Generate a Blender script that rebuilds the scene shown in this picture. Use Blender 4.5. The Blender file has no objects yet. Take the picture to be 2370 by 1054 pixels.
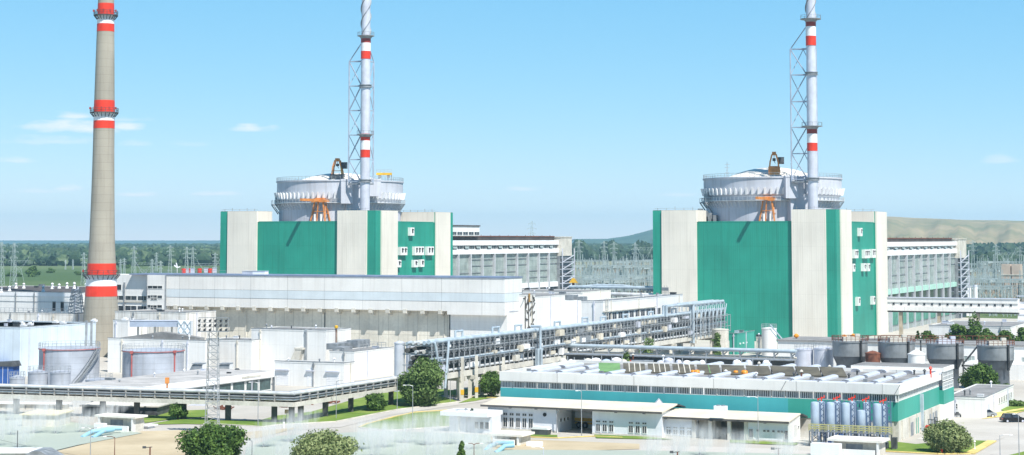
import bpy, math, random
import numpy as np
from mathutils import Vector, Matrix
random.seed(7)
np.random.seed(7)
R = math.radians
# ------------------------------------------------------------------ camera, sky, sun, exposure
sc = bpy.context.scene
COL = sc.collection
F = 4200.0; HH = 32.0; PITCH = R(4.2); HOR = 553.0
Y0 = HOR - F * math.tan(PITCH)
cam = bpy.data.objects.new('camera', bpy.data.cameras.new('camera'))
COL.objects.link(cam)
cam.location = (0, 0, HH)
cam.rotation_euler = (R(90) + PITCH, 0, 0)
cam.data.sensor_width = 36.0
cam.data.lens = F / 2370 * 36
cam.data.shift_y = -(527.0 - Y0) / 2370
cam.data.clip_start = 1.0
cam.data.clip_end = 60000
sc.camera = cam
SUN_AZ = R(148); SUN_EL = R(55)          # azimuth clockwise from +Y
sd = Vector((math.sin(SUN_AZ) * math.cos(SUN_EL), math.cos(SUN_AZ) * math.cos(SUN_EL), math.sin(SUN_EL)))
sun = bpy.data.objects.new('sun', bpy.data.lights.new('sun', 'SUN'))
COL.objects.link(sun)
sun.data.energy = 5.0
sun.data.angle = R(0.5)
sun.data.color = (1.0, 0.965, 0.90)
sun.rotation_euler = sd.to_track_quat('Z', 'Y').to_euler()
sun.location = (200, -100, 400)
sc.view_settings.view_transform = 'Standard'
sc.view_settings.look = 'None'
sc.view_settings.exposure = 0.5
sc.view_settings.gamma = 1.0
sc.cycles.max_bounces = 6
sc.cycles.volume_bounces = 2
sc.cycles.transparent_max_bounces = 16

w = bpy.data.worlds.new("World"); sc.world = w; w.use_nodes = True
SKYK = (0.819, 1.962, 3.607)
def build_world():
    nt = w.node_tree; N = nt.nodes; L = nt.links
    N.clear()
    out = N.new('ShaderNodeOutputWorld'); bg = N.new('ShaderNodeBackground')
    sky = N.new('ShaderNodeTexSky'); sky.sky_type = 'NISHITA'
    sky.sun_disc = False; sky.sun_elevation = SUN_EL; sky.sun_rotation = SUN_AZ
    sky.air_density = 0.5; sky.dust_density = 0.0; sky.ozone_density = 4.0; sky.altitude = 50
    # film response of the deep summer blue: softer gradient, richer cyan
    s3 = N.new('ShaderNodeSeparateColor'); c3 = N.new('ShaderNodeCombineColor'); L.new(sky.outputs[0], s3.inputs[0])
    for i, (gm, k) in enumerate(((1.0, SKYK[0]), (.50, SKYK[1]), (.22, SKYK[2]))):
        p_ = N.new('ShaderNodeMath'); p_.operation = 'POWER'; p_.inputs[1].default_value = gm; L.new(s3.outputs[i], p_.inputs[0])
        q_ = N.new('ShaderNodeMath'); q_.operation = 'MULTIPLY'; q_.inputs[1].default_value = k; L.new(p_.outputs[0], q_.inputs[0]); L.new(q_.outputs[0], c3.inputs[i])
    hs = c3
    # thin fair-weather clouds, placed by direction in the sky
    tc = N.new('ShaderNodeTexCoord'); sep = N.new('ShaderNodeSeparateXYZ'); L.new(tc.outputs['Generated'], sep.inputs[0])
    def M(op, a, b=None, c=None):
        n = N.new('ShaderNodeMath'); n.operation = op
        for i, v in enumerate((a, b, c)):
            if v is None: continue
            if isinstance(v, (int, float)): n.inputs[i].default_value = v
            else: L.new(v, n.inputs[i])
        return n.outputs[0]
    nz = N.new('ShaderNodeTexNoise'); nz.inputs['Scale'].default_value = 1.0; nz.inputs['Detail'].default_value = 6
    mp = N.new('ShaderNodeMapping'); mp.inputs['Scale'].default_value = (70, 70, 230)
    L.new(tc.outputs['Generated'], mp.inputs[0]); L.new(mp.outputs[0], nz.inputs['Vector'])
    az = M('ARCTAN2', sep.outputs[0], sep.outputs[1])
    el = M('ARCSINE', sep.outputs[2])
    tot = None
    for (px, py, rx, ry, s) in [(175, 298, 105, 17, 1.0), (290, 296, 38, 11, .95), (175, 270, 45, 9, .9), (585, 301, 52, 12, 1.0), (30, 373, 50, 10, .75),
                                (130, 330, 90, 12, .5), (150, 438, 30, 8, .7), (312, 452, 50, 7, .75), (500, 450, 45, 7, .65), (1210, 439, 40, 7, .5),
                                (2315, 372, 32, 12, .45), (1560, 452, 50, 6, .4), (85, 444, 60, 6, .4), (310, 335, 35, 10, .35), (430, 335, 40, 8, .25), (290,278,60,7,.4)]:
        a0 = math.atan((px - 1185) / F); e0 = math.atan((HOR - py) / F * math.cos(a0))
        dx = M('DIVIDE', M('SUBTRACT', az, a0), rx / F); dy = M('DIVIDE', M('SUBTRACT', el, e0), ry / F)
        dy2 = M('MULTIPLY', dy, M('ADD', 1.0, M('LESS_THAN', dy, 0.0)))
        d = M('SQRT', M('ADD', M('MULTIPLY', dx, dx), M('MULTIPLY', dy2, dy2)))
        m = M('MULTIPLY', M('SUBTRACT', 1.25, M('ADD', d, M('MULTIPLY', M('SUBTRACT', nz.outputs[0], .5), 2.6))), s)
        m = M('MINIMUM', M('MAXIMUM', m, 0.0), s)
        tot = m if tot is None else M('MAXIMUM', tot, m)
    mix = N.new('ShaderNodeMixRGB'); mix.inputs[2].default_value = (6.8, 6.2, 6.5, 1)
    zr_ = N.new('ShaderNodeMapRange'); zr_.inputs['From Min'].default_value = .14; zr_.inputs['From Max'].default_value = 1.0; zr_.inputs['To Min'].default_value = 1.0; zr_.inputs['To Max'].default_value = .42
    L.new(el, zr_.inputs[0]); dk = N.new('ShaderNodeVectorMath'); dk.operation = 'SCALE'; L.new(c3.outputs[0], dk.inputs[0]); L.new(zr_.outputs[0], dk.inputs['Scale'])
    L.new(M('MULTIPLY', tot, .55), mix.inputs[0]); L.new(dk.outputs[0], mix.inputs[1])
    L.new(mix.outputs[0], bg.inputs[0]); bg.inputs[1].default_value = 0.13
    L.new(bg.outputs[0], out.inputs[0])
build_world()

# ------------------------------------------------------------------ projection helpers (photo pixels -> places)
CP, SP = math.cos(PITCH), math.sin(PITCH)
def P(px, py, Y):
    dx = (px - 1185) / F; uy = (Y0 - py) / F
    d = Vector((dx, CP - uy * SP, SP + uy * CP))
    t = Y / d.y
    return Vector((d.x * t, Y, HH + d.z * t))
def G(px, py, z=0.0):
    dx = (px - 1185) / F; uy = (Y0 - py) / F
    d = Vector((dx, CP - uy * SP, SP + uy * CP))
    t = (z - HH) / d.z
    return Vector((d.x * t, d.y * t, z))
def pz(py, Y): return P(1185, py, Y).z
A = R(24.5)
U = Vector((math.cos(A), -math.sin(A), 0)); V = Vector((math.sin(A), math.cos(A), 0))
def reach(C, d, px, z=10.0):
    k = (px - 1185) / F
    # X + L dx = k*((Y+L dy)*CP + (z-HH)*SP)
    return (k * (C.y * CP + (z - HH) * SP) - C.x) / (d.x - k * d.y * CP)

# ------------------------------------------------------------------ materials
MATS = {}
def nodes(name):
    m = bpy.data.materials.new(name); m.use_nodes = True
    nt = m.node_tree; b = nt.nodes['Principled BSDF']
    return m, nt, b
def mat(name, col, rough=.6, var=.08, scale=.35, streak=0.0, metal=0.0, ribs=0.0, bump=0.0, grid=None, spec=.4, col2=None, fine=0.0):
    """procedural paint / concrete / metal: large soft tone variation, vertical rain streaks, optional ribs"""
    if name in MATS: return MATS[name]
    m, nt, b = nodes(name); N = nt.nodes; L = nt.links
    b.inputs['Roughness'].default_value = rough; b.inputs['Metallic'].default_value = metal
    b.inputs['Specular IOR Level'].default_value = spec
    tc = N.new('ShaderNodeTexCoord')
    n1 = N.new('ShaderNodeTexNoise'); n1.inputs['Scale'].default_value = scale; n1.inputs['Detail'].default_value = 5
    L.new(tc.outputs['Object'], n1.inputs['Vector'])
    c2 = col2 if col2 else tuple(c * (1 - var * 2.2) for c in col)
    c1 = tuple(min(1, c * (1 + var * .6)) for c in col)
    cr = N.new('ShaderNodeValToRGB'); cr.color_ramp.elements[0].position = .35; cr.color_ramp.elements[1].position = .65
    cr.color_ramp.elements[0].color = (*c2, 1); cr.color_ramp.elements[1].color = (*c1, 1)
    L.new(n1.outputs[0], cr.inputs[0]); cur = cr.outputs[0]
    if streak > 0:
        mp = N.new('ShaderNodeMapping'); mp.inputs['Scale'].default_value = (1.3, 1.3, .07)
        L.new(tc.outputs['Object'], mp.inputs[0])
        n2 = N.new('ShaderNodeTexNoise'); n2.inputs['Scale'].default_value = 1.0; n2.inputs['Detail'].default_value = 6
        L.new(mp.outputs[0], n2.inputs['Vector'])
        r2 = N.new('ShaderNodeMapRange'); r2.inputs['From Min'].default_value = .48; r2.inputs['From Max'].default_value = .75
        r2.inputs['To Max'].default_value = streak; L.new(n2.outputs[0], r2.inputs[0])
        mx = N.new('ShaderNodeMixRGB'); L.new(r2.outputs[0], mx.inputs[0]); L.new(cur, mx.inputs[1])
        mx.inputs[2].default_value = (col[0] * .45, col[1] * .40, col[2] * .34, 1); cur = mx.outputs[0]
    if fine > 0:
        n3 = N.new('ShaderNodeTexNoise'); n3.inputs['Scale'].default_value = scale * 9; n3.inputs['Detail'].default_value = 4
        L.new(tc.outputs['Object'], n3.inputs['Vector'])
        r3 = N.new('ShaderNodeMapRange'); r3.inputs['From Min'].default_value = .35; r3.inputs['From Max'].default_value = .65
        r3.inputs['To Min'].default_value = 1 - fine; r3.inputs['To Max'].default_value = 1 + fine * .4; L.new(n3.outputs[0], r3.inputs[0])
        mx = N.new('ShaderNodeMixRGB'); mx.blend_type = 'MULTIPLY'; mx.inputs[0].default_value = 1
        L.new(cur, mx.inputs[1]); L.new(r3.outputs[0], mx.inputs[2]); cur = mx.outputs[0]
    if grid:        # panel joints (width, height, joint darkness)
        gw, gh, gd = grid
        sp = N.new('ShaderNodeSeparateXYZ'); L.new(tc.outputs['Object'], sp.inputs[0])
        def M(op, a, bb=None):
            n = N.new('ShaderNodeMath'); n.operation = op
            for i, v in enumerate((a, bb)):
                if v is None: continue
                if isinstance(v, (int, float)): n.inputs[i].default_value = v
                else: L.new(v, n.inputs[i])
            return n.outputs[0]
        s = M('ADD', M('ADD', sp.outputs[0], sp.outputs[1]), 30.7)
        jx = M('LESS_THAN', M('FRACT', M('DIVIDE', s, gw)), .09 / gw + .008)
        jz = M('LESS_THAN', M('FRACT', M('DIVIDE', sp.outputs[2], gh)), .10 / gh)
        j = M('MULTIPLY', M('MAXIMUM', jx, jz), gd)
        # each panel a slightly different tone
        wn = N.new('ShaderNodeTexWhiteNoise'); wn.noise_dimensions = '2D'
        cb = N.new('ShaderNodeCombineXYZ'); L.new(M('FLOOR', M('DIVIDE', s, gw)), cb.inputs[0]); L.new(M('FLOOR', M('DIVIDE', sp.outputs[2], gh)), cb.inputs[1])
        L.new(cb.outputs[0], wn.inputs['Vector'])
        tone = M('SUBTRACT', 1.0, M('MULTIPLY', wn.outputs[0], gd * .22))
        mm = N.new('ShaderNodeMixRGB'); mm.blend_type = 'MULTIPLY'; mm.inputs[0].default_value = 1
        L.new(cur, mm.inputs[1]); L.new(M('MULTIPLY', tone, M('SUBTRACT', 1.0, j)), mm.inputs[2]); cur = mm.outputs[0]
    if ribs > 0:
        sp = N.new('ShaderNodeSeparateXYZ'); L.new(tc.outputs['Object'], sp.inputs[0])
        ad = N.new('ShaderNodeMath'); ad.operation = 'ADD'; L.new(sp.outputs[0], ad.inputs[0]); L.new(sp.outputs[1], ad.inputs[1])
        fr = N.new('ShaderNodeMath'); fr.operation = 'PINGPONG'; L.new(ad.outputs[0], fr.inputs[0]); fr.inputs[1].default_value = ribs
        bp = N.new('ShaderNodeBump'); bp.inputs['Strength'].default_value = .5; bp.inputs['Distance'].default_value = .12
        L.new(fr.outputs[0], bp.inputs['Height']); L.new(bp.outputs[0], b.inputs['Normal'])
    elif bump > 0:
        n4 = N.new('ShaderNodeTexNoise'); n4.inputs['Scale'].default_value = bump; n4.inputs['Detail'].default_value = 6
        L.new(tc.outputs['Object'], n4.inputs['Vector'])
        bp = N.new('ShaderNodeBump'); bp.inputs['Strength'].default_value = .35; bp.inputs['Distance'].default_value = .1
        L.new(n4.outputs[0], bp.inputs['Height']); L.new(bp.outputs[0], b.inputs['Normal'])
    L.new(cur, b.inputs['Base Color'])
    MATS[name] = m
    return m
def foliage(name, c1, c2, trans=.25):
    if name in MATS: return MATS[name]
    m, nt, b = nodes(name); N = nt.nodes; L = nt.links
    tc = N.new('ShaderNodeTexCoord'); n1 = N.new('ShaderNodeTexNoise'); n1.inputs['Scale'].default_value = .9; n1.inputs['Detail'].default_value = 3
    L.new(tc.outputs['Object'], n1.inputs['Vector'])
    gi = N.new('ShaderNodeNewGeometry'); ad = N.new('ShaderNodeMath'); ad.operation = 'MULTIPLY_ADD'
    L.new(gi.outputs['Random Per Island'], ad.inputs[0]); ad.inputs[1].default_value = .45; L.new(n1.outputs[0], ad.inputs[2])
    cr = N.new('ShaderNodeValToRGB'); cr.color_ramp.elements[0].position = .42; cr.color_ramp.elements[1].position = .95
    cr.color_ramp.elements[0].color = (*c1, 1); cr.color_ramp.elements[1].color = (*c2, 1)
    L.new(ad.outputs[0], cr.inputs[0])
    b.inputs['Roughness'].default_value = .6; b.inputs['Specular IOR Level'].default_value = .25
    L.new(cr.outputs[0], b.inputs['Base Color'])
    tr = N.new('ShaderNodeBsdfTranslucent'); L.new(cr.outputs[0], tr.inputs[0])
    mx = N.new('ShaderNodeMixShader'); mx.inputs[0].default_value = trans
    L.new(b.outputs[0], mx.inputs[1]); L.new(tr.outputs[0], mx.inputs[2])
    L.new(mx.outputs[0], N['Material Output'].inputs[0])
    MATS[name] = m
    return m

M_WHITE = mat('white_cladding', (.78, .73, .64), .55, .04, .08, streak=.18, ribs=.35, grid=(6.0, 7.4, .10))
M_WHITE2 = mat('white_paint', (.82, .81, .785), .55, .04, .15, streak=.18, grid=(6.0, 3.3, .08))
M_WHITE3 = mat('warm_white_panel', (.82, .80, .765), .6, .04, .12, streak=.16, grid=(12.0, 30.0, .25))
M_PALEBL = mat('pale_blue_white_panel', (.66, .74, .80), .5, .05, .2, streak=.12, grid=(2.6, 60, .18))
M_GREEN = mat('teal_green_cladding', (.024, .305, .218), .5, .08, .06, streak=.25, ribs=.35, grid=(6.0, 7.4, .16))
M_TEAL = mat('turquoise_panel', (.07, .41, .43), .55, .06, .12, streak=.1)
M_TEALG = mat('sea_green_panel', (.045, .35, .27), .55, .06, .12, streak=.1, grid=(6, 40, .15))
M_CONC = mat('concrete_panel', (.76, .72, .62), .85, .07, .15, streak=.2, grid=(3.0, 6.0, .4), fine=.08)
M_CONC2 = mat('light_concrete', (.64, .61, .54), .85, .08, .3, streak=.25, fine=.1)
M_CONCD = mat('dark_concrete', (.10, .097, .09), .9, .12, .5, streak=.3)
M_CHIM = mat('chimney_concrete', (.37, .34, .28), .85, .06, .10, streak=.30, grid=(60., 2.2, .20))
M_DRUM = mat('grey_containment_concrete', (.56, .58, .64), .7, .07, .12, streak=.35, grid=(7.5, 60, .18))
M_DOME = mat('cream_dome', (.80, .75, .66), .6, .015, .15)
M_RED = mat('signal_red_paint', (.74, .045, .018), .45, .08, .3, streak=.2)
M_REDM = mat('faded_red_pipe', (.50, .13, .12), .55, .15, .5, streak=.2)
M_REDD = mat('weathered_red_paint', (.36, .05, .04), .5, .15, .5, streak=.2)
M_BWHITE = mat('band_white_paint', (.85, .85, .86), .5, .04, .3, streak=.12)
M_STACK = mat('pale_grey_steel', (.62, .64, .72), .4, .06, .5, streak=.2, metal=.15)
M_STEEL = mat('galvanised_steel', (.40, .42, .44), .45, .12, .8, metal=.3)
M_STEELD = mat('dark_steel', (.09, .095, .10), .6, .2, .8)
M_GREY = mat('grey_steel', (.26, .28, .30), .55, .15, .8)
M_BLUEP = mat('pale_blue_pipe', (.46, .54, .60), .35, .10, .5, metal=.1)
M_PIPEW = mat('silver_pipe', (.68, .69, .70), .35, .10, .6, metal=.15, streak=.15)
M_ORANGE = mat('orange_paint', (.70, .27, .07), .5, .12, .6)
M_YELLOW = mat('yellow_paint', (.72, .42, .03), .5, .1, .6)
M_ROOFG = mat('grey_roof_felt', (.27, .265, .26), .9, .12, .25, fine=.12)
M_ROOFD = mat('dark_brown_roof', (.10, .085, .08), .9, .15, .2, fine=.15)
M_ROOFW = mat('pale_roof_sheet', (.66, .60, .49), .8, .07, .2, fine=.06)
M_GLASS = mat('window_glass', (.055, .065, .08), .12, .3, .9, spec=.6)
M_GLASSG = mat('grey_green_glazing', (.34, .40, .38), .25, .12, .35, grid=(2.2, 2.6, .25))
M_FRAME = mat('window_frame_white', (.72, .72, .70), .5, .04)
M_DARK = mat('dark_opening', (.03, .032, .035), .7, .1)
M_TANK = mat('aluminium_tank_sheet', (.44, .47, .53), .45, .10, .22, metal=.0, streak=.32, grid=(200., 1.25, .15))
M_HOP = mat('dark_blue_grey_steel', (.13, .15, .175), .5, .2, .4, streak=.35, metal=.2)
M_HOPL = mat('mid_grey_steel_band', (.30, .32, .335), .5, .15, .4, streak=.35, metal=.3)
M_RUST = mat('rust_brown', (.20, .075, .045), .8, .25, .8)
M_SKYL = mat('skylight_white_sheet', (.60, .63, .69), .4, .06, .6, metal=.1)
M_BROWNP = mat('brown_olive_panel', (.135, .12, .085), .6, .15, .5)
M_GRASSR = mat('light_green_sheet', (.17, .32, .12), .6, .1, .5)
M_SILO = mat('pale_blue_silo', (.44, .53, .64), .38, .08, .5, metal=.05, streak=.2)
M_SLATE = mat('slate_blue_steel', (.11, .17, .29), .5, .15, .6)
M_BLUE = mat('deep_blue_sheet', (.03, .10, .34), .5, .1, .5)
M_CYAN = mat('sky_blue_pipe', (.30, .53, .66), .5, .08, .5)
M_BARK = mat('bark', (.11, .085, .06), .9, .2, 2.0, bump=6)
M_TYRE = mat('tyre_rubber', (.02, .02, .02), .8, .1)
M_TREES = foliage('birch_leaves', (.05, .10, .025), (.20, .29, .09))
M_TREED = foliage('dark_leaves', (.025, .065, .014), (.13, .22, .045))
M_TREEW = foliage('olive_leaves', (.11, .16, .05), (.33, .38, .17))
M_TREEY = foliage('spruce_needles', (.03, .06, .04), (.075, .12, .07))

# ------------------------------------------------------------------ mesh helpers
class MB:
    def __init__(s): s.v = []; s.f = []; s.m = []
    def add(s, vs, fs, mi=0):
        o = len(s.v); s.v.extend([tuple(p) for p in vs]); s.f.extend([tuple(i + o for i in f) for f in fs]); s.m.extend([mi] * len(fs)); return s
    def box(s, x0, x1, y0, y1, z0, z1, mi=0):
        if x0 > x1: x0, x1 = x1, x0
        if y0 > y1: y0, y1 = y1, y0
        if z0 > z1: z0, z1 = z1, z0
        return s.add([(x0, y0, z0), (x1, y0, z0), (x1, y1, z0), (x0, y1, z0), (x0, y0, z1), (x1, y0, z1), (x1, y1, z1), (x0, y1, z1)],
                     [(0, 3, 2, 1), (4, 5, 6, 7), (0, 1, 5, 4), (1, 2, 6, 5), (2, 3, 7, 6), (3, 0, 4, 7)], mi)
    def bar(s, p, q, w, h=None, mi=0):
        p = Vector(p); q = Vector(q); h = h or w; d = (q - p)
        if d.length < 1e-6: return s
        d.normalize(); up = Vector((0, 0, 1)) if abs(d.z) < .95 else Vector((0, 1, 0))
        a = d.cross(up).normalized() * w / 2; b = a.cross(d).normalized() * h / 2
        vs = [p - a - b, p + a - b, p + a + b, p - a + b, q - a - b, q + a - b, q + a + b, q - a + b]
        return s.add(vs, [(0, 3, 2, 1), (4, 5, 6, 7), (0, 1, 5, 4), (1, 2, 6, 5), (2, 3, 7, 6), (3, 0, 4, 7)], mi)
    def tube(s, p, q, r, n=8, mi=0, r2=None):
        p = Vector(p); q = Vector(q); r2 = r if r2 is None else r2; d = (q - p).normalized()
        up = Vector((0, 0, 1)) if abs(d.z) < .95 else Vector((0, 1, 0))
        a = d.cross(up).normalized(); b = a.cross(d).normalized(); vs = []
        for k in range(n):
            t = 2 * math.pi * k / n; o = a * math.cos(t) + b * math.sin(t); vs += [p + o * r, q + o * r2]
        fs = [(2 * k, 2 * ((k + 1) % n), 2 * ((k + 1) % n) + 1, 2 * k + 1) for k in range(n)]
        fs += [tuple(2 * k for k in range(n))[::-1], tuple(2 * k + 1 for k in range(n))]
        return s.add(vs, fs, mi)
    def pipe(s, pts, r, n=8, mi=0):
        pts = [Vector(p) for p in pts]
        for i in range(len(pts) - 1):
            d = (pts[i + 1] - pts[i]).normalized() * r * .5
            s.tube(pts[i] - (d if i else d * 0), pts[i + 1] + (d if i < len(pts) - 2 else d * 0), r, n, mi)
        return s
    def lathe(s, prof, n=32, cx=0, cy=0, mi=0, mis=None):
        o = len(s.v)
        for r, z in prof:
            for k in range(n):
                t = 2 * math.pi * k / n; s.v.append((cx + r * math.cos(t), cy + r * math.sin(t), z))
        for i in range(len(prof) - 1):
            for k in range(n):
                k2 = (k + 1) % n
                s.f.append((o + i * n + k, o + i * n + k2, o + (i + 1) * n + k2, o + (i + 1) * n + k)); s.m.append(mis[i] if mis else mi)
        s.f.append(tuple(o + k for k in range(n))[::-1]); s.m.append(mis[0] if mis else mi)
        s.f.append(tuple(o + (len(prof) - 1) * n + k for k in range(n))); s.m.append(mis[-1] if mis else mi)
        return s
    def prism(s, poly, z0, z1, mi=0):
        n = len(poly)
        vs = [(p[0], p[1], z0) for p in poly] + [(p[0], p[1], z1) for p in poly]
        return s.add(vs, [tuple(range(n))[::-1], tuple(range(n, 2 * n))] + [(k, (k + 1) % n, n + (k + 1) % n, n + k) for k in range(n)], mi)
    def extrude(s, poly, axis, a0, a1, mi=0):
        """poly of 2D points in the plane across axis ('x': poly=(y,z); 'y': poly=(x,z)), extruded a0..a1"""
        n = len(poly)
        f = (lambda p, a: (a, p[0], p[1])) if axis == 'x' else (lambda p, a: (p[0], a, p[1]))
        vs = [f(p, a0) for p in poly] + [f(p, a1) for p in poly]
        return s.add(vs, [tuple(range(n))[::-1], tuple(range(n, 2 * n))] + [(k, (k + 1) % n, n + (k + 1) % n, n + k) for k in range(n)], mi)
    def mesh(s, name, mats, smooth=False):
        me = bpy.data.meshes.new(name); me.from_pydata(s.v, [], s.f)
        for m in (mats if isinstance(mats, (list, tuple)) else [mats]): me.materials.append(m)
        if max(s.m or [0]) > 0: me.polygons.foreach_set('material_index', s.m)
        if smooth:
            me.polygons.foreach_set('use_smooth', [len(f) == 4 for f in s.f])
        import bmesh
        bm = bmesh.new(); bm.from_mesh(me); bmesh.ops.recalc_face_normals(bm, faces=bm.faces); bm.to_mesh(me); bm.free()
        if smooth: me.set_sharp_from_angle(angle=R(38))
        me.update(); return me
    def build(s, name, mats, parent=None, smooth=False, label=None):
        o = bpy.data.objects.new(name, s.mesh(name, mats, smooth)); COL.objects.link(o)
        if parent: o.parent = parent
        if label: o['label'] = label
        return o
def thing(name, label, cat, loc=(0, 0, 0), rz=0.0, group=None):
    o = bpy.data.objects.new(name, None); COL.objects.link(o); o.location = loc; o.rotation_euler = (0, 0, rz)
    o.empty_display_size = .5
    return tag(o, label, cat, group)
def tag(o, label, cat, group=None):
    o['label'] = label; o['category'] = cat
    if group: o['group'] = group
    return o
def kind(o, k, label=None, cat=None):
    o['kind'] = k
    if label: o['label'] = label
    if cat: o['category'] = cat
    return o
CH = {}
def dup(root, loc, rz=None, label=None, scale=None):
    r = root.copy(); COL.objects.link(r); r.location = loc
    if rz is not None: r.rotation_euler = (0, 0, rz)
    if label: r['label'] = label
    if scale: r.scale = (scale,) * 3 if not isinstance(scale, tuple) else scale
    for ch in list(root.children):
        c = ch.copy(); COL.objects.link(c); c.parent = r
        for g in list(ch.children):
            d = g.copy(); COL.objects.link(d); d.parent = c
    return r
def bldg(name, label, cat, C, rz=-A, group=None):
    return thing(name, label, cat, (C[0], C[1], 0), rz, group)
def win(par, face, a0, a1, z0, z1, off, nx=2, nz=1, glass=None, fr=.10, name='window', frame=None):
    """one window on a wall: face 'F' = plane y=off looking to -y, 'S' = plane x=off looking to +x"""
    b = MB(); g = MB()
    def bx(mb, p0, p1, q0, q1, d0, d1, mi=0):
        if face == 'F': mb.box(p0, p1, off - d1, off - d0, q0, q1, mi)
        else: mb.box(off + d0, off + d1, p0, p1, q0, q1, mi)
    g2 = .04
    bx(g, a0 + fr * .5, a1 - fr * .5, z0 + fr * .5, z1 - fr * .5, -.1, g2)
    bx(b, a0, a1, z1 - fr, z1, -.05, .09); bx(b, a0, a1, z0, z0 + fr, -.05, .10)
    bx(b, a0, a0 + fr, z0 + fr, z1 - fr, -.05, .09); bx(b, a1 - fr, a1, z0 + fr, z1 - fr, -.05, .09)
    for i in range(1, nx):
        x = a0 + (a1 - a0) * i / nx; bx(b, x - fr * .4, x + fr * .4, z0 + fr, z1 - fr, 0, .08)
    for i in range(1, nz):
        z = z0 + (z1 - z0) * i / nz; bx(b, a0 + fr, a1 - fr, z - fr * .4, z + fr * .4, 0, .075)
    o = b.build(name, frame or M_FRAME, par); g.build('pane', glass or M_GLASS, o)
    return o
def rail(par, pts, h=1.1, sp=2.0, w=.07, name='railing', m=None, z=None):
    b = MB()
    for i in range(len(pts) - 1):
        p = Vector(pts[i]); q = Vector(pts[i + 1]); n = max(1, int((q - p).length / sp)); up = Vector((0, 0, h))
        b.bar(p + up, q + up, w); b.bar(p + up * .5, q + up * .5, w * .7)
        for k in range(n + 1):
            t = p.lerp(q, k / n); b.bar(t, t + up, w)
    return b.build(name, m or M_STEEL, par)

# ================================================================== THE SETTING
def grass_mat(name, c1, c2, scale=.02, c3=None):
    m, nt, b = nodes(name); N = nt.nodes; L = nt.links
    tc = N.new('ShaderNodeTexCoord')
    n1 = N.new('ShaderNodeTexNoise'); n1.inputs['Scale'].default_value = scale; n1.inputs['Detail'].default_value = 8; n1.inputs['Roughness'].default_value = .65
    L.new(tc.outputs['Object'], n1.inputs['Vector'])
    cr = N.new('ShaderNodeValToRGB'); cr.color_ramp.elements[0].position = .36; cr.color_ramp.elements[1].position = .62
    cr.color_ramp.elements[0].color = (*c1, 1); cr.color_ramp.elements[1].color = (*c2, 1)
    if c3:
        e = cr.color_ramp.elements.new(.72); e.color = (*c3, 1)
    L.new(n1.outputs[0], cr.inputs[0]); L.new(cr.outputs[0], b.inputs['Base Color'])
    b.inputs['Roughness'].default_value = .95; b.inputs['Specular IOR Level'].default_value = .1
    MATS[name] = m
    return m
M_FIELD = grass_mat('meadow', (.055, .095, .035), (.12, .165, .06), .004, (.19, .19, .09))
M_LAWN = grass_mat('lawn', (.11, .19, .035), (.20, .27, .06), .12, (.33, .31, .13))
M_SAND = grass_mat('sandy_soil', (.40, .33, .22), (.50, .42, .29), .08, (.55, .47, .34))
M_YARD = grass_mat('concrete_yard', (.40, .375, .335), (.47, .445, .40), .05, (.51, .485, .44))
M_ROAD = grass_mat('worn_pale_asphalt', (.42, .395, .36), (.50, .475, .44), .07, (.56, .54, .50))
M_KERB = mat('yellow_kerb_paint', (.72, .56, .20), .8, .12, .5)
M_KERBW = mat('pale_kerb', (.62, .58, .50), .8, .12, .5)
# far land: meadow that turns to woodland a few kilometres out
def land_mat():
    m, nt, b = nodes('far_land'); N = nt.nodes; L = nt.links
    tc = N.new('ShaderNodeTexCoord'); n = N.new('ShaderNodeTexNoise'); n.inputs['Scale'].default_value = .0022; n.inputs['Detail'].default_value = 6
    mp = N.new('ShaderNodeMapping'); mp.inputs['Scale'].default_value = (1, .45, 1)
    L.new(tc.outputs['Object'], mp.inputs[0]); L.new(mp.outputs[0], n.inputs['Vector'])
    cr = N.new('ShaderNodeValToRGB'); cr.color_ramp.elements[0].position = .44; cr.color_ramp.elements[1].position = .60
    cr.color_ramp.elements[0].color = (.07, .115, .04, 1); cr.color_ramp.elements[1].color = (.15, .19, .085, 1)
    L.new(n.outputs[0], cr.inputs[0])
    n2 = N.new('ShaderNodeTexNoise'); n2.inputs['Scale'].default_value = .05; n2.inputs['Detail'].default_value = 6; L.new(tc.outputs['Object'], n2.inputs['Vector'])
    c2 = N.new('ShaderNodeValToRGB'); c2.color_ramp.elements[0].position = .35; c2.color_ramp.elements[1].position = .65
    c2.color_ramp.elements[0].color = (.02, .045, .02, 1); c2.color_ramp.elements[1].color = (.05, .085, .035, 1); L.new(n2.outputs[0], c2.inputs[0])
    sp = N.new('ShaderNodeSeparateXYZ'); L.new(tc.outputs['Object'], sp.inputs[0])
    mr = N.new('ShaderNodeMapRange'); mr.inputs['From Min'].default_value = 3300; mr.inputs['From Max'].default_value = 5000; L.new(sp.outputs[1], mr.inputs[0])
    mx = N.new('ShaderNodeMixRGB'); L.new(mr.outputs[0], mx.inputs[0]); L.new(cr.outputs[0], mx.inputs[1]); L.new(c2.outputs[0], mx.inputs[2])
    L.new(mx.outputs[0], b.inputs['Base Color']); b.inputs['Roughness'].default_value = .95; b.inputs['Specular IOR Level'].default_value = .1
    return m
g = MB(); g.add([(-16000, -2000, 0), (16000, -2000, 0), (16000, 34000, 0), (-16000, 34000, 0)], [(0, 1, 2, 3)])
kind(g.build('ground', land_mat()), 'structure')
def sheet(name, m, poly, z, k='structure', px=True):
    vs = [(G(*p)[0], G(*p)[1], z) if px else (p[0], p[1], z) for p in poly]
    b = MB(); b.add(vs, [tuple(range(len(vs)))]); o = b.build(name, m)
    for p in o.data.polygons:
        if p.normal.z < 0: o.data.flip_normals(); break
    return kind(o, k)
sheet('yard', M_YARD, [(-330, 150), (330, 150), (330, 660), (150, 760), (-170, 760), (-330, 640)], .05, px=False)
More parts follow.
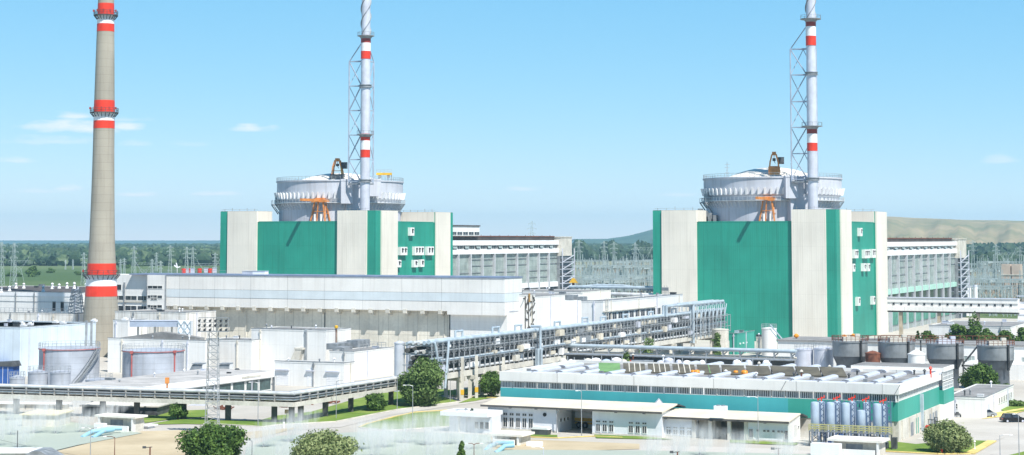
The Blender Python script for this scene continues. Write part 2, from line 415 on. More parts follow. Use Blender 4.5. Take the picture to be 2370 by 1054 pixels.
# roads
sheet('road', M_ROAD, [(470, 1012), (640, 1000), (790, 990), (905, 962), (1050, 940), (1130, 930), (1115, 922), (1060, 930), (919, 949), (777, 977), (645, 985), (470, 990), (330, 992), (330, 1012)], .10)
sheet('forecourt_road', M_ROAD, [(832, 992), (1040, 990), (1120, 1012), (1240, 1018), (1450, 1030), (1850, 1042), (2030, 1060), (1500, 1060), (1230, 1040), (1100, 1030), (900, 1004)], .10)
sheet('east_road', M_ROAD, [(2200, 1080), (2260, 1054), (2330, 1012), (2420, 985), (2420, 1080)], .10)
sheet('car_park', M_ROAD, [(2190, 965), (2420, 965), (2420, 985), (2300, 1022), (2165, 1022), (2120, 1018), (2185, 990)], .08)
for i, poly in enumerate([[(335, 985), (400, 974), (480, 968), (506, 975), (600, 975), (640, 964), (720, 955), (820, 926), (880, 912), (950, 905), (1020, 918), (1060, 931), (919, 949), (777, 977), (645, 984), (609, 989), (506, 985), (430, 983)],
          [(832, 991), (850, 984), (920, 966), (960, 957), (1040, 953), (1045, 988), (900, 997)],
          [(330, 967), (400, 953), (480, 950), (480, 966), (400, 972), (335, 981)],
          [(2050, 1022), (2120, 1030), (2230, 1020), (2296, 1023), (2245, 1050), (2170, 1052), (2050, 1046)],
          [(1060, 935), (1110, 915), (1158, 918), (1100, 930)],
          [(1180, 1006), (1290, 1009), (1290, 1014), (1180, 1010)], [(1375, 1008), (1500, 1013), (1560, 1020), (1380, 1016)], [(1690, 1020), (1850, 1028), (1840, 1033), (1690, 1027)],
          [(900, 905), (960, 897), (1050, 905), (1100, 900), (1150, 905), (1120, 913), (1000, 918)],
          [(2320, 1060), (2400, 1040), (2400, 1070)], [(2300, 940), (2420, 925), (2420, 948), (2330, 958)]]):
    sheet('lawn', M_LAWN, poly, .14 + .002 * i, 'stuff')
    bpy.context.scene.collection.objects[-1]
for o in list(COL.objects):
    if o.name.startswith('lawn'):
        o['label'] = 'mown green grass strip beside the works roads'; o['category'] = 'grass'; o['group'] = 'grass strips on the works site'
def kerb(name, pts, m, w=.35, h=.14):
    b = MB()
    q = [G(*p) for p in pts]
    for i in range(len(q) - 1):
        b.bar(q[i] + Vector((0, 0, .16)), q[i + 1] + Vector((0, 0, .16)), w, h)
    return kind(b.build(name, m), 'structure')
kerb('kerb', [(470, 984), (506, 984), (609, 990), (645, 985), (777, 978), (919, 950), (1060, 932)], M_KERBW)
kerb('kerb', [(832, 991), (850, 983), (920, 965), (960, 956), (1038, 951)], M_KERB)
kerb('kerb', [(832, 992), (900, 998), (1045, 989)], M_KERBW)
kerb('kerb', [(2296, 1023), (2245, 1052)], M_KERB, 1.4)
kerb('kerb', [(2050, 1047), (2170, 1053), (2245, 1052)], M_KERB, .5)
kerb('kerb', [(1040, 918), (1130, 922), (1250, 925)], M_KERB, .5)
kerb('kerb', [(1200, 1013), (1290, 1016), (1370, 1012), (1440, 1015)], M_KERB)
kerb('kerb', [(2290, 962), (2420, 940)], M_KERB, 1.2)
sheet('yellow_marking', M_KERB, [(2270, 972), (2420, 932), (2420, 940), (2330, 965)], .14)
# sand bank and spray ponds
sheet('sand_bank', M_SAND, [(-60, 1100), (60, 1060), (110, 1052), (180, 1034), (260, 1015), (330, 1000), (430, 997), (560, 1003), (700, 990), (600, 1015), (470, 1030), (380, 1100)], .12)
sheet('sand_bank', M_SAND, [(1100, 1012), (1235, 1020), (1480, 1030), (1480, 1042), (1140, 1052)], .16)
def water_mat():
    m, nt, b = nodes('pond_water'); N = nt.nodes; L = nt.links
    b.inputs['Base Color'].default_value = (.37, .41, .35, 1); b.inputs['Roughness'].default_value = .6; b.inputs['Specular IOR Level'].default_value = .2
    tc = N.new('ShaderNodeTexCoord'); n = N.new('ShaderNodeTexNoise'); n.inputs['Scale'].default_value = .8; n.inputs['Detail'].default_value = 5
    L.new(tc.outputs['Object'], n.inputs['Vector'])
    bp = N.new('ShaderNodeBump'); bp.inputs['Strength'].default_value = .5; bp.inputs['Distance'].default_value = .2
    L.new(n.outputs[0], bp.inputs['Height']); L.new(bp.outputs[0], b.inputs['Normal'])
    MATS['pond_water'] = m
    return m
M_WATER = water_mat()
sheet('water', M_WATER, [(-60, 958), (60, 962), (200, 985), (330, 1005), (255, 1019), (180, 1033), (110, 1050), (60, 1058), (-60, 1090)], .18)
sheet('water', M_WATER, [(560, 1100), (570, 1040), (640, 1012), (870, 1001), (1000, 1004), (1135, 1010), (1140, 1044), (1500, 1046), (2010, 1058), (2010, 1100)], .20)

# hills
def hills(name, px0, px1, tops, Ya, Yb, Yc, m, nx=120, ny=26, amp=6):
    b = MB(); vs = []; fs = []
    xs = [p[0] for p in tops]; ys = [p[1] for p in tops]
    for j in range(ny + 1):
        t = j / ny; Y = Ya + (Yc - Ya) * t
        for i in range(nx + 1):
            px = px0 + (px1 - px0) * i / nx
            zt = (HOR - np.interp(px, xs, ys)) / F * Yb + HH
            s = min(1, max(0, (Y - Ya) / (Yb - Ya))); s = s * s * (3 - 2 * s)
            if Y > Yb: s = 1 - .2 * (Y - Yb) / (Yc - Yb)
            n = math.sin(px * .045 + Y * .002) + .6 * math.sin(px * .11 - Y * .0041 + 2) + .4 * math.sin(px * .27 + Y * .0013)
            vs.append(((px - 1185) / F * (Yb if Y > Yb else Y), Y, -8 + (zt + 8) * s + n * amp * s * (1 - s) * 2))
    for j in range(ny):
        for i in range(nx):
            a = j * (nx + 1) + i; fs.append((a, a + 1, a + nx + 2, a + nx + 1))
    b.add(vs, fs); o = b.build(name, m)
    o.data.polygons.foreach_set('use_smooth', [True] * len(fs))
    return kind(o, 'structure')
M_HILL = grass_mat('dry_hill', (.16, .165, .085), (.36, .28, .17), .0022, (.44, .34, .22))
M_HILLB = grass_mat('wooded_hill', (.035, .07, .04), (.07, .11, .06), .003)
hills('hills', 1560, 2700, [(1560, 556), (1700, 522), (1900, 506), (2060, 502), (2130, 506), (2240, 510), (2370, 512), (2700, 520)], 3300, 5600, 6600, M_HILL, amp=14)
hills('far_hills', 1330, 2100, [(1330, 553.5), (1410, 553), (1460, 545), (1511, 531), (1560, 522), (1700, 512), (2100, 520)], 6500, 9000, 10000, M_HILLB)

# woods: thousands of crowns that read as one mass
def blobs(name, pts, m, label):
    """pts: (x,y,z,rx,rz) crowns; each a lumpy 42-vertex ball"""
    import bmesh
    bm = bmesh.new(); bmesh.ops.create_icosphere(bm, subdivisions=2, radius=1.0)
    bv = np.array([v.co[:] for v in bm.verts]); bf = np.array([[v.index for v in f.verts] for f in bm.faces]); bm.free()
    rs = np.random.RandomState(5); VS = []; FS = []; o = 0
    variants = [bv * (1 + .28 * rs.randn(len(bv), 1) * .8) for _ in range(8)]
    for i, (x, y, z, rx, rz) in enumerate(pts):
        a = rs.rand() * 6.28; c, s = math.cos(a), math.sin(a); v = variants[i % 8]
        q = np.stack([(v[:, 0] * c - v[:, 1] * s) * rx + x, (v[:, 0] * s + v[:, 1] * c) * rx + y, v[:, 2] * rz + z], 1)
        VS.append(q); FS.append(bf + o); o += len(v)
    me = bpy.data.meshes.new(name); me.from_pydata(np.concatenate(VS).tolist(), [], np.concatenate(FS).tolist()); me.materials.append(m)
    ob = bpy.data.objects.new(name, me); COL.objects.link(ob); kind(ob, 'stuff', label, 'woods'); return ob
M_WOOD = foliage('wood_crowns', (.016, .038, .022), (.055, .095, .045), .1)
M_WOOD2 = foliage('pale_wood_crowns', (.05, .09, .04), (.12, .17, .08), .1)
rs = np.random.RandomState(3)
pts = []; pts2 = []
for i in range(5200):
    u = rs.rand(); Y = 2150 + 3800 * u ** 1.5; k = Y / 3000
    px = -60 + 640 * rs.rand()
    dens = .5 + .5 * math.sin(px * .021 + Y * .0031) * math.sin(Y * .0052 - px * .008)
    if Y > 2450 and rs.rand() > .35 + dens: continue
    if Y < 2450 and not (px > 270 and Y > 2230 or rs.rand() < .35): continue
    h = rs.uniform(8, 17)
    (pts if rs.rand() < .78 else pts2).append(((px - 1185) / F * Y, Y, h * .5, rs.uniform(6, 11) * k ** .5, h * .55))
for i in range(600):      # row of tall poplars between the two reactor buildings and beyond the switchyard
    px = rs.uniform(1290, 1560); Y = rs.uniform(2600, 3100); h = rs.uniform(18, 30) * (.7 + .3 * math.sin(px * .09))
    pts.append(((px - 1185) / F * Y, Y, h * .5, rs.uniform(4, 8), h * .5))
for i in range(700):
    px = rs.uniform(1280, 1560); Y = rs.uniform(3600, 5600)
    pts.append(((px - 1185) / F * Y, Y, 7, rs.uniform(10, 16), 10))
for i in range(500):
    px = rs.uniform(2200, 2460); Y = rs.uniform(2700, 3300); h = rs.uniform(14, 24)
    pts.append(((px - 1185) / F * Y, Y, h * .5, rs.uniform(6, 10), h * .5))
for i in range(240):
    px = rs.uniform(2250, 2440); Y = rs.uniform(1750, 2100); h = rs.uniform(9, 17)
    pts.append(((px - 1185) / F * Y, Y, h * .5, rs.uniform(4, 8), h * .5))
blobs('distant_woods', pts, M_WOOD, 'dark green woodland stretching to the horizon')
blobs('distant_scrub', pts2, M_WOOD2, 'paler green scrub among the distant woods')

# ================================================================== TREES
def leaf_mesh(lobes, n, size, seed=0, shell=.5, up=.3):
    rs = np.random.RandomState(seed); lob = np.array(lobes, float); vol = lob[:, 3] * lob[:, 4] * lob[:, 5]
    idx = rs.choice(len(lob), n, p=vol / vol.sum()); d = rs.randn(n, 3); d /= np.linalg.norm(d, axis=1)[:, None]
    r = (shell + (1 - shell) * rs.rand(n) ** .6) * (1 + .22 * np.abs(rs.randn(n)) * rs.rand(n)); c = lob[idx, :3] + d * r[:, None] * lob[idx, 3:6]
    nn = d + rs.randn(n, 3) * .6 + np.array([0, 0, up]); nn /= np.linalg.norm(nn, axis=1)[:, None]
    a = np.cross(nn, rs.randn(n, 3)); a /= np.linalg.norm(a, axis=1)[:, None]; b = np.cross(nn, a)
    s = size * (.6 + .8 * rs.rand(n))[:, None]
    q = np.stack([c - a * s, c - b * s * .6, c + a * s, c + b * s * .6], 1).reshape(-1, 3)
    f = np.arange(4 * n).reshape(n, 4); return q, f
def tree(name, label, base, lobes, n, size, m, trunk, cat='tree', group=None, seed=0, shell=.35, rz=0):
    """base = Vector, trunk = (radius, height); lobes in local metres"""
    t = thing(name, label, cat, base, rz, group)
    tb = MB(); r, h = trunk; rs = random.Random(seed)
    tb.tube((0, 0, -.2), (.05 * h * .3, 0, h * .55), r, 8, 0, r * .7); tb.tube((.05 * h * .3, 0, h * .54), (0, 0, h), r * .7, 7, 0, r * .25)
    tops = sorted(lobes, key=lambda l: -l[3] * l[4] * l[5])[:9]
    for l in tops:
        z0 = h * rs.uniform(.35, .7); tb.tube((0, 0, z0), (l[0] * .8, l[1] * .8, max(z0 + .2, l[2])), r * .4, 6, 0, r * .1)
    tb.build('trunk', M_BARK, t, True)
    q, f = leaf_mesh(lobes, n, size, seed, shell)
    me = bpy.data.meshes.new('crown'); me.from_pydata(q.tolist(), [], f.tolist()); me.materials.append(m)
    c = bpy.data.objects.new('crown', me); COL.objects.link(c); c.parent = t
    return t
def round_lobes(w, h, z0, n, seed, sq=1.0):
    """lumpy crown: n lobes inside an ellipsoid of width w, from z0 to h"""
    rs = random.Random(seed); L = []; H = h - z0; cz = (h + z0) / 2
    for i in range(n):
        a = rs.uniform(0, 6.28); t = rs.uniform(-1, 1); rr = math.sqrt(max(0, 1 - t * t)) * w / 2 * .68
        s = rs.uniform(.13, .30); rr *= rs.uniform(.7, 1.4); tt = rs.uniform(-.1, .12) * H
        L.append((math.cos(a) * rr, math.sin(a) * rr, cz + t * H * .36 * sq + tt, w * s, w * s * rs.uniform(.7, 1.1), min(H * .3, w * s * rs.uniform(.6, 1.2))))
    L.append((0, 0, cz, w * .30, w * .30, H * .36))
    for i in range(n // 2):
        a = rs.uniform(0, 6.28); q = rs.uniform(.1, .46); L.append((math.cos(a) * w * q, math.sin(a) * w * q, h - H * (q * .9 + rs.uniform(-.06, .16)), w * rs.uniform(.06, .12), w * rs.uniform(.06, .12), H * rs.uniform(.07, .14)))
    return L
def cone_lobes(w, h, z0, n, seed):
    rs = random.Random(seed); L = []
    for i in range(n):
        t = (i + .5) / n; z = z0 + (h - z0) * t; rr = (w / 2) * (1 - t) ** .8 * .75 + .05; a = i * 2.4
        L.append((math.cos(a) * rr * .55, math.sin(a) * rr * .55, z, max(.25, rr * .62), max(.25, rr * .62), (h - z0) / n * 1.5))
    return L

# ================================================================== CONCRETE CHIMNEY
def chimney():
    Y = 500.0
    c = P(235, 640, Y); t = thing('concrete_chimney', 'tall tapering concrete chimney with red and white bands', 'chimney', (c.x, Y, 0))
    prof = [(0, 84), (780, 84), (700, 75), (640, 67), (560, 58), (450, 52.5), (350, 49), (262, 47.5), (120, 42), (0, 36.5), (-600, 24), (-880, 20)]
    pts = [(5.3, -.5)] + [(w / 2 / F * Y, max(0.2, pz(y, Y))) for y, w in prof[1:]]
    zs = [p[1] for p in pts]; rr = [p[0] for p in pts]
    R_ = lambda z: float(np.interp(z, zs, rr))
    M = MB()
    zz = [-.5] + [pz(y, Y) for y in range(780, -881, -20)]
    M.lathe([(R_(z), z) for z in zz], 56); M.build('shaft', M_CHIM, t, True)
    for y0, y1, m in [(9, 36, M_RED), (36, 56, M_BWHITE), (56, 74, M_RED), (233, 262, M_RED), (262, 280, M_BWHITE), (280, 298, M_RED),
                      (610, 637, M_RED), (637, 662, M_BWHITE), (662, 686, M_RED), (-100, -60, M_RED), (-210, -170, M_RED), (-420, -380, M_RED)]:
        za, zb = pz(y1, Y), pz(y0, Y); b = MB(); b.lathe([(R_(za) + .01, za), (R_(za) + .04, za), (R_(zb) + .04, zb), (R_(zb) + .01, zb)], 56)
        b.build('painted_band', m, t, True)
    for y in (262, 37, 637, -170, -400):
        z = pz(y, Y); r = R_(z); b = MB()
        b.lathe([(r + .06, z), (r + 1.05, z), (r + 1.05, z + .18), (r + .06, z + .18)], 32)
        for k in range(20):
            a = 2 * math.pi * k / 20; ca, sa = math.cos(a), math.sin(a)
            b.bar((ca * (r + 1), sa * (r + 1), z + .1), (ca * (r + 1), sa * (r + 1), z + 1.3), .10)
            b.bar((ca * (r + 1), sa * (r + 1), z), (ca * (r + .1), sa * (r + .1), z - 1.1), .16)
            a2 = a + 2 * math.pi / 20
            for hz in (.7, 1.3): b.bar((ca * (r + 1), sa * (r + 1), z + hz), (math.cos(a2) * (r + 1), math.sin(a2) * (r + 1), z + hz), .08)
        g_ = b.build('gallery', M_STEELD, t)
        for k in range(5):
            l = MB(); a = -2.6 + k * .53; l.box((r + 1.2) * math.cos(a) - .2, (r + 1.2) * math.cos(a) + .2, (r + 1.2) * math.sin(a) - .2, (r + 1.2) * math.sin(a) + .2, z + .9, z + 1.5)
            l.build('beacon_lamp', M_REDD, g_)
    b = MB()
    for sgn in (-.25, .25):
        b.pipe([(sgn, -R_(z) - .25, z) for z in zz[1:]], .06, 5)
    lad = b.build('ladder', M_GREY, t); lad.rotation_euler = (0, 0, R(140))
chimney()

# ================================================================== REACTOR BUILDINGS
def unit(side):
    left = side == 'left'
    if left:
        D = 590.; cpx = 870; front = [('g', 510, 528), ('w', 528, 596), ('r', 596, 782), ('w', 782, 850), ('g', 850, 870)]
        sidef = [('g', 870, 881), ('w', 881, 918), ('r', 918, 1007), ('w', 1007, 1040), ('g', 1040, 1048)]
        yT, yB = 487.5, 513.5; dr = (787, 145); yd = dict(rim=421, ring=467, ringlo=475, dome=401, base=515); stk = 844.5
    else:
        D = 560.; cpx = 1936; front = [('g', 1511, 1532), ('w', 1532, 1613), ('r', 1613, 1833), ('w', 1833, 1912), ('g', 1912, 1936)]
        sidef = [('g', 1936, 1944), ('w', 1944, 1968), ('r', 1968, 2026), ('w', 2026, 2050), ('g', 2050, 2053)]
        yT, yB = 485, 513.5; dr = (1788, 158); yd = dict(rim=414, ring=458, ringlo=470, dome=388, base=515); stk = 1881.5
    C = P(cpx, 553, D); C.z = 0
    word = 'left' if left else 'right'
    t = bldg('reactor_building', ('left green and white reactor building under its grey drum, behind the long hall' if left else
             'right green and white reactor building under its grey drum, beside the pipe trestle'), 'building', C)
    zT = pz(yT, D); zB = pz(yB, D)
    fx = lambda px: -reach(C, -U, px, 35.)
    fy = lambda px: reach(C, V, px, 35.)
    La = -fx(front[0][1]); Lb = fy(sidef[-1][2])
    # body
    b = MB(); b.box(-La + .5, -.5, .5, Lb - .5, 0, zB); b.build('wall', M_GREEN, t)
    b = MB(); b.box(-La + .9, -.9, .9, Lb - .9, zB - .3, zB + .05, 0)
    b.build('roof', M_ROOFG, t)
    b = MB()
    for (a, c, d, e) in ((-La + .45, -.45, .45, .8), (-.8, -.45, .8, Lb - .45)): b.box(a, c, d, e, zB + .0, zB + .28)
    b.build('parapet', M_GREEN, t)
    # corner towers: (x0,x1,y0,y1)
    x596, x782 = fx(front[2][1]), fx(front[2][2]); y918, y1007 = fy(sidef[2][1]), fy(sidef[2][2])
    y881, y1040 = fy(sidef[1][1]), fy(sidef[3][2])
    x528, x850 = fx(front[1][1]), fx(front[3][2])
    dl = 9.0
    tw = [(-La, x596, 0, dl), (x782, 0, 0, y918), (-14, 0, y1007, Lb), (-La, -La + 12, Lb - 10, Lb)]
    for i, (a, c, d, e) in enumerate(tw):
        b = MB(); b.box(a, c, d, e, 0, zT); o = b.build('stair_tower', M_GREEN, t)
        w_ = MB()
        if i == 0: w_.box(x528, x596 + .03, -.45, .0 - .001, 0, zT + .05); w_.box(x596 + .003, x596 + .25, .0, dl - .3, zB + .1, zT + .05)
        if i == 1:
            w_.box(x782 - .03, x850, -.45, -.001, 0, zT + .05); w_.box(.001, .45, y881, y918 + .03, 0, zT + .05)
        if i == 2:
            w_.box(.001, .45, y1007 - .03, y1040, 0, zT + .05); w_.box(-14, -.3, y1007 - .25, y1007 - .003, zB + .1, zT + .05)
        if w_.v: w_.build('white_cladding', M_WHITE, o)
        r_ = MB(); r_.box(a + .15, c - .15, d + .15, e - .15, zT + .002, zT + .12)
        for k in range(5):
            r_.bar((a + (c - a) * (k + .5) / 5, d + .4, zT), (a + (c - a) * (k + .5) / 5, d + .4, zT + rs.uniform(.5, 1.3)), .09)
        r_.bar((a + .3, d + .4, zT + .7), (c - .3, d + .4, zT + .7), .05)
        r_.build('roof', M_ROOFG, o)
    # small hooded ventilation boxes on the bright flank
    boxes = ([(951.5, 527, 546, 1), (932, 572, 591, 2), (968, 571, 591, 3), (994, 571, 591, 2), (921.5, 602, 619, 1), (960, 602, 619, 1), (975, 601, 618, 1)] if left else
             [(1990, 528, 547, 1), (1978, 578, 598, 2), (2003, 578, 598, 3), (2018.5, 577, 597, 2), (1972, 611, 629, 1), (1997, 610, 628, 1), (2006.5, 610, 628, 1), (1983, 688, 708, 1), (2017.5, 686, 705, 1)])
    for (px, ya, yb, n) in boxes:
        yc = fy(px); Yw = D + yc * V.y
        wd = 2.55 * n * .82 + .6; z1 = pz(ya, Yw); z0 = pz(yb, Yw)
        m_ = MB(); m_.box(-.5, .55, yc - wd / 2, yc + wd / 2, z0, z1)
        o = m_.build('ventilation_box', M_WHITE2, t)
        l_ = MB()
        for k in range(n):
            yk = yc + (k - (n - 1) / 2) * 2.1
            l_.box(.5, .60, yk - .30, yk + .30, z0 + .9, z1 - .55)
            l_.add([(.56, yk - .5, z1 - .4), (1.05, yk - .5, z1 - .95), (1.05, yk + .5, z1 - .95), (.56, yk + .5, z1 - .4)], [(0, 1, 2, 3)])
        l_.build('louvre', M_DARK, o)
    # containment drum
    Yd = D + (30 * V.y + 26 * .415); dp = P(dr[0], 480, Yd); off = dp - C; lx = off.dot(U); ly = off.dot(V); rad = dr[1] / F * Yd
    zr, zg, zgl, zd = pz(yd['rim'], Yd), pz(yd['ring'], Yd), pz(yd['ringlo'], Yd), pz(yd['dome'], Yd)
    b = MB(); b.lathe([(rad * .965, zB - .5), (rad * .965, zg), (rad, zg + .8), (rad, zr - .5), (rad + .3, zr - .45), (rad + .3, zr), (rad - .8, zr + .02)], 96, lx, ly)
    d_ = b.build('containment_drum', M_DRUM, t, True)
    b = MB(); rb = rad * .70; zdb = zr - .2; h = zd - zdb; Rs = (rb * rb + h * h) / (2 * h)
    pr = [(rb, zdb - .3)] + [(Rs * math.sin(a), zdb + h - Rs * (1 - math.cos(a))) for a in np.linspace(math.asin(rb / Rs), .0001, 16)]
    b.lathe(pr, 72, lx, ly); b.build('dome', M_DOME, t, True)
    b = MB()                                       # ring gallery under the tendon hoods
    r0 = rad * .965
    b.lathe([(r0, zgl + .2), (r0 + 1.6, zgl + .35), (r0 + 1.6, zgl + .6), (r0, zgl + .6)], 96, lx, ly)
    for k in range(96):
        a = 2 * math.pi * k / 96; ca, sa = math.cos(a), math.sin(a); a2 = 2 * math.pi * (k + 1) / 96
        q = lambda rr, z, ca=ca, sa=sa: (lx + rr * ca, ly + rr * sa, z)
        b.bar(q(r0 + 1.55, zgl + .5), q(r0 + 1.55, zgl + 1.6), .09)
        b.bar(q(r0 + 1.5, zgl + .3), q(r0 + .05, zgl - 1.8), .14)
        b.bar(q(r0 + 1.55, zgl + 1.6), (lx + (r0 + 1.55) * math.cos(a2), ly + (r0 + 1.55) * math.sin(a2), zgl + 1.6), .09)
        b.bar(q(r0 + 1.55, zgl + 1.05), (lx + (r0 + 1.55) * math.cos(a2), ly + (r0 + 1.55) * math.sin(a2), zgl + 1.05), .07)
    b.build('ring_gallery', M_PIPEW, d_)
    hood = MB()                                    # slanted white tendon hoods
    hz = zg + .5
    hood.add([(0, -.30, hz), (0, .30, hz), (0, -.30, hz + 1.9), (0, .30, hz + 1.9), (1.05, -.30, hz + 2.4), (1.05, .30, hz + 2.4), (.4, -.30, hz + .1), (.4, .30, hz + .1)],
             [(0, 1, 3, 2), (2, 3, 5, 4), (4, 5, 7, 6), (6, 7, 1, 0), (0, 2, 4, 6), (1, 7, 5, 3)])
    hm = hood.mesh('tendon_hood', M_BWHITE)
    for k in range(72):
        a = 2 * math.pi * k / 72
        w_ = ((a - A) % (2 * math.pi))
        px_ = 1185 + F * (C + U * (lx + rad * math.cos(a)) + V * (ly + rad * math.sin(a))).x / (Yd)
        if (left and 800 < px_ < 858) or (not left and 1826 < px_ < 1862): continue
        if math.sin(a) > .45 and abs(math.cos(a)) < .88: continue   # the far side cannot be seen and is built over
        o = bpy.data.objects.new('tendon_hood', hm); COL.objects.link(o); o.parent = d_
        o.location = (lx + (rad - .02) * math.cos(a), ly + (rad - .02) * math.sin(a), 0); o.rotation_euler = (0, 0, a + .25)
    # rim railing, buttress and boxes beside the stack
    b = MB()
    for k in range(90):
        a = 2 * math.pi * k / 90; a2 = 2 * math.pi * (k + 1) / 90
        p = lambda a, z: (lx + (rad + .1) * math.cos(a), ly + (rad + .1) * math.sin(a), z)
        b.bar(p(a, zr), p(a, zr + 1.2), .08); b.bar(p(a, zr + 1.2), p(a2, zr + 1.2), .08); b.bar(p(a, zr + .6), p(a2, zr + .6), .06)
    b.build('railing', M_STEEL, d_)
    for pxb, w_, z0, z1, dd in ([(820, 6.4, zB, zr - .3, 1.6), (800, 4., zr - 8, zr, 3.2), (864, 4.2, zr - 5.5, zr + .2, 3.2)] if left else
                                [(1846, 7.5, zB, zr - .3, 1.6), (1824, 4., zr - 7, zr + .1, 2.8), (1868, 4.2, zr - 5.5, zr + .2, 2.5)]):
        L_ = P(pxb, 450, Yd - rad * .9) - C; ax, ay = L_.dot(U) - lx, L_.dot(V) - ly; an = math.atan2(ay, ax)
        b = MB(); b.box(rad * .93, rad + dd, -w_ / 2, w_ / 2, z0, z1); b.box(rad + dd - .05, rad + dd + .12, -w_ / 2 - .1, w_ / 2 + .1, z1 - .5, z1 + .12)
        o = b.build('buttress', M_DRUM, t); o.location = (lx, ly, 0); o.rotation_euler = (0, 0, an)
    # side platform sticking out on the left flank
    b = MB(); a = math.pi + .15 - 0.0
    b.box(-1.2, 2.4, -3, 3, zgl - .2, zgl + .15); b.bar((2.3, -2.8, zgl), (0, -2.8, zgl - 3.2), .3); b.bar((2.3, 2.8, zgl), (0, 2.8, zgl - 3.2), .3)
    for yy in (-2.9, 0, 2.9): b.bar((2.3, yy, zgl + .1), (2.3, yy, zgl + 1.4), .1)
    b.bar((2.3, -2.9, zgl + 1.4), (2.3, 2.9, zgl + 1.4), .1); b.box(0, 1.2, -2, 2, zgl + .15, zgl + 3.5)
    o = b.build('side_platform', M_GREY, t); o.location = (lx + rad * .97 * math.cos(a + .5), ly + rad * .97 * math.sin(a + .5), 0); o.rotation_euler = (0, 0, a + .5)
    # roof plant
    b = MB()
    if left:
        for k in range(6): b.box(fx(596) * 0 - 12 + k * 1.4 - 2, -12 + k * 1.4 - 1.4, y918 + 9, y918 + 11, zB + .06, zB + 3.6)
        b.box(-14.2, -4.6, y918 + 8.5, y918 + 11.5, zB + 3.6, zB + 4.1)
    else:
        for k in range(4): b.box(-La + 12 + k * 1.7, -La + 13 + k * 1.7, 9.5, 12, zB + .06, zB + 4.5 - k * .7)
    b.build('roof_plant', M_GREY, t)
    # ---- ventilation stack (own thing)
    Ys = D + 9; s = P(stk, 480, Ys); rs_ = (11.2 if left else 11.6) / F * Ys
    st = thing('ventilation_stack', ('slender grey stack with red and white bands above the left reactor building' if left else
               'slender grey stack with red and white bands above the right reactor building'), 'chimney', (s.x, Ys, zT - 2), -A, 'striped stacks on the reactor buildings')
    z_ = lambda y: pz(y, Ys) - (zT - 2)
    top = z_(-160)
    b = MB(); b.lathe([(rs_, .0), (rs_, z_(200)), (rs_ * .93, z_(90)), (rs_ * .86, top)], 28); b.build('shaft', M_STACK, st, True)
    bands = ([(90, 100, M_REDD), (100, 119, M_BWHITE), (119, 137, M_RED), (310, 326, M_RED), (326, 347, M_BWHITE), (347, 365, M_RED), (82, 90, M_REDD)] if left else
             [(46, 62, M_REDD), (62, 84, M_BWHITE), (84, 106, M_RED), (293, 310, M_REDD), (310, 331, M_BWHITE), (331, 350, M_RED)])
    for y0, y1, m in bands:
        b = MB(); r = rs_ + .05; b.lathe([(r - .03, z_(y1)), (r, z_(y1)), (r, z_(y0)), (r - .03, z_(y0))], 28); b.build('painted_band', m, st, True)
    plat = [83, 311] if left else [44, 292]
    for y in plat:
        b = MB(); z = z_(y); b.lathe([(rs_, z - 1.1), (rs_ + .6, z - .3), (rs_ + (1.2 if left else 1.7), z - .2), (rs_ + (1.2 if left else 1.7), z), (rs_, z)], 24)
        for k in range(10):
            a = k * .628; rr = rs_ + (1.15 if left else 1.65); b.bar((rr * math.cos(a), rr * math.sin(a), z), (rr * math.cos(a), rr * math.sin(a), z + 1.1), .08)
            b.bar((rr * math.cos(a), rr * math.sin(a), z + 1.1), (rr * math.cos(a + .628), rr * math.sin(a + .628), z + 1.1), .07)
        b.build('gallery', M_GREY, st)
    for y in ([200, 419] if left else [171, 415]):
        b = MB(); z = z_(y); b.lathe([(rs_, z - .45), (rs_ + .5, z - .45), (rs_ + .5, z - .15), (rs_ + .3, z - .1), (rs_ + .3, z + .2), (rs_ + .5, z + .25), (rs_ + .5, z + .5), (rs_, z + .5)], 24)
        b.build('collar', M_GREY, st)
    b = MB(); zs0 = z_(plat[0]) + .3; n = 60      # helical strakes
    for k3 in range(3):
        b = MB()
        for k in range(n):
            z0 = zs0 + (top - zs0) * k / n; z1 = zs0 + (top - zs0) * (k + 1) / n
            a0 = k3 * 2.094 + (z0 - zs0) * .42; a1 = k3 * 2.094 + (z1 - zs0) * .42; r = rs_ * .86
            b.add([(r * math.cos(a0), r * math.sin(a0), z0), ((r + .42) * math.cos(a0), (r + .42) * math.sin(a0), z0), ((r + .42) * math.cos(a1), (r + .42) * math.sin(a1), z1), (r * math.cos(a1), r * math.sin(a1), z1),
                   (r * math.cos(a0 + .12), r * math.sin(a0 + .12), z0), ((r + .42) * math.cos(a0 + .06), (r + .42) * math.sin(a0 + .06), z0), ((r + .42) * math.cos(a1 + .06), (r + .42) * math.sin(a1 + .06), z1), (r * math.cos(a1 + .12), r * math.sin(a1 + .12), z1)],
                  [(0, 1, 2, 3), (7, 6, 5, 4), (1, 5, 6, 2)])
        b.build('helical_strake', M_GREY, st)
    # support lattice
    la = Vector((-6.9 if not left else -6.6, .6, 0)); lb = Vector((.3, 5.0, 0)); lc = Vector((0, 0, 0))
    lv = [141, 198, 255, 312, 369, 420] if left else [112, 172, 234, 294, 355, 415]
    b = MB(); zl = [z_(y) for y in lv]; ztop = z_(92 if left else 55)
    for l_ in (la, lb):
        b.tube(l_ + Vector((0, 0, zl[-1] - (.5 if left else 1))), l_ + Vector((0, 0, zl[0])), .22, 7)
        b.bar(l_ + Vector((0, 0, zl[0])), (l_.x * .12, l_.y * .12, ztop), .26)
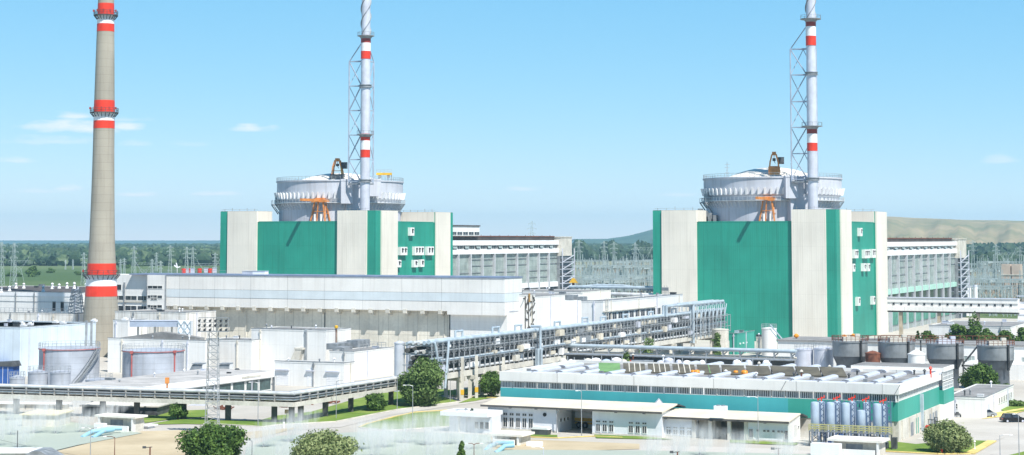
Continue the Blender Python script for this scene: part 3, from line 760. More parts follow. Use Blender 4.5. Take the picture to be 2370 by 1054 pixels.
    for i, z in enumerate(zl):
        e = lambda v, z=z: Vector((v.x, v.y, z))
        b.bar(e(la), (-rs_, 0, z), .28); b.bar(e(lb), (0, rs_, z), .26); b.bar(e(la), e(lb), .26)
        if i < len(zl) - 1:
            z2 = zl[i + 1]; f_ = (lambda v, z=z2: Vector((v.x, v.y, z)))
            if i % 2 == 0:
                b.bar(e(la), (-rs_, 0, z2), .3); b.bar(e(la) * .5 + e(lb) * .5, f_(la), .2); b.bar(e(la) * .5 + e(lb) * .5, f_(lb), .2); b.bar(e(lb), (0, rs_, z2), .2)
            else:
                b.bar((-rs_, 0, z), f_(la), .3); b.bar(e(la), f_(la) * .5 + f_(lb) * .5, .2); b.bar(e(lb), f_(la) * .5 + f_(lb) * .5, .2); b.bar((0, rs_, z), f_(lb), .2)
    b.build('support_lattice', mat('lattice_grey_blue', (.38, .44, .54), .5, .08, .5), st)
    # base frame that carries the lattice over the containment rim
    b = MB(); zb_ = zl[-1] - .8
    b.bar(la + Vector((0, 0, zb_)), lb + Vector((0, 0, zb_)), .5); b.bar(lc + Vector((-rs_, 0, zb_)), la + Vector((0, 0, zb_)), .5); b.bar(lc + Vector((0, rs_, zb_)), lb + Vector((0, 0, zb_)), .5)
    b.build('base_frame', M_GREY, st)
    # ---- orange A-frame hoist on the dome
    hp = (781, 415, 367) if left else (1792, 408, 352)
    Yh = Yd - rad * .55; q = P(hp[0], hp[1], Yh); sc_ = Yh / F
    zc = q.z
    hc = thing('roof_hoist', ('orange and yellow A-frame hoist on a black base on the left dome' if left else 'orange A-frame hoist with an orange plate skirt on the right dome'), 'hoist', q, -.1)
    H_ = (hp[1] - hp[2]) * sc_; wb = (13 if left else 12.5) * sc_
    b = MB()
    for yy in (-1.2, 1.2):
        for sgn in (-1, 1):
            b.bar((sgn * wb, yy, 0), (sgn * wb * .72, yy, H_ * .62), .38); b.bar((sgn * wb * .72, yy, H_ * .60), (sgn * wb * .38, yy, H_ * .9), .38)
        b.bar((-wb * .4, yy, H_ * .89), (wb * .4, yy, H_ * .89), .4); b.bar((-wb * .8, yy, H_ * .4), (wb * .8, yy, H_ * .4), .12)
    b.box(-.6, .6, -1.3, 1.3, H_ * .88, H_); b.build('a_frame', M_ORANGE, hc)
    b = MB(); b.bar((0, 0, H_ * .9), (0, 0, H_ * .72), .15); b.box(-.5, .5, -.3, .3, H_ * .62, H_ * .74); b.bar((0, 0, H_ * .64), (.35, 0, H_ * .52), .18); b.build('hook_block', M_STEELD, hc)
    b = MB(); 
    if left: b.box(-wb - .4, wb + .2, -1.6, 1.6, -.9, 1.6); b.box(-wb - 1.6, wb + 1.2, -1.9, 1.9, -1.4, -.4)
    else: b.box(-wb - .1, wb + .1, -1.5, 1.5, -.3, 3.0)
    b.build('base_deck', M_STEELD if left else M_ORANGE, hc)
    b = MB(); b.box(wb * .72, wb * .72 + 1.9, -.8, .8, H_ * .50, H_ * .50 + 2.2); b.build('winch_cab', M_STEELD, hc)
    if left:
        b = MB()
        for yy in (-1.42, 1.42): b.bar((wb * .98, yy, 1.6), (wb * .74, yy, H_ * .58), .22)
        b.build('yellow_leg', M_YELLOW, hc)
    # ---- orange gantry on the front roof
    gp = (741, 513, 460, 15) if left else (1778.5, 512, 455, 14)
    Yg = D + 6 + 26 * .415; q = P(gp[0], gp[1], Yg); q.z = zB + .1; H_ = (gp[1] - gp[2]) / F * Yg; wt = gp[3] / F * Yg
    gt = thing('roof_gantry', ('orange four-legged gantry on the green front roof of the left reactor building' if left else 'orange four-legged gantry on the green front roof of the right reactor building'), 'gantry crane', q, -A, 'orange gantries on the reactor roofs')
    b = MB()
    for sx in (-1, 1):
        for sy in (-1, 1):
            b.bar((sx * wt * 1.3, sy * 1.6, 0), (sx * wt * .75, sy * .9, H_ * .86), .42)
        b.bar((sx * wt * 1.1, -1.3, H_ * .35), (sx * wt * 1.1, 1.3, H_ * .35), .2)
        b.bar((sx * wt * 1.28, -1.5, H_ * .05), (sx * wt * .8, .8, H_ * .8), .2)
    b.bar((-wt * 1.05, -1.2, H_ * .45), (wt * 1.05, -1.2, H_ * .45), .2); b.bar((-.6, -1.2, 0), (-.3, -.9, H_ * .85), .35)
    b.build('leg_frame', M_ORANGE, gt)
    b = MB(); b.box(-wt * 1.2, wt * 1.2, -1.5, 1.5, H_ * .85, H_ * .97); b.box(-.45, .45, -12.3, 1.5, H_ * .88, H_ * .99)
    b.box(-wt * .7, wt * .7, -1, 1, H_ * .97, H_ * 1.04); b.build('jib', M_ORANGE, gt)
    b = MB()
    for k in (-.55, .55): b.tube((k * wt, -1.6, 0), (k * wt, -1.6, 2.6), .35, 8)
    b.build('counterweight', M_WHITE2, gt)
    if left:
        q = P(889, 417, Yd + 4); bc = thing('beam_crane', 'yellow beam crane standing on the rim of the left containment drum', 'crane', q, 0)
        w_ = 18 / F * Yd; b = MB(); b.box(-w_, w_, -.6, .6, 1.7, 2.5); b.build('beam', M_YELLOW, bc)
        b = MB()
        for sx in (-.65, .5, .95): b.bar((sx * w_, 0, -1), (sx * w_, 0, 1.7), .28)
        for sx in (-.6, .5): b.box(sx * w_ - .4, sx * w_ + .6, -.5, .5, .7, 1.7)
        b.build('leg', M_GREY, bc); rail(bc, [(-w_, 0, 2.5), (w_, 0, 2.5)], 1.1, 1.2)
    else:
        q = P(1683, 418, Yd); am = thing('antenna_mast', 'thin lattice antenna mast on the right containment rim', 'mast', q)
        b = MB()
        for sx in (-.4, .4): b.bar((sx, 0, -1), (0, 0, 6), .1)
        for k in range(6): b.bar((-.4 + k * .06, 0, k), (.4 - k * .06, 0, k + .6), .07)
        for z in (2.5, 4.2, 5.2): b.bar((-.8, 0, z), (.8, 0, z), .12)
        b.build('lattice', M_STEEL, am)
    # roof antennas
    return t, C
unit('left'); unit('right')

# ================================================================== TURBINE HALLS
def turbine(side):
    left = side == 'left'
    if left: C = P(1046, 553, 657); end, tw, piers = 1292, 1318, [1060.6, 1089, 1116.5, 1144, 1170, 1196.6, 1222, 1247, 1270, 1294]; zt = 33.0
    else: C = P(2049, 553, 620); end, tw, piers = 2213, 2231, [2060.7, 2079, 2098, 2115, 2132, 2148.4, 2165.5, 2182, 2197.4, 2214]; zt = 32.2
    C.z = 0; fy = lambda px: reach(C, V, px, 25)
    Lb = fy(end); Lt = fy(tw)
    t = bldg('turbine_hall', 'long turbine hall with grey glazing between pale piers, behind the left reactor building' if left else
             'long turbine hall with grey glazing and a pale green band, behind the right reactor building', 'building', C)
    z = [31.4, 29.6, 28.0, 26.3, 14.6, 12.6] if left else [30.9, 29.3, 28.0, 26.2, 14.7, 12.9]
    b = MB(); b.box(-45, -.6, 0, Lb, 0, zt - 2.0); b.build('wall', M_GLASSG, t)
    b = MB(); b.box(-44, -1.6, .5, Lb - .3, zt - 2.0, zt); b.build('roof', M_ROOFD, t)
    b = MB()
    for k in range(12): b.bar((-1.9, Lb * (k + .5) / 12, zt), (-1.9, Lb * (k + .5) / 12, zt + .5), .12)
    b.box(-1.58, -1.45, .5, Lb - .4, zt - .25, zt + .12); b.build('roof_edge', M_RUST, t)
    for i, (a, c) in enumerate(((z[1], z[0]), (z[3], z[2]))):
        b = MB(); b.box(-.6, .25, 0, Lb, a, c); b.build('wall_band', M_BWHITE, t)
    b = MB(); b.box(-.6, .05, 0, Lb - .2, z[5], z[4]); b.build('wall_band', M_BWHITE if left else mat('mint_panel', (.42, .66, .56), .5, .06, .3), t)
    nb = 20
    for k in range(nb):                             # tilted clerestory lights
        y0, y1 = Lb * k / nb, Lb * (k + 1) / nb
        o = win(t, 'S', y0 + .1, y1 - .1, z[2] + .02, z[1] - .02, -.35, 3, 1, fr=.14)
        s = MB(); s.add([(-.2, y0 + .8, z[1] - .2), (-.2, y1 - .8, z[1] - .2), (.45, y1 - 1.0, z[2] + .4), (.45, y0 + .6, z[2] + .4)], [(0, 1, 2, 3)])
        if k % 2 == 0: s.build('open_sash', M_GLASSG, o)
    for px in piers:
        y = fy(px); b = MB(); b.box(-.6, .35, y - .45, y + .45, 0, z[3]); b.build('pier', mat('grey_pier', (.50, .525, .55), .7, .08, .3, streak=.25), t)
    for k, px in enumerate(piers[:-1]):
        y0, y1 = fy(px) + .55, fy(piers[k + 1]) - .55
        b = MB()
        for zz in (16.7, 19.3, 21.9, 24.2):
            if (k * 7 + int(zz)) % 3: b.box(-.6, -.35, y0, y1, zz, zz + .22)
        b.box(-.6, -.3, y0, y0 + .25, z[4], z[3]); b.build('glazing_bar', M_GREY, t)
        if not left:
            b = MB(); b.box(-.6, -.25, y0, y1, 2.2, 7.6); b.build('door_panel', mat('green_door_panel', (.10, .30, .22), .6, .15, .4, grid=(2, 2.4, .3)), t)
        b = MB(); b.box(-.6, -.28, y0, y1, 8.2, z[5] - .05); b.build('window', M_GLASS, t)
    # stair tower with open landings at the far end
    b = MB(); b.box(-10, .6, Lb + .01, Lt, 0, zt - 8); b.build('stair_tower', M_GREY, t)
    b = MB(); b.box(-8, 1.0, Lb + .1, Lt + .2, zt - 8, zt - .5); b.box(-8.2, 1.2, Lb - .1, Lt + .4, zt - .5, zt - .1); b.build('tower_head', M_CONC2, t)
    for k in range(8):
        z0 = 2 + k * 2.9; b = MB(); b.box(.6, 1.7, Lb + .2, Lt + 1.2, z0, z0 + .25); b.box(.6, 1.4, Lb + .5, Lt - 1, z0 + .25, z0 + 1.6, 1)
        b.bar((1.6, Lb + .4, z0 + .1), (1.6, Lt + 1, z0 + 2.9), .3); b.bar((1.7, Lb + .2, z0 + 1.3), (1.7, Lt + 1.2, z0 + 1.3), .12)
        b.build('landing', [M_STACK, M_STEELD], t)
    for yy in (Lb + .3, Lt + 1.1):
        b = MB(); b.bar((1.75, yy, 0), (1.75, yy, zt - 5), .35); b.build('stair_post', M_STACK, t)
    if left:
        y1 = fy(1112); b = MB(); b.box(-14, -.4, 0, y1, zt, 36.6); o = b.build('penthouse', M_WHITE2, t)
        for k in range(5): win(o, 'S', y1 * k / 5 + .2, y1 * (k + 1) / 5 - .3, zt + .3, 34.6, -.4, 2)
        b = MB(); b.box(-14.2, -.1, -.2, y1 + .2, 36.6, 37.0); b.build('penthouse_roof', M_ROOFD, t)
    return t
turbine('left'); turbine('right')

# ================================================================== LONG WHITE HALL
def long_hall():
    C = P(1168, 645, 480.); C.z = 0; Y = 480.
    fx = lambda px: -reach(C, -U, px, 15); fy = lambda px: reach(C, V, px, 15)
    z0, z1, z2, z3 = pz(645, Y), pz(679.5, Y), pz(700.5, Y), pz(731, Y)
    xe, xm, xs, xl = fx(272), fx(385), fx(1035), fx(343); D = fy(1208)
    t = bldg('long_hall', 'long white windowless hall with overhanging upper storey and a bare concrete lower wall', 'building', C)
    b = MB(); b.box(xm, 0, 0, D, z1, z0); b.build('upper_wall', M_WHITE3, t)
    b = MB(); b.box(xm, 0, -.06, D + 0, z2 + .06, z1 - .06); b.build('wall_band', mat('bluish_white_panel', (.66, .72, .75), .5, .04, .2, streak=.1, grid=(12, 50, .2)), t)
    b = MB(); b.box(xm, 0, 0, D, z3 + .9, z2); b.box(xs, 0, -.02, D, z3, z3 + .9); b.build('lower_band', M_WHITE3, t)
    b = MB(); b.box(xm, -.1, .15, D - .2, z1 - .06, z1); b.box(xm, -.1, .15, D - .2, z2, z2 + .06); b.build('joint', M_STEELD, t)
    b = MB(); b.box(xm, xs, 2.2, D, 0, z3 + .9); b.build('concrete_wall', M_CONC, t)
    b = MB(); b.box(xs, 0, 1.6, D - .02, 0, z3); b.build('white_lower_wall', M_WHITE2, t)
    b = MB(); b.box(xs - .15, xs + .15, 1.5, 2.3, 0, z3); b.build('downpipe', M_STEELD, t)
    n = 17
    for k in range(n):
        x = xm + (xs - xm) * (k + .6) / n
        b = MB(); b.box(x - .55, x + .55, -.2, 2.25, z3 + .1, z3 + 1.2); b.box(x - .35, x + .35, .9, 2.2, z3 - .5, z3 + .1); b.build('corbel', M_CONC2, t)
    for px in (1020, 958, 743, 560):
        x = fx(px); b = MB(); b.box(x - .12, x + .12, 2.02, 2.2, .5, z3 - .2); b.build('downpipe', M_CONC2 if px != 743 else M_STEELD, t)
    b = MB(); b.box(xm - 13, .15, -.15, D + .15, z0, z0 + .35); b.box(xm - 12, -.5, .5, D - .5, z0 + .35, z0 + .4); b.build('roof_edge', mat('slate_blue_flashing', (.20, .25, .36), .5), t)
    b = MB(); b.box(-.02, .10, 3, D * .8, z3 + .9, z3 + 1.15); b.build('cable_tray', M_STACK, t)
    # left stair block and window block
    b = MB(); b.box(xl, xm - .12, -.5, D, 2, z0); o = b.build('stair_block', M_WHITE2, t)
    for yy in (664, 686, 708):
        zz = pz(yy + 4, Y + 50); win(o, 'F', xm - 6.2, xm - 1.0, zz, zz + .95, -.5, 3)
    for yy in (690, 714):
        zz = pz(yy + 4, Y + 50); win(o, 'F', xl + 1.2, xl + 3.5, zz, zz + 1.6, -.5, 2, 2)
    b = MB(); b.box(xl - .2, xl - .001, -.6, .4, 2, z0); b.box(xm - .119, xm - .002, -.6, .3, 2, z0); b.build('corner_joint', M_GREY, t)
    xw = fx(225); Yw = 530
    b = MB(); b.box(xw, xl - .2, 1.5, D, 2, z0); o = b.build('window_block', M_WHITE2, t)
    za, zb = pz(673, Yw), pz(659, Yw)
    win(o, 'F', xl - 17.5, xl - 10.5, za, zb, 1.5, 4, name='window', glass=M_DARK)
    for (ya, yb) in ((696, 685), (721, 708)):
        a_, b_ = pz(ya, Yw), pz(yb, Yw)
        for k in range(4):
            x0 = xl - 18 + k * 4.4; win(o, 'F', x0, x0 + 4.2, a_, b_, 1.5, 2, 1)
        s = MB(); s.box(xl - 18.2, xl - .2, 1.2, 1.5, a_ - .5, a_ - .1); s.build('sill', M_CONC2, o)
    s = MB(); s.box(xl - 9.6, xl - 9.2, 1.1, 1.5, 2, zb + .6); s.box(xl - 18, xl - 17.7, 1.1, 1.5, 2, zb + 1); s.build('pilaster', M_GREY, o)
    # things standing on the roof
    zr = z0 + .4
    rs2 = random.Random(5)
    for k, px in enumerate([425, 432, 441, 446, 462, 477, 486, 497]):
        p = P(px, 632, 536 + 2 * (k % 3)); red = k in (0, 2, 4, 6)
        q = thing('storage_drum', 'red drum or crate standing on the left end of the long hall roof', 'drum', (p.x, p.y, zr), 0, 'red drums on the long hall roof') if red else \
            thing('equipment_case', 'pale grey case standing among red drums on the long hall roof', 'case', (p.x, p.y, zr), 0, 'grey cases on the long hall roof')
        b = MB(); h = 1.25 if red else rs2.uniform(.8, 1.5)
        if red: b.lathe([(.62, 0), (.62, .4), (.68, .42), (.62, .45), (.62, h * .7), (.68, h * .72), (.62, h)], 14); b.build('body', M_RED, q); c = MB(); c.lathe([(.6, h), (.5, h + .08)], 14); c.build('lid', M_REDD, q)
        else: b.box(-.6, .6, -.5, .5, 0, h); b.box(-.7, .7, -.6, .6, h, h + .1); b.build('body', M_STACK, q)
    p = P(410, 630, 540); q = thing('whirling_vent', 'white bird-like rotary vent on the left end of the long roof', 'vent', (p.x, p.y, zr)); b = MB()
    b.bar((0, 0, 0), (0, 0, 1.6), .15); b.bar((-.9, 0, 2.2), (.2, 0, 1.4), .35); b.bar((-.3, 0, 2.9), (.1, 0, 1.4), .3); b.bar((0, 0, 1.5), (.9, 0, 1.8), .3); b.build('blades', M_BWHITE, q)
    p = P(603, 634, 515); q = thing('roof_hut', 'low white roof hut with grey end on the long hall roof', 'hut', (p.x, p.y, zr), -A); b = MB(); b.box(-2, 2, -1, 1, 0, .9); b.build('body', M_BWHITE, q)
    b = MB(); b.box(-5.5, -2.02, -1, 1, 0, .8); b.build('end_box', M_STACK, q)
    b = MB(); b.box(-5.6, 2.1, -1.1, 1.1, .9, 1.0); b.build('lid', M_STACK, q)
    rail(t, [(xm - 12, D * .3, zr), (xm + 18, D * .3, zr)], 1.0, 2.5)
    return t
long_hall()

def dress(t, La, Lb, zt, seed):
    r_ = random.Random(seed)
    for k in range(max(1, int(La / 9))):
        x = -La + La * (k + r_.uniform(.2, .8)) / max(1, int(La / 9)); b = MB(); b.box(x - .11, x + .11, -.28, -.02, 0, zt - .1); b.box(x - .25, x + .25, -.3, -.02, zt - .9, zt - .5); b.build('downpipe', r_.choice((M_STACK, M_GREY, M_CONC2)), t)
    for k in range(max(1, int(Lb / 14))):
        y = Lb * (k + r_.uniform(.2, .8)) / max(1, int(Lb / 14)); b = MB(); b.box(.02, .26, y - .11, y + .11, 0, zt - .1); b.build('downpipe', r_.choice((M_STACK, M_CONC2)), t)
    for k in range(3 + int(La * Lb / 160)):
        x = -r_.uniform(1, max(1.5, La - 1)); y = r_.uniform(1, max(1.5, Lb - 1)); h = r_.uniform(.3, .9); w_ = r_.uniform(.3, .9); b = MB()
        if r_.random() < .5: b.box(x - w_, x + w_, y - w_ * .7, y + w_ * .7, zt - .25, zt + h * .7); b.box(x - w_ * 1.1, x + w_ * 1.1, y - w_ * .8, y + w_ * .8, zt + h * .7, zt + h * .8)
        else: b.lathe([(.14, zt - .2), (.14, zt + h), (.3, zt + h + .05), (.1, zt + h + .3)], 10, x, y)
        b.build('roof_unit', r_.choice((M_BWHITE, M_GREY, M_STACK, M_STEELD)), t)
def simple(name, label, cat, pxc, Y, top, pxl=None, pxr=None, m=M_WHITE2, roof=M_ROOFG, La=None, Lb=None, parapet=.35, z0=0, ribs=0):
    """a flat-roofed block placed by its near corner; left and right ends where the photo shows them"""
    C = P(pxc, top, Y); zt = C.z; C.z = 0
    La = La or (-(-reach(C, -U, pxl, zt)) if pxl is not None else 10)
    Lb = Lb or (reach(C, V, pxr, zt) if pxr is not None else 10)
    t = bldg(name, label, cat, C)
    b = MB(); b.box(-La, 0, 0, Lb, z0, zt - .3); b.build('wall', m, t)
    b = MB(); b.box(-La + .25, -.25, .25, Lb - .25, zt - .3, zt - parapet + .1 if parapet > .45 else zt - .12); b.build('roof', roof, t)
    b = MB(); b.box(-La - .1, .1, -.1, .0, zt + .002, zt + .14); b.box(.0, .1, .0, Lb, zt + .002, zt + .14); b.build('coping', M_GREY, t)
    b = MB()
    b.box(-La - .06, .06, -.06, .24, zt - .3, zt); b.box(-.24, .06, .24, Lb + .06, zt - .3, zt)
    dress(t, La, Lb, zt, len(COL.objects))
    b.box(-La - .06, -.24, Lb - .24, Lb + .06, zt - .3, zt); b.box(-La - .06, -La + .24, .24, Lb - .24, zt - .3, zt); b.build('parapet', m, t)
    return t, La, Lb, zt, C
# annex right of the long hall
t, La, Lb, zt, C = simple('annex', 'low white windowless annex with blank bright wall right of the long hall', 'building', 1238, 497, 687, None, 1348, La=20)
t, La, Lb, zt, C = simple('lattice_block', 'narrow block with a rusty lattice wall between long hall and annex', 'building', 1214, 488, 683, None, 1238, m=M_WHITE2, La=12)
b = MB(); rs2 = random.Random(2)
for k in range(44):
    y = rs2.uniform(.3, Lb - .4); z = rs2.uniform(1, zt - .6); b.bar((.06, y, z), (.06 + rs2.uniform(0, .2), y + rs2.uniform(-1.6, 1.6), z + rs2.uniform(-1.2, 1.6)), .28)
for y in (0.2, Lb * .35, Lb * .7): b.bar((.1, y, 0), (.1, y, zt - .3), .25)
b.build('lattice_screen', M_CONCD, t)
b = MB(); b.box(.25, .5, Lb * .3, Lb * .4, zt - 2.0, zt + .3); b.build('rusty_duct', mat('ochre_rust', (.50, .30, .10), .8, .2, .8), t)
simple('flat_roof_block', 'flat grey roofed block seen between long hall and glazed turbine hall', 'building', 1345, 560, 676, 1150, None, m=M_WHITE2, Lb=25)
# building with window row behind the pipe trestle
t, La, Lb, zt, C = simple('workshop_block', 'white block with a row of windows under a deep blank fascia behind the trestle', 'building', 1396, 455, 697, 1346, 1580, m=M_WHITE2)
fy = lambda px: reach(C, V, px, 10)
for k in range(12):
    y0 = 2 + k * 4.1; win(t, 'S', y0, y0 + 3.0, zt - 5.0, zt - 3.0, 0, 2, 1)
b = MB(); b.box(0.001, .5, -.2, Lb * .62, zt - 2.8, zt - 2.5); b.build('fascia_edge', M_CONC2, t)
b = MB(); b.box(-La + .5, -1.0, -.12, 0, zt - 8.5, zt - 5.2); b.build('roller_door', mat('blue_grey_shutter', (.26, .31, .42), .5, .05, .5), t)
b = MB()
for k in range(16): b.bar((.3, 1.2, .5 + k), (.3, 2.6, .5 + k), .12)
b.bar((.3, 1.2, 0), (.3, 1.2, zt + .6), .15); b.bar((.3, 2.6, 0), (.3, 2.6, zt + .6), .15); b.build('ladder', M_CONC2, t)
b = MB(); b.box(-1.2, -.3, 6, Lb - 6, zt - .02, zt + .1); b.box(-12, -10, 4, 8, zt - .1, zt + 1.2); b.box(-9, -7.5, 5, 8, zt - .1, zt + .8)
b.build('roof_plant', M_GREY, t)
b = MB()
for k in range(5): b.bar((-1 - k * .4, Lb - 9, zt), (-1 - k * .4, Lb - 9, zt + 1.6 + (k % 2)), .1)
b.box(-2.8, -1, Lb - 9.3, Lb - 8.8, zt + 1.2, zt + 2.1); b.build('roof_signal_frame', M_GREY, t)

# ================================================================== LEFT-HAND BUILDINGS
# shed with dark roof at the far left
t, La, Lb, zt, C = simple('storage_hall', 'low white hall under a dark brown roof at the far left, in the chimney shadow', 'building', 193, 533, 678, None, None, m=M_WHITE2, roof=M_ROOFD, La=70, Lb=58)
b = MB(); b.box(-70, .03, -.12, -.0, zt - 1.2, zt - .32); b.build('fascia', M_BWHITE, t)
for px in (124, 143):
    x = -reach(C, -U, px, 12); win(t, 'F', x - .5, x + .9, zt - 5.5, zt - 2.6, 0, 1, 1, glass=M_DARK)
b = MB(); b.box(-70, -.5, -.1, -.001, zt - 2.9, zt - 2.8); b.build('cable', M_GREY, t)
for px, py, h in [(3, 676, 1.2), (22, 674, 2.1), (37, 667, 2.2), (55, 667, 2.2), (100, 675, 2.3), (121, 668, 2.4), (137, 667, 1.9), (155, 667, 2.4), (172, 668, 2.7)]:
    h *= .78; p = G(px, py, zt); v = thing('roof_vent', 'small white hooded vent on the dark brown far left roof', 'roof vent', (p.x, min(p.y, 590), zt - .1), 0, 'white vents on the dark roof')
    b = MB(); b.lathe([(.6, 0), (.34, h * .45), (.38, h * .6)], 12); b.build('cone', M_BWHITE, v, True)
    b = MB(); b.lathe([(.34, h * .6), (.34, h * .7)], 10); b.build('neck', M_STEELD, v)
    b = MB(); b.lathe([(.42, h * .7), (.46, h * .82), (.2, h)], 12); b.build('cap', M_BWHITE, v, True)
# rusty parapet block in front
t, La, Lb, zt, C = simple('parapet_block', 'low white block with rust-streaked parapet and roof railing left of the chimney', 'building', 174, 508, 727, None, 193,
    m=mat('rust_streaked_white', (.74, .72, .68), .6, .06, .3, streak=.75), La=60)
rail(t, [(-58, .5, zt), (-.5, .5, zt)], 1.3, 1.6, .09)
# lattice headframe beside the chimney
p = P(176, 722, 515); t = thing('cable_headframe', 'tangled silver steel lattice headframe just left of the chimney', 'steel frame', (p.x, p.y, zt))
b = MB(); rs2 = random.Random(9)
for sx in (-2.2, 2.2):
    for sy in (-1.5, 1.5): b.bar((sx * 1.1, sy, -zt + 8), (sx * .45, sy * .5, 6.8), .22)
for k in range(7):
    z = k * .95; s = 2.2 * (1 - .075 * k)
    for sy in (-1.4, 1.4): b.bar((-s, sy, z), (s, sy, z + rs2.uniform(-.3, .3)), .15); b.bar((-s, sy, z), (s, sy, z + .95), .13); b.bar((s, sy, z), (-s, sy, z + .95), .13)
b.build('lattice', M_STEEL, t)
# pale blue building
t, La, Lb, zt, C = simple('process_building', 'pale blue-white panelled building with grey roof at the left edge, behind the tanks', 'building', 47, 424, 758, None, 222, m=M_PALEBL, La=26, roof=M_ROOFG, parapet=.5)
b = MB(); b.box(.02, .5, Lb - 4.2, Lb - 3.9, 0, zt + .6); b.box(.02, .5, Lb - 2.2, Lb - 1.9, 0, zt + .4); b.build('downpipe', M_STEEL, t)
for x, y in ((-4, 6), (-7, 12), (-3.5, 20), (-9, 24), (-5, 34), (-12, 15), (-15, 8), (-3, 44)):
    b = MB(); b.box(x - .7, x + .7, y - .5, y + .5, zt - .2, zt + .3); b.box(x - .3, x + .3, y - .3, y + .3, zt + .3, zt + .55); b.build('roof_light', M_BWHITE, t)
b = MB(); b.box(-26, -3, -2.6, -.02, 3.2, 3.5); b.box(-22, -3, -2.4, -.3, 0, 3.2); b.build('lean_to', M_BLUE, t)
# blocks right of the chimney
t, La, Lb, zt, C = simple('pipe_gallery_block', 'white rust-stained block right behind the chimney foot', 'building', 430, 478, 724, 266, None, m=MATS['rust_streaked_white'], Lb=14)
t, La, Lb, zt, C = simple('boiler_annex', 'small square white annex at the right foot of the chimney', 'building', 297, 470, 742, 262, None, m=M_WHITE2, Lb=8)
p0 = P(300, 757, 458); p1 = P(412, 757, 458); t = thing('conveyor_bridge', 'blue-grey enclosed bridge running to a white and blue braced box', 'bridge', p0)
b = MB(); L_ = (p1 - p0).length; b.box(0, L_, 0, 3, 0, 1.45); b.build('bridge_tube', mat('blue_grey_panel', (.36, .42, .52), .5, .06, .4), t)
b = MB(); b.box(-.1, L_, -.12, 3.1, 1.45, 1.6); b.build('cap', M_STACK, t)
b = MB()
for k in range(3): b.bar((L_ * (.15 + .35 * k), 1.5, 0), (L_ * (.15 + .35 * k), 1.5, -7.5), .4)
b.build('prop', M_CONC2, t)
b = MB(); b.box(L_, L_ + 3.3, -.3, 2.6, -3.0, 1.5); o = b.build('braced_box', M_BWHITE, t)
b = MB()
for x0, z0 in ((L_, -3), (L_ + 1.65, -3), (L_, -.75), (L_ + 1.65, -.75)):
    b.bar((x0 + .1, -.36, z0), (x0 + 1.55, -.36, z0 + 2.2), .2); b.bar((x0 + 1.55, -.36, z0), (x0 + .1, -.36, z0 + 2.2), .2)
for x0 in (L_ + .1, L_ + 1.65, L_ + 3.2): b.bar((x0, -.38, -3), (x0, -.38, 1.5), .2)
b.build('cross_brace', M_BLUEP, o)
# white process block complex behind tank
t, La, Lb, zt, C = simple('plant_block', 'white block behind the right large tank, with a low roof ridge', 'building', 476, 428, 789, 250, 487, m=M_WHITE2)
b = MB(); b.extrude([(-La + 1, zt - .1), (-3, zt - .1), (-3, zt + .5), (-La + 14, zt + 1.7)], 'y', 2, 4); b.build('roof_ridge', M_ROOFG, t)
t, La, Lb, zt, C = simple('plant_block', 'plain white wall block left of the tallest white block', 'building', 583, 436, 788, 478, None, m=M_WHITE2, Lb=9)
t, La, Lb, zt, C = simple('tall_block', 'tallest plain white block in front of the concrete wall of the long hall', 'building', 754, 432, 765, 582, 812, m=M_WHITE2)
fx = lambda px: -reach(C, -U, px, 8)
b = MB(); x = fx(709); b.box(x - .28, x + .28, -.3, -.01, 0, zt + .25); b.build('downpipe', M_STEEL, t)
win(t, 'F', fx(694), fx(706), pz(810, 437), pz(802, 437), 0, 2, 1, glass=M_DARK)
b = MB(); b.box(-La + .5, x - .3, .3, .5, zt, zt + .25); b.box(x + .5, -4, .3, .5, zt, zt + .25); b.build('coping', M_ROOFG, t)
b = MB(); x = fx(690); b.extrude([(x - 1.6, zt - 7.8), (x + .8, zt - 7.8), (x + 1.8, zt - 4.6), (x, zt - 4.6)], 'y', -1.4, -.05); b.box(x - .2, x + 2.1, -1.5, -.05, zt - 4.6, zt - 4.2); b.build('sloping_duct', M_CONC2, t)
p = P(778, 800, 436)
q = thing('beacon_pole', 'pole with orange lamp head on the edge of the tallest white block', 'lamp pole', (p.x, p.y, zt - 4), 0); b = MB(); b.bar((0, 0, 0), (0, 0, 4.2), .18); b.build('pole', M_RUST, q)
b = MB(); b.lathe([(.2, 4.2), (.45, 4.4), (.45, 4.8), (.15, 5.0)], 10); b.build('lamp', M_YELLOW, q)
t, La, Lb, zt, C = simple('side_block', 'bright white block with a long right wall ending at two silver cylinders', 'building', 820, 414, 814, 763, 911, m=M_WHITE2)
b = MB(); b.box(-12, -9, 8, 22, zt - .3, zt + 1.1); b.box(-10, -7, 14, 20, zt + .0, zt + 1.6); b.box(-8, -5, 4, 8, zt - .2, zt + .6); b.build('roof_plant', M_GREY, t)
rail(t, [(-14, Lb - 2, zt), (-1, Lb - 2, zt), (-1, 4, zt)], 1.2, 2, .08)
t, La, Lb, zt, C = simple('garage', 'low white garage with three pale shutter doors behind the near pipe bridge', 'garage', 796, 393, 841, 637, 820, m=M_WHITE2)
fx = lambda px: -reach(C, -U, px, 2)
for a_, b_, lb in ((640, 669, 'left'), (711, 727, 'mid'), (756, 786, 'right')):
    x0, x1 = fx(a_), fx(b_); b = MB(); b.box(x0, x1, -.02, .05, 0, 3.3); 
    for k in range(8): b.box(x0 + .02, x1 - .02, -.06, -.02, .2 + k * .38, .45 + k * .38)
    b.build('shutter_door', M_BWHITE, t); b = MB(); b.box(x0 - .1, x1 + .1, -.5, -.01, 3.35, 3.6); b.build('canopy', M_STACK, t)
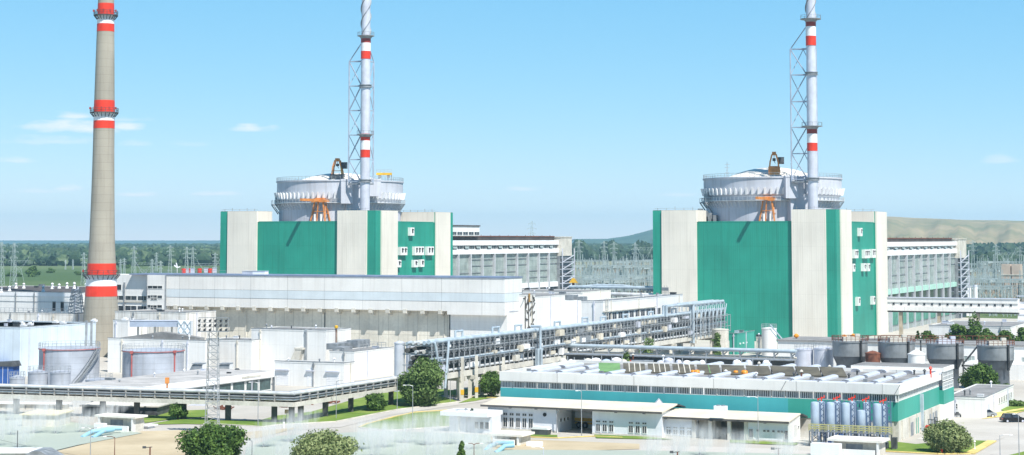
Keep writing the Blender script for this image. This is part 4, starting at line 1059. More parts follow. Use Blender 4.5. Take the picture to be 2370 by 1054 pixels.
# low glass-fronted building
t, La, Lb, zt, C = simple('control_building', 'low building with glazed wall under a white fascia, behind the near pipe bridge', 'building', 330, 342, 897, None, 628, m=M_FRAME, La=16)
b = MB(); b.box(-16.5, .5, -.5, Lb + .5, zt - 1.15, zt + .1); b.build('fascia', M_BWHITE, t)
b = MB(); b.box(-16.2, .2, -.2, Lb + .2, zt + .1, zt + .18); b.build('roof_felt', mat('light_grey_felt', (.47, .455, .44), .9, .12, .25, fine=.12), t)
b = MB(); b.box(.45, .56, Lb - 12, Lb - 5, zt - .7, zt - .3); b.build('worn_lettering_band', M_CONC2, t)
for k in range(9):
    y0 = Lb * k / 9 + .2; win(t, 'S', y0, y0 + Lb / 9 - .4, .5, zt - 1.2, .02, 1, 1, glass=mat('green_glass', (.07, .12, .12), .12, .2, .6), fr=.16)
b = MB(); b.box(-.1, .3, Lb + .6, Lb + 1.0, 0, 4.3); b.build('end_post', M_GREY, t)
for px, Y in ((455, 388), (518, 388)):
    p = P(px, 866, Y); q = thing('sloping_skylight', 'grey sloping skylight hood on a white box, %s the floodlight mast' % ('left of' if px < 480 else 'right of'), 'skylight', (p.x, p.y, 0), -.12)
    b = MB(); b.extrude([(-1.9, 0), (1.3, 0), (1.3, p.z + 2.1), (-.7, p.z + 2.1), (-1.9, p.z + .8)], 'y', 0, 2.4); b.build('box', M_BWHITE, q)
    b = MB(); b.add([(-1.75, -.04, p.z + .5), (1.2, -.04, p.z + .5), (1.25, -.04, p.z + 2.0), (-.9, -.04, p.z + 2.0)], [(0, 1, 2, 3)]); b.box(-1.0, 1.35, -.3, 2.5, p.z + 2.1, p.z + 2.25); b.build('glazed_slope', M_GREY, q)
for px, py in ((549, 858), (520, 864)):
    p = P(px, py, 385); q = thing('roof_fan', 'small black roof fan near the low glazed building', 'roof fan', (p.x, p.y, 0), 0, 'black roof fans'); b = MB(); b.tube((0, 0, 0), (0, 0, p.z), .2, 8); b.build('stem', M_GREY, q)
    b = MB(); b.lathe([(.3, p.z - .1), (.5, p.z + .1), (.5, p.z + .35), (.2, p.z + .5)], 10); b.build('cap', M_STEELD, q)

# ================================================================== TANKS
def tank(name, label, px, wpx, top, Y, m=M_TANK, group=None, red=(), rails=True, roofm=None, cone=.5, stair=False, cat='tank', hoops=True):
    p = P(px, top, Y); r = wpx / 2 / F * Y; h = p.z
    t = thing(name, label, cat, (p.x, Y, 0), 0, group)
    b = MB(); b.lathe([(r, -.1), (r, h - .25), (r + .07, h - .24), (r + .07, h), (r - .05, h)], 56); b.build('shell', m, t, True)
    b = MB(); b.lathe([(r - .06, h - .01), (r * .5, h + cone * .6), (.05, h + cone)], 40); b.build('roof', roofm or m, t, True)
    if rails:
        b = MB(); n = max(14, int(r * 6))
        for k in range(n):
            a, a2 = 6.2832 * k / n, 6.2832 * (k + 1) / n; q = lambda a, z: ((r + .05) * math.cos(a), (r + .05) * math.sin(a), z)
            b.bar(q(a, h), q(a, h + 1.15), .06)
            for zz in (.6, 1.15): b.bar(q(a, h + zz), q(a2, h + zz), .055)
        b.build('railing', M_STEEL, t)
    for px_ in red:                                  # fire-water riser and ring main
        x = (px_ - px) / F * Y; y = -math.sqrt(max(0, r * r - x * x)) - .22
        b = MB(); b.tube((x, y, .2), (x, y, h), .16, 8); b.box(x - .32, x + .32, y - .3, y + .3, h - .5, h + .1); b.build('red_riser', M_REDM, t)
    if red:
        b = MB(); n = 40
        for k in range(n):
            a, a2 = 6.2832 * k / n, 6.2832 * (k + 1) / n; b.bar(((r + .15) * math.cos(a), (r + .15) * math.sin(a), h - .15), ((r + .15) * math.cos(a2), (r + .15) * math.sin(a2), h - .15), .13)
        b.build('red_ring_pipe', M_REDM, t)
    if stair:
        b = MB(); a0, a1 = -.25, -1.25; n = 26
        for k in range(n):
            a = a0 + (a1 - a0) * k / n; a2 = a0 + (a1 - a0) * (k + 1) / n; z = h * (1 - k / n) ; z2 = h * (1 - (k + 1) / n)
            for rr in (r + .2, r + 1.0):
                b.bar((rr * math.cos(a), rr * math.sin(a), z), (rr * math.cos(a2), rr * math.sin(a2), z2), .12, .3); b.bar((rr * math.cos(a), rr * math.sin(a), z + 1), (rr * math.cos(a2), rr * math.sin(a2), z2 + 1), .07)
            b.bar(((r + .2) * math.cos(a), (r + .2) * math.sin(a), z), ((r + 1) * math.cos(a), (r + 1) * math.sin(a), z), .25, .06)
        b.build('stair', M_GREY, t)
    return t
tank('storage_tank', 'large silver storage tank with one red riser and diagonal stair, left of the chimney foot', 161, 136, 805, 402, red=(116,), stair=True)
tank('storage_tank', 'large silver storage tank with two red risers right of the chimney foot', 355, 139, 810, 402, red=(318, 412))
tank('small_tank', 'small squat grey tank, left one of a pair before the large tank', 88, 45, 861, 383)
tank('small_tank', 'small squat grey tank, right one of a pair before the large tank', 140, 46, 861, 382)
tank('small_tank', 'low grey tank just behind the pipe bridge, below the stair of the large tank', 229, 60, 879, 372)
tank('small_tank', 'lowest grey tank behind the pipe bridge near the left edge', 40, 34, 874, 374)
tank('small_tank', 'pale low tank lid peeping over the pipe bridge, right of the lowest tanks', 296, 42, 887, 366, rails=False)
b_ = thing('blue_shelter', 'deep blue shelter with a dark roof at the left edge', 'shelter', P(6, 870, 396), -.2)
b = MB(); b.box(-4, 2.4, 0, 3, -6, 2.0); b.build('wall', M_BLUE, b_); b = MB(); b.extrude([(-4.4, 2.0), (2.8, 2.0), (2.2, 3.1), (-4.2, 2.7)], 'y', -.3, 3.3); b.build('roof', M_STEELD, b_)
b = MB()
for k in range(5): b.box(-3.6 + k * 1.2, -3.5 + k * 1.2, -.1, .0, -5, 1.9)
b.build('door_rib', M_STACK, b_)
for px, wp, lb in ((925, 24, 'left'), (951, 22, 'right')):
    t = tank('vertical_vessel', 'tall plain silver cylinder, %s of the two at the end of the bright block' % lb, px, wp, 793, 384 + (px - 925) * .12, rails=False, cone=.35, m=M_STACK, group=None)
b = MB()

# ================================================================== PIPE TRESTLES
def trestle(name, label, pts, zd, cols, pipes, posts, zt, wdt=3.4, beam=.7, postsp=3.0, mid=(), rails=(), colw=1.0, colm=None, twin=False):
    """pts: plan points; zd deck level; cols: distances along for piers; pipes: (offset, z, radius, material)"""
    t = thing(name, label, 'pipe trestle', (pts[0].x, pts[0].y, 0)); o = Vector((pts[0].x, pts[0].y, 0))
    q = [Vector((p.x, p.y, 0)) - o for p in pts]
    def frame(i):
        d = (q[i + 1] - q[i]).normalized(); return d, Vector((-d.y, d.x, 0))
    def at(s):
        for i in range(len(q) - 1):
            L_ = (q[i + 1] - q[i]).length
            if s <= L_ or i == len(q) - 2: d, n = frame(i); return q[i] + d * s, d, n
            s -= L_
    def offs(off, z):
        out = []
        for i in range(len(q)):
            if i == 0: d, n = frame(0); out.append(q[0] + n * off)
            elif i == len(q) - 1: d, n = frame(i - 1); out.append(q[i] + n * off)
            else:
                n1 = frame(i - 1)[1]; n2 = frame(i)[1]; m_ = (n1 + n2).normalized(); out.append(q[i] + m_ * off / max(.3, m_.dot(n1)))
        return [p + Vector((0, 0, z)) for p in out]
    tot = sum((q[i + 1] - q[i]).length for i in range(len(q) - 1))
    for off in (-wdt / 2, wdt / 2):
        l = offs(off, zd); b = MB()
        for i in range(len(l) - 1):
            e = (l[i + 1] - l[i]).normalized() * .15; b.bar(l[i], l[i + 1] - (e if i < len(l) - 2 else e * 0), .35, beam)
        b.build('deck_beam', M_CONC2, t)
    b = MB(); s = 0.0
    while s < tot:
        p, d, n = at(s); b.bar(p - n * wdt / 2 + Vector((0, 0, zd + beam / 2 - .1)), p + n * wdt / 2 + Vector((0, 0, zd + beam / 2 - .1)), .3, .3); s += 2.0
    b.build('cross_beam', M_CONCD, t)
    for off, z, r, m in pipes:
        b = MB(); b.pipe(offs(off, z), r, 10); b.build('pipe', m, t, True)
    k = 0; s = .5
    while s < tot:
        p, d, n = at(s); b = MB()
        for sg in (-1, 1): b.bar(p + n * sg * wdt * .5 + Vector((0, 0, zd + beam / 2)), p + n * sg * wdt * .5 + Vector((0, 0, zt - .3)), .2)
        for zz in mid: b.bar(p - n * wdt * .55 + Vector((0, 0, zz)), p + n * wdt * .55 + Vector((0, 0, zz)), .22)
        b.build('support_frame', posts, t); s += postsp; k += 1
        if k > 95: break
    for s in cols:
        p, d, n = at(s); b = MB()
        if twin:
            for sg in (-.45, .45): b.bar(p + n * sg * wdt - Vector((0, 0, .1)), p + n * sg * wdt + Vector((0, 0, zd - beam / 2)), colw * .7)
            b.bar(p - n * .7 * wdt + Vector((0, 0, zd - beam / 2 - .4)), p + n * .7 * wdt + Vector((0, 0, zd - beam / 2 - .4)), .8)
        else:
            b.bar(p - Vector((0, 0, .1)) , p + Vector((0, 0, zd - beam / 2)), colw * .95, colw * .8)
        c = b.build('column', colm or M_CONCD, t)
    for off, z in rails:
        l = offs(off, z); b = MB()
        for i in range(len(l) - 1):
            for hh in (.55, 1.1): b.bar(l[i] + Vector((0, 0, hh)), l[i + 1] + Vector((0, 0, hh)), .07)
            n_ = int((l[i + 1] - l[i]).length / 1.5)
            for k in range(n_ + 1):
                x = l[i].lerp(l[i + 1], k / max(1, n_)); b.bar(x, x + Vector((0, 0, 1.1)), .07)
        b.build('railing', M_STEEL, t)
    return t, at, tot
a0 = P(-60, 900, 338); a1 = P(672, 905, 319); Lr = reach(Vector((a1.x, a1.y, 0)), V, 948, 5); a2 = Vector((a1.x, a1.y, 0)) + V * Lr
L01 = (Vector((a1.x, a1.y, 0)) - Vector((a0.x, a0.y, 0))).length
def s01(px):
    d = (Vector((a1.x, a1.y, 0)) - Vector((a0.x, a0.y, 0))).normalized(); return reach(Vector((a0.x, a0.y, 0)), d, px, 2)
def s12(px): return L01 + reach(Vector((a1.x, a1.y, 0)), V, px, 2)
trestle('pipe_bridge', 'long low concrete pipe bridge crossing the foreground left of the big tree', [a0, a1, a2], 3.35,
        [s01(x) for x in (38, 137, 238, 317, 425, 528, 635)] + [L01 + .5] + [s12(x) for x in (696, 753, 812, 856, 905)],
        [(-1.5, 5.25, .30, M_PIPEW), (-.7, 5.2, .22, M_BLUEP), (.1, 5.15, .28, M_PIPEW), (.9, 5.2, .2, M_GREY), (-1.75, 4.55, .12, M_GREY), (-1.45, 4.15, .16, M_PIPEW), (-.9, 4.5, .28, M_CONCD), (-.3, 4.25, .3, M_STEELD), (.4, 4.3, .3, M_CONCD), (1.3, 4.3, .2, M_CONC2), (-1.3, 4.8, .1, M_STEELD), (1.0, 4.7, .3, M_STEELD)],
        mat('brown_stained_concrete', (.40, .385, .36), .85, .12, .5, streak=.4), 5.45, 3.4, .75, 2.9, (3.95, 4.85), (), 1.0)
S0 = P(1070, 780, 371); S0 = Vector((S0.x, S0.y, 0)); sA = S0 - V * 20; sB = S0 + V * 165
def sT(px): return 20 + reach(S0, V, px, 6)
trestle('pipe_trestle', 'tall multi-level steel and concrete pipe trestle running back to the right reactor building', [sA, sB], 5.2,
        [sT(x) for x in (1035, 1060, 1088, 1120, 1150, 1180, 1215, 1250, 1290, 1330, 1380, 1430, 1480, 1530, 1580, 1625)],
        [(-2.6, 12.1, .42, M_BLUEP), (-1.6, 11.95, .38, M_BLUEP), (-.4, 11.8, .3, M_PIPEW), (.8, 11.9, .35, M_PIPEW), (2.2, 11.8, .3, M_BLUEP),
         (-2.2, 10.9, .3, M_STEELD), (.5, 10.8, .4, M_CONCD), (-2.4, 9.1, .3, M_STEELD), (.9, 9.0, .45, M_CONCD), (-1.0, 7.1, .4, M_STEELD), (1.6, 7.0, .45, M_CONCD), (2.2, 10.4, .5, M_CONCD), (-2.7, 10.1, .22, M_GREY), (-1.5, 10.2, .35, M_CONC2), (.2, 10.2, .35, M_PIPEW), (-2.8, 8.3, .3, M_BLUEP), (-1.6, 8.0, .3, M_GREY), (-.2, 8.1, .4, M_CONC2), (1.4, 8.1, .4, M_STEELD), (-2.5, 6.2, .28, M_PIPEW), (-1.4, 6.1, .25, M_STEELD), (.6, 6.2, .35, M_GREY)],
        M_STEEL, 12.2, 6.0, 1.1, 2.4, (7.6, 9.7, 11.4), ((-3.3, 7.6), (-3.3, 9.7)), 1.1, colm=M_CONC2, twin=True)
# extra pipework hung on the trestle: expansion loops, boxes, walkways
def trestle_extras():
    t = [o for o in COL.objects if o.name.startswith('pipe_trestle')][0]
    rs2 = random.Random(21); o = sA; n = Vector((-V.y, V.x, 0)); up = Vector((0, 0, 1))
    def L_(s, off, z): return V * s + n * off + up * z
    for k in range(95):
        s = rs2.uniform(3, 160); off = rs2.choice((-3.0, -2.7, -2.2, -1.5)); z = rs2.choice((6.8, 8.7, 9.0, 10.7, 11.0)); w_ = rs2.uniform(.8, 3.4); b = MB()
        c = L_(s, off, z); d = V * w_; b.bar(c, c + d, rs2.uniform(.5, 1.3), rs2.uniform(.6, 1.5)); b.build('equipment_box', rs2.choice((M_BWHITE, M_CONC2, M_STACK, M_GREY, M_ROOFW, M_BWHITE, M_ROOFW)), t)
    for k in range(9):
        s = 12 + k * 16 + rs2.uniform(-3, 3); b = MB(); z0, z1 = 12.1, 13.3 + rs2.uniform(0, .4)
        b.pipe([L_(s, -2.2, z0), L_(s, -2.2, z1), L_(s + 3.2, -2.2, z1), L_(s + 3.2, -2.2, z0)], .22, 8); b.build('expansion_loop', M_BLUEP, t, True)
    # high portal near the reactor building
    b = MB(); q0 = 20 + reach(S0, V, 1512, 14); q1 = 20 + reach(S0, V, 1575, 14)
    for off in (-3.6, -2.8): b.pipe([L_(q0, off, 11.9), L_(q0, off, 14.5), L_(q1, off, 14.6), L_(q1, off, 4.)], .38, 10)
    b.build('high_portal_pipe', M_BLUEP, t, True)
    b = MB(); q2 = 20 + reach(S0, V, 1650, 14)
    for off in (-3.0, -1.6, 0): b.pipe([L_(q1 - 2, off, 14.4), L_(q2, off, 14.4)], .4, 10)
    for k in range(9): s = q1 + (q2 - q1) * k / 8; b.bar(L_(s, -3.4, 5), L_(s, -3.4, 14.2), .25); b.bar(L_(s, 2, 5), L_(s, 2, 14.2), .25); b.bar(L_(s, -3.6, 13.8), L_(s, 2.4, 13.8), .3); b.bar(L_(s, -3.4, 10), L_(s + 2, -3.4, 13.6), .2)
    b.build('upper_pipe_rack', M_BLUEP, t)
    b = MB()
    for zz in (10.5, 7.4, 6.0): b.bar(L_(q1 - 4, -4.2, zz), L_(q2 + 3, -4.2, zz), .16)
    for k in range(14): s = q1 - 4 + (q2 - q1 + 7) * k / 13; b.bar(L_(s, -4.2, 5.8), L_(s, -4.2, 10.6), .14)
    b.box(0, 0, 0, 0, 0, 0) if False else None
    b.build('walkway_rails', M_STEEL, t)
    # vertical riser cluster left of the transverse pipe
    b = MB(); q3 = 20 + reach(S0, V, 1203, 8)
    for off, rr in ((-4.4, .38), (-5.1, .3), (-3.9, .25)): b.tube(L_(q3, off, 1.2), L_(q3, off, 8.2), rr, 10)
    b.pipe([L_(q3 + 1.5, -4.2, 3), L_(q3 + 1.5, -4.2, 13), L_(q3 + 1.5, -2, 13.0)], .28, 8); b.pipe([L_(q3, -4.6, 1.4), L_(q3 - 2, -11, 1.0)], .3, 8)
    b.bar(L_(q3, -4.4, 8.1), L_(q3 + 2, -4.4, 8.1), .7, .4); b.build('riser_cluster', M_BLUEP, t, True)
    # legs of the near pale blue frame
    b = MB()
    b.pipe([L_(1, -3.4, 12.0), L_(4, -3.6, 3)], .25, 8); b.pipe([L_(7, -3.4, 12.0), L_(5, -3.6, 3)], .25, 8); b.bar(L_(-1, -3.4, 9), L_(4, -3.4, 9), .3)
    b.build('inclined_leg', M_BLUEP, t, True)
    for px in (1070, 1103, 1165):                    # tall pale posts standing on the near side
        s = 20 + reach(S0 - n * 4.2, V, px, 3); b = MB(); b.bar(L_(s, -4.2, 0), L_(s, -4.2, 8.6 if px != 1165 else 7.5), .6); b.build('tall_post', M_CONC2, t)
        b = MB(); b.bar(L_(s, -4.2, 1.3), L_(s, -4.2, 2.3), .68); b.build('yellow_marking', M_YELLOW, t)
trestle_extras()
# transverse pale blue pipe on posts
q0 = P(1290, 797, 416); q0.z = 0
Lp = reach(q0, U, 1842, 7.8)
t = thing('elevated_pipe', 'straight pale blue pipe on short posts crossing behind the saw-tooth workshop roof', 'pipe', q0, -A)
b = MB(); b.pipe([(0, 0, 10.8), (0, 0, 7.85), (Lp, 0, 7.85)], .42, 12); b.pipe([(.4, .9, 7.85), (Lp, .9, 7.85)], .3, 10); b.build('pipe', M_BLUEP, t, True)
for k in range(15):
    b = MB(); x = 1 + k * (Lp - 2) / 14; b.bar((x, 0, 0), (x, 0, 7.5), .3); b.bar((x, 0, 6.6), (x + .8, .9, 7.5), .2); b.bar((x, -.6, 7.4), (x, 1.3, 7.4), .25); b.build('post', M_STEEL, t)
b = MB(); b.pipe([(0, .6, 6.4), (Lp, .6, 6.4)], .22, 8); b.build('lower_pipe', M_CONC2, t, True)
# pale pipes behind, between the long hall and the right reactor building
q0 = P(1318, 664, 600); zq = q0.z; q0.z = 0
t = thing('elevated_pipe', 'pair of pale blue pipes on posts beneath the switchyard, right of the glazed hall', 'pipe', q0, -A); Lp = reach(q0, U, 1518, 16)
b = MB(); b.pipe([(0, 0, zq), (Lp, 0, zq)], .5, 10); b.build('pipe', M_BLUEP, t, True)
b = MB(); b.pipe([(0, 2, zq - .5), (Lp * .3, 2, zq + .6), (Lp * .6, 2, zq + .5), (Lp, 2, zq - 1.3)], .45, 10); b.build('pipe', M_BLUEP, t, True)
b = MB(); b.pipe([(0, -1, zq - 2), (Lp, -1, zq - 2.3)], .6, 10); b.build('pipe', M_PIPEW, t, True)
for k in range(12): b = MB(); b.bar((k * Lp / 11, 0, 0), (k * Lp / 11, 0, zq - .4), .35); b.bar((k * Lp / 11, -1.5, zq - 2.8), (k * Lp / 11, 2.3, zq - 2.8), .4); b.build('post', M_GREY, t)
p = P(1327, 655, 640); t = thing('yellow_crane_head', 'small yellow crane head on a rusty post beside the glazed hall tower', 'crane', (p.x, p.y, 0)); b = MB(); b.bar((0, 0, 0), (0, 0, p.z), .9); b.build('post', M_RUST, t)
b = MB(); b.extrude([(-1.6, p.z), (1.6, p.z), (.4, p.z + 1.6), (-.4, p.z + 1.6)], 'y', -1, 1); b.build('head', M_YELLOW, t)

# ================================================================== SAW-TOOTH WORKSHOP
def workshop():
    Y = 289.; C = P(2080, 891, Y); zt = C.z; C.z = 0
    fx = lambda px, z=7: -reach(C, -U, px, z); fy = lambda px, z=7: reach(C, V, px, z)
    La = -fx(1156); L1 = fy(2179); L2 = fy(2203)
    z1, z2, z3 = pz(914, Y), pz(932.5, Y), pz(977, Y)
    t = bldg('sawtooth_workshop', 'long workshop with turquoise wall, window ribbon and rows of curved skylights on its roof', 'building', C)
    xs = fx(1822)
    b = MB(); b.box(-La, xs, .4, 1, z3, z2); b.build('turquoise_wall', M_TEAL, t)
    b = MB(); b.box(xs + .002, -.3, .4, 1, z3, z2); b.box(-1, -.4, 1, L1, z3, z2); b.build('sea_green_wall', M_TEALG, t)
    b = MB(); b.box(-La + .1, -1.0, .5, L1, 0, z3 + .01); b.box(-1.0, -.25, .7, L1, 0, z3 - .02); o = b.build('base_wall', M_CONC2, t)
    for k, (a_, b_, hh) in enumerate(((2110, 2117, 2.2), (2124, 2129, 2.6), (2137, 2142, 2.6), (2155, 2165, 2.3), (2168, 2172, 2.4))):
        d = MB(); d.box(-.24, -.17, fy(a_, 1), fy(b_, 1), 0, hh); d.build('door', M_TEALG if k in (1, 2) else M_GREY, o)
    for k in range(5):
        d = MB(); x = fy(2090 + k * 17, 2); d.box(-.3, -.02, x, x + .3, 0, z3); d.build('pilaster', M_CONC2, o)
    b = MB(); b.box(-La, 0, 0, .45, z1, zt); b.box(-.45, 0, .45, L1, z1, zt); b.box(-La, -La + .45, .45, L1, z1, zt); b.box(-La + .45, -.45, L1 - .45, L1, z1, zt)
    b.build('parapet', mat('white_fascia', (.80, .79, .76), .5, .03, .2, streak=.12, grid=(14.0, 40, .3)), t)
    b = MB(); b.box(-La + .45, -.45, .45, L1 - .45, zt - .9, zt - .55); b.build('roof', M_ROOFG, t)
    n = 30                                           # window ribbon along the front, one mesh per bay
    for k in range(n):
        x0 = -La + La * k / n; x1 = -La + La * (k + 1) / n - .0
        g_ = M_GLASS if k % 3 else mat('pale_glass', (.16, .19, .22), .15, .25, .8)
        win(t, 'F', x0 + .05, x1 - .12, z2 + .02, z1 - .02, .55, 7, 1, fr=.13, glass=g_)
    m = 16
    for k in range(m):
        y0 = L1 * k / m; y1 = L1 * (k + 1) / m; win(t, 'S', y0 + .1, y1 - .1, z2 + .02, z1 - .02, -.55, 5, 2, fr=.12, glass=mat('pale_glass2', (.30, .35, .38), .2, .2, .8))
    b = MB(); b.box(-.4, .1, L1 * .52, L1 * .54, 0, z2); b.build('downpipe', M_BLUEP, t)
    # taller end bay
    z5 = pz(852, Y + L1 * V.y)
    b = MB(); b.box(-16, .45, L1 + .01, L2, z2 + 1.2 + 1.4, z5); b.box(-16, .3, L1 + .02, L2, 0, z3); o = b.build('end_bay', M_WHITE2, t)
    b = MB(); b.box(-16, .35, L1 + .02, L2 - .02, z3, z2 - .6); b.build('end_bay_green_wall', M_TEALG, o)
    for za, zb in ((z2 - .6, z2 + .75), (z2 + .95, z2 + 2.55)): win(o, 'S', L1 + .1, L2 - .1, za, zb, .2, 7, 2, fr=.14, glass=MATS['pale_glass2'])
    b = MB(); b.box(-15.8, .2, L1 + .2, L2 - .2, z5, z5 + .05); b.build('end_bay_roof', M_ROOFG, o)
    # expansion joints in the fascia
    for px in (1807, 2070):
        x = fx(px, zt); b = MB(); b.bar((x, -.03, z1), (x + .9, -.03, zt), .12, .08); b.build('fascia_joint', M_GREY, t)
    # curved skylights, each an object part on the roof
    zr = zt - .55
    def barrel(x, y, ln, wd, h, mm=M_SKYL, name='skylight', axis='y', lift=.25):
        b = MB(); pr = [(-wd / 2, 0)] + [(-wd / 2 * math.cos(a), lift + (h - lift) * math.sin(a)) for a in np.linspace(.0, math.pi, 11)] + [(wd / 2, 0)]
        b.extrude(pr, axis, 0, ln, 0)
        for s_ in np.linspace(0, ln, 5): b.extrude([(p[0] * 1.02, p[1] * 1.015 + .01) for p in pr], axis, max(0, s_ - .04), min(ln, s_ + .04), 1)
        o = b.build(name, [mm, M_STACK], t); o.location = (x, y, zr); return o
    N = 15; sp = La / N
    for k in range(N):
        x = -La + sp * (k + .75)
        barrel(x + .2, 6.5 + .3 * (k % 2), 10.5, 1.5, .55)
        o = barrel(x - sp * .5, 3.0, sp * .92, 1.5, .42, lift=.12); o.rotation_euler = (0, 0, R(-90)); o.location = (x - sp * .75, 4.6, zr)
        if k in (0, 3, 6, 9, 11, 13): 
            b = MB(); b.box(x - 2.3, x - 1.7, 9 + k % 3, 9.6 + k % 3, zr, zr + .5); b.build('roof_drain', M_GREY, t)
        if k > 3: barrel(x + .4, 31.5, 8.5, 1.6, .6)
        if k < 2 or k > 11: barrel(x + .2, 19, 9, 1.5, .55)
    for k, px in enumerate([1410, 1467, 1524, 1581, 1638, 1695, 1752, 1809, 1866, 1923]):
        Yp = 328 - (px - 1410) * .021; p = P(px, 845, Yp) - C; x, y = p.dot(U), p.dot(V); 
        b = MB(); w_ = 4.1; lo = (2.1, -5.2)
        T = [(x - w_ / 2, y, zr + 1.35), (x + w_ / 2, y, zr + 1.35), (x + w_ / 2 + lo[0], y + lo[1], zr + .25), (x - w_ / 2 + lo[0], y + lo[1], zr + .25)]
        Bq = [(a, c, d - .18) for a, c, d in T]
        b.add(T + Bq, [(0, 1, 2, 3), (7, 6, 5, 4), (0, 4, 5, 1), (1, 5, 6, 2), (2, 6, 7, 3), (3, 7, 4, 0)])
        for xx in (x - w_ / 2 + .2, x + w_ / 2 - .2): b.bar((xx, y, zr), (xx, y, zr + 1.25), .12)
        o = b.build('tilted_panel', M_GRASSR if k == 0 else M_BROWNP, t)
        s = MB()
        for i in ((1, 2, 3) if k in (1, 2, 3) else ((2,) if k == 4 else ())):
            f = i / 4 + .02; A_ = Vector(T[0]).lerp(Vector(T[1]), f); B_ = Vector(T[3]).lerp(Vector(T[2]), f); s.bar(A_ + Vector((0, 0, .03)), B_ + Vector((0, 0, .03)), .16, .05)
        if s.v: s.build('panel_strip', M_GRASSR if k == 4 else M_CONC2, o)
    return t, C, zr
wt, WC, wzr = workshop()
def roofpt(px, py, z): return G(px, py, z)
for px, py, r in ((1604, 867, .5), (1613, 869, .62), (1624, 863, .5), (1703, 868, .5), (1723, 872, .72)):
    r *= .8; p = G(px, py, wzr); t = thing('roof_ventilator', 'orange ball-shaped roof ventilator, %s' % {1604: 'leftmost of the cluster of three', 1613: 'lowest of the cluster of three', 1624: 'back one of the cluster of three', 1703: 'small one standing left of the largest', 1723: 'largest one, standing alone at the right'}[px], 'ventilator', p, 0, 'orange ventilators on the workshop roof')
    b = MB(); b.lathe([(r * .45, 0), (r * .45, r * .7)], 12); b.build('neck', M_CONC2, t)
    b = MB(); b.lathe([(r * .5, r * .65), (r * .95, r * .9), (r * 1.05, r * 1.3), (r * .8, r * 1.75), (r * .2, r * 1.95)], 16)
    for k in range(12): a = k * .5236; b.bar((r * math.cos(a), r * math.sin(a), r * .85), (r * .75 * math.cos(a + .3), r * .75 * math.sin(a + .3), r * 1.8), .07)
    b.build('turbine_head', mat('amber_orange', (.80, .30, .02), .45, .08, .8), t)
rs2 = random.Random(31)
for i, (px, py, h, kd) in enumerate([(1535, 836, 1.2, 'w'), (1757, 858, 1.6, 'm'), (1838, 880, 1.4, 'd'), (1855, 878, 1.6, 'r'), (1920, 862, 1.3, 'm'), (1965, 882, 1.3, 'd'), (1984, 868, .8, 'd'), (2048, 882, 1.0, 'd'), (2116, 868, .9, 'd'), (2140, 875, 1.5, 'd'), (2154, 874, 1.9, 'R'), (1465, 832, 1.1, 'r'), (1680, 868, .9, 'w'), (1750, 872, .8, 'w')]):
    p = G(px, py, wzr); lb = {'w': 'small white capped pipe', 'm': 'small brown hooded vent', 'd': 'small dark flue', 'r': 'small rust-brown flue', 'R': 'thin red flue'}[kd]
    near = {1535: 'behind the second striped panel', 1757: 'between two plain brown panels', 1838: 'near the front parapet above the turquoise wall end', 1855: 'right behind the front parapet above the green wall', 1920: 'in front of the last brown panel', 1965: 'behind the parapet above the blue silos', 1984: 'between two skylights behind the silos',
            2048: 'behind the parapet near the right front corner', 2116: 'half way back near the right edge', 2140: 'beside a thin red flue', 2154: 'at the right end of the roof', 1465: 'at the back edge behind the striped panels', 1680: 'beside a skylight left of the orange balls', 1750: 'right of the largest orange ball'}[px]
    t = thing('roof_flue', lb + ' on the workshop roof, ' + near, 'roof vent', p, 0, 'flues on the workshop roof'); b = MB()
    b.lathe([(.16, 0), (.16, h * .75)], 10); b.build('pipe', {'w': M_BWHITE, 'm': M_CONC2, 'd': M_STEELD, 'r': M_RUST, 'R': M_RED}[kd], t)
    b = MB(); b.lathe([(.16, h * .72), (.34, h * .8), (.08, h)], 10); b.build('cap', {'w': M_BWHITE, 'm': M_CONC2, 'd': M_STEELD, 'r': M_CONC2, 'R': M_RED}[kd], t)

# ================================================================== CANOPY BUILDINGS IN FRONT
def canopy(name, label, pxc, Y, ye, pxl, roof_d, segs, wins, lift=.75, gable=None, opens=()):
    C = P(pxc, ye, Y); ze = C.z; C.z = 0
    fx = lambda px, z=1.5: -reach(C, -U, px, z); La = -fx(pxl, ze)
    t = bldg(name, label, 'building', C)
    b = MB(); b.extrude([(0, ze), (roof_d, ze + lift), (roof_d, ze + lift - .22), (0, ze - .22)], 'x', -La, 0); b.build('roof', M_ROOFW, t)
    b = MB(); b.extrude([(roof_d + .002, ze + lift - .05), (roof_d + 3, ze + lift - .7), (roof_d + 3, ze + lift - .9), (roof_d + .002, ze + lift - .3)], 'x', -La, .4); b.build('back_roof', M_STEELD, t)
    b = MB(); b.box(-La, 0, -.06, -.002, ze - .3, ze + .03); b.build('gutter', M_CONCD, t)
    for a_, c_ in segs:
        x0, x1 = fx(a_), fx(c_) if c_ < pxc - 3 else -.35
        b = MB(); b.box(x0, x1, .9, roof_d - .3, 0, ze - .18); o = b.build('wall', M_WSH, t)
        b = MB(); b.box(x0 - .03, x1 + .03, .84, .9, 0, .35); b.build('plinth', M_CONC2, o)
        for (p0, p1, n_, za, zb) in wins:
            if a_ <= p0 and p1 <= c_:
                for k in range(n_):
                    pa = p0 + (p1 - p0) * (k + .08) / n_; pb = p0 + (p1 - p0) * (k + .80) / n_; w_ = win(o, 'F', fx(pa), fx(pb), za, za + (zb - za) * .68, .9, 2, 1, fr=.08)
                    w2 = win(o, 'F', fx(pa), fx(pb), za + (zb - za) * .78, zb, .9, 2, 1, fr=.08)
    return t, C, ze, fx, La
M_WSH = mat('painted_white_wall', (.74, .76, .80), .55, .04, .3, streak=.12)
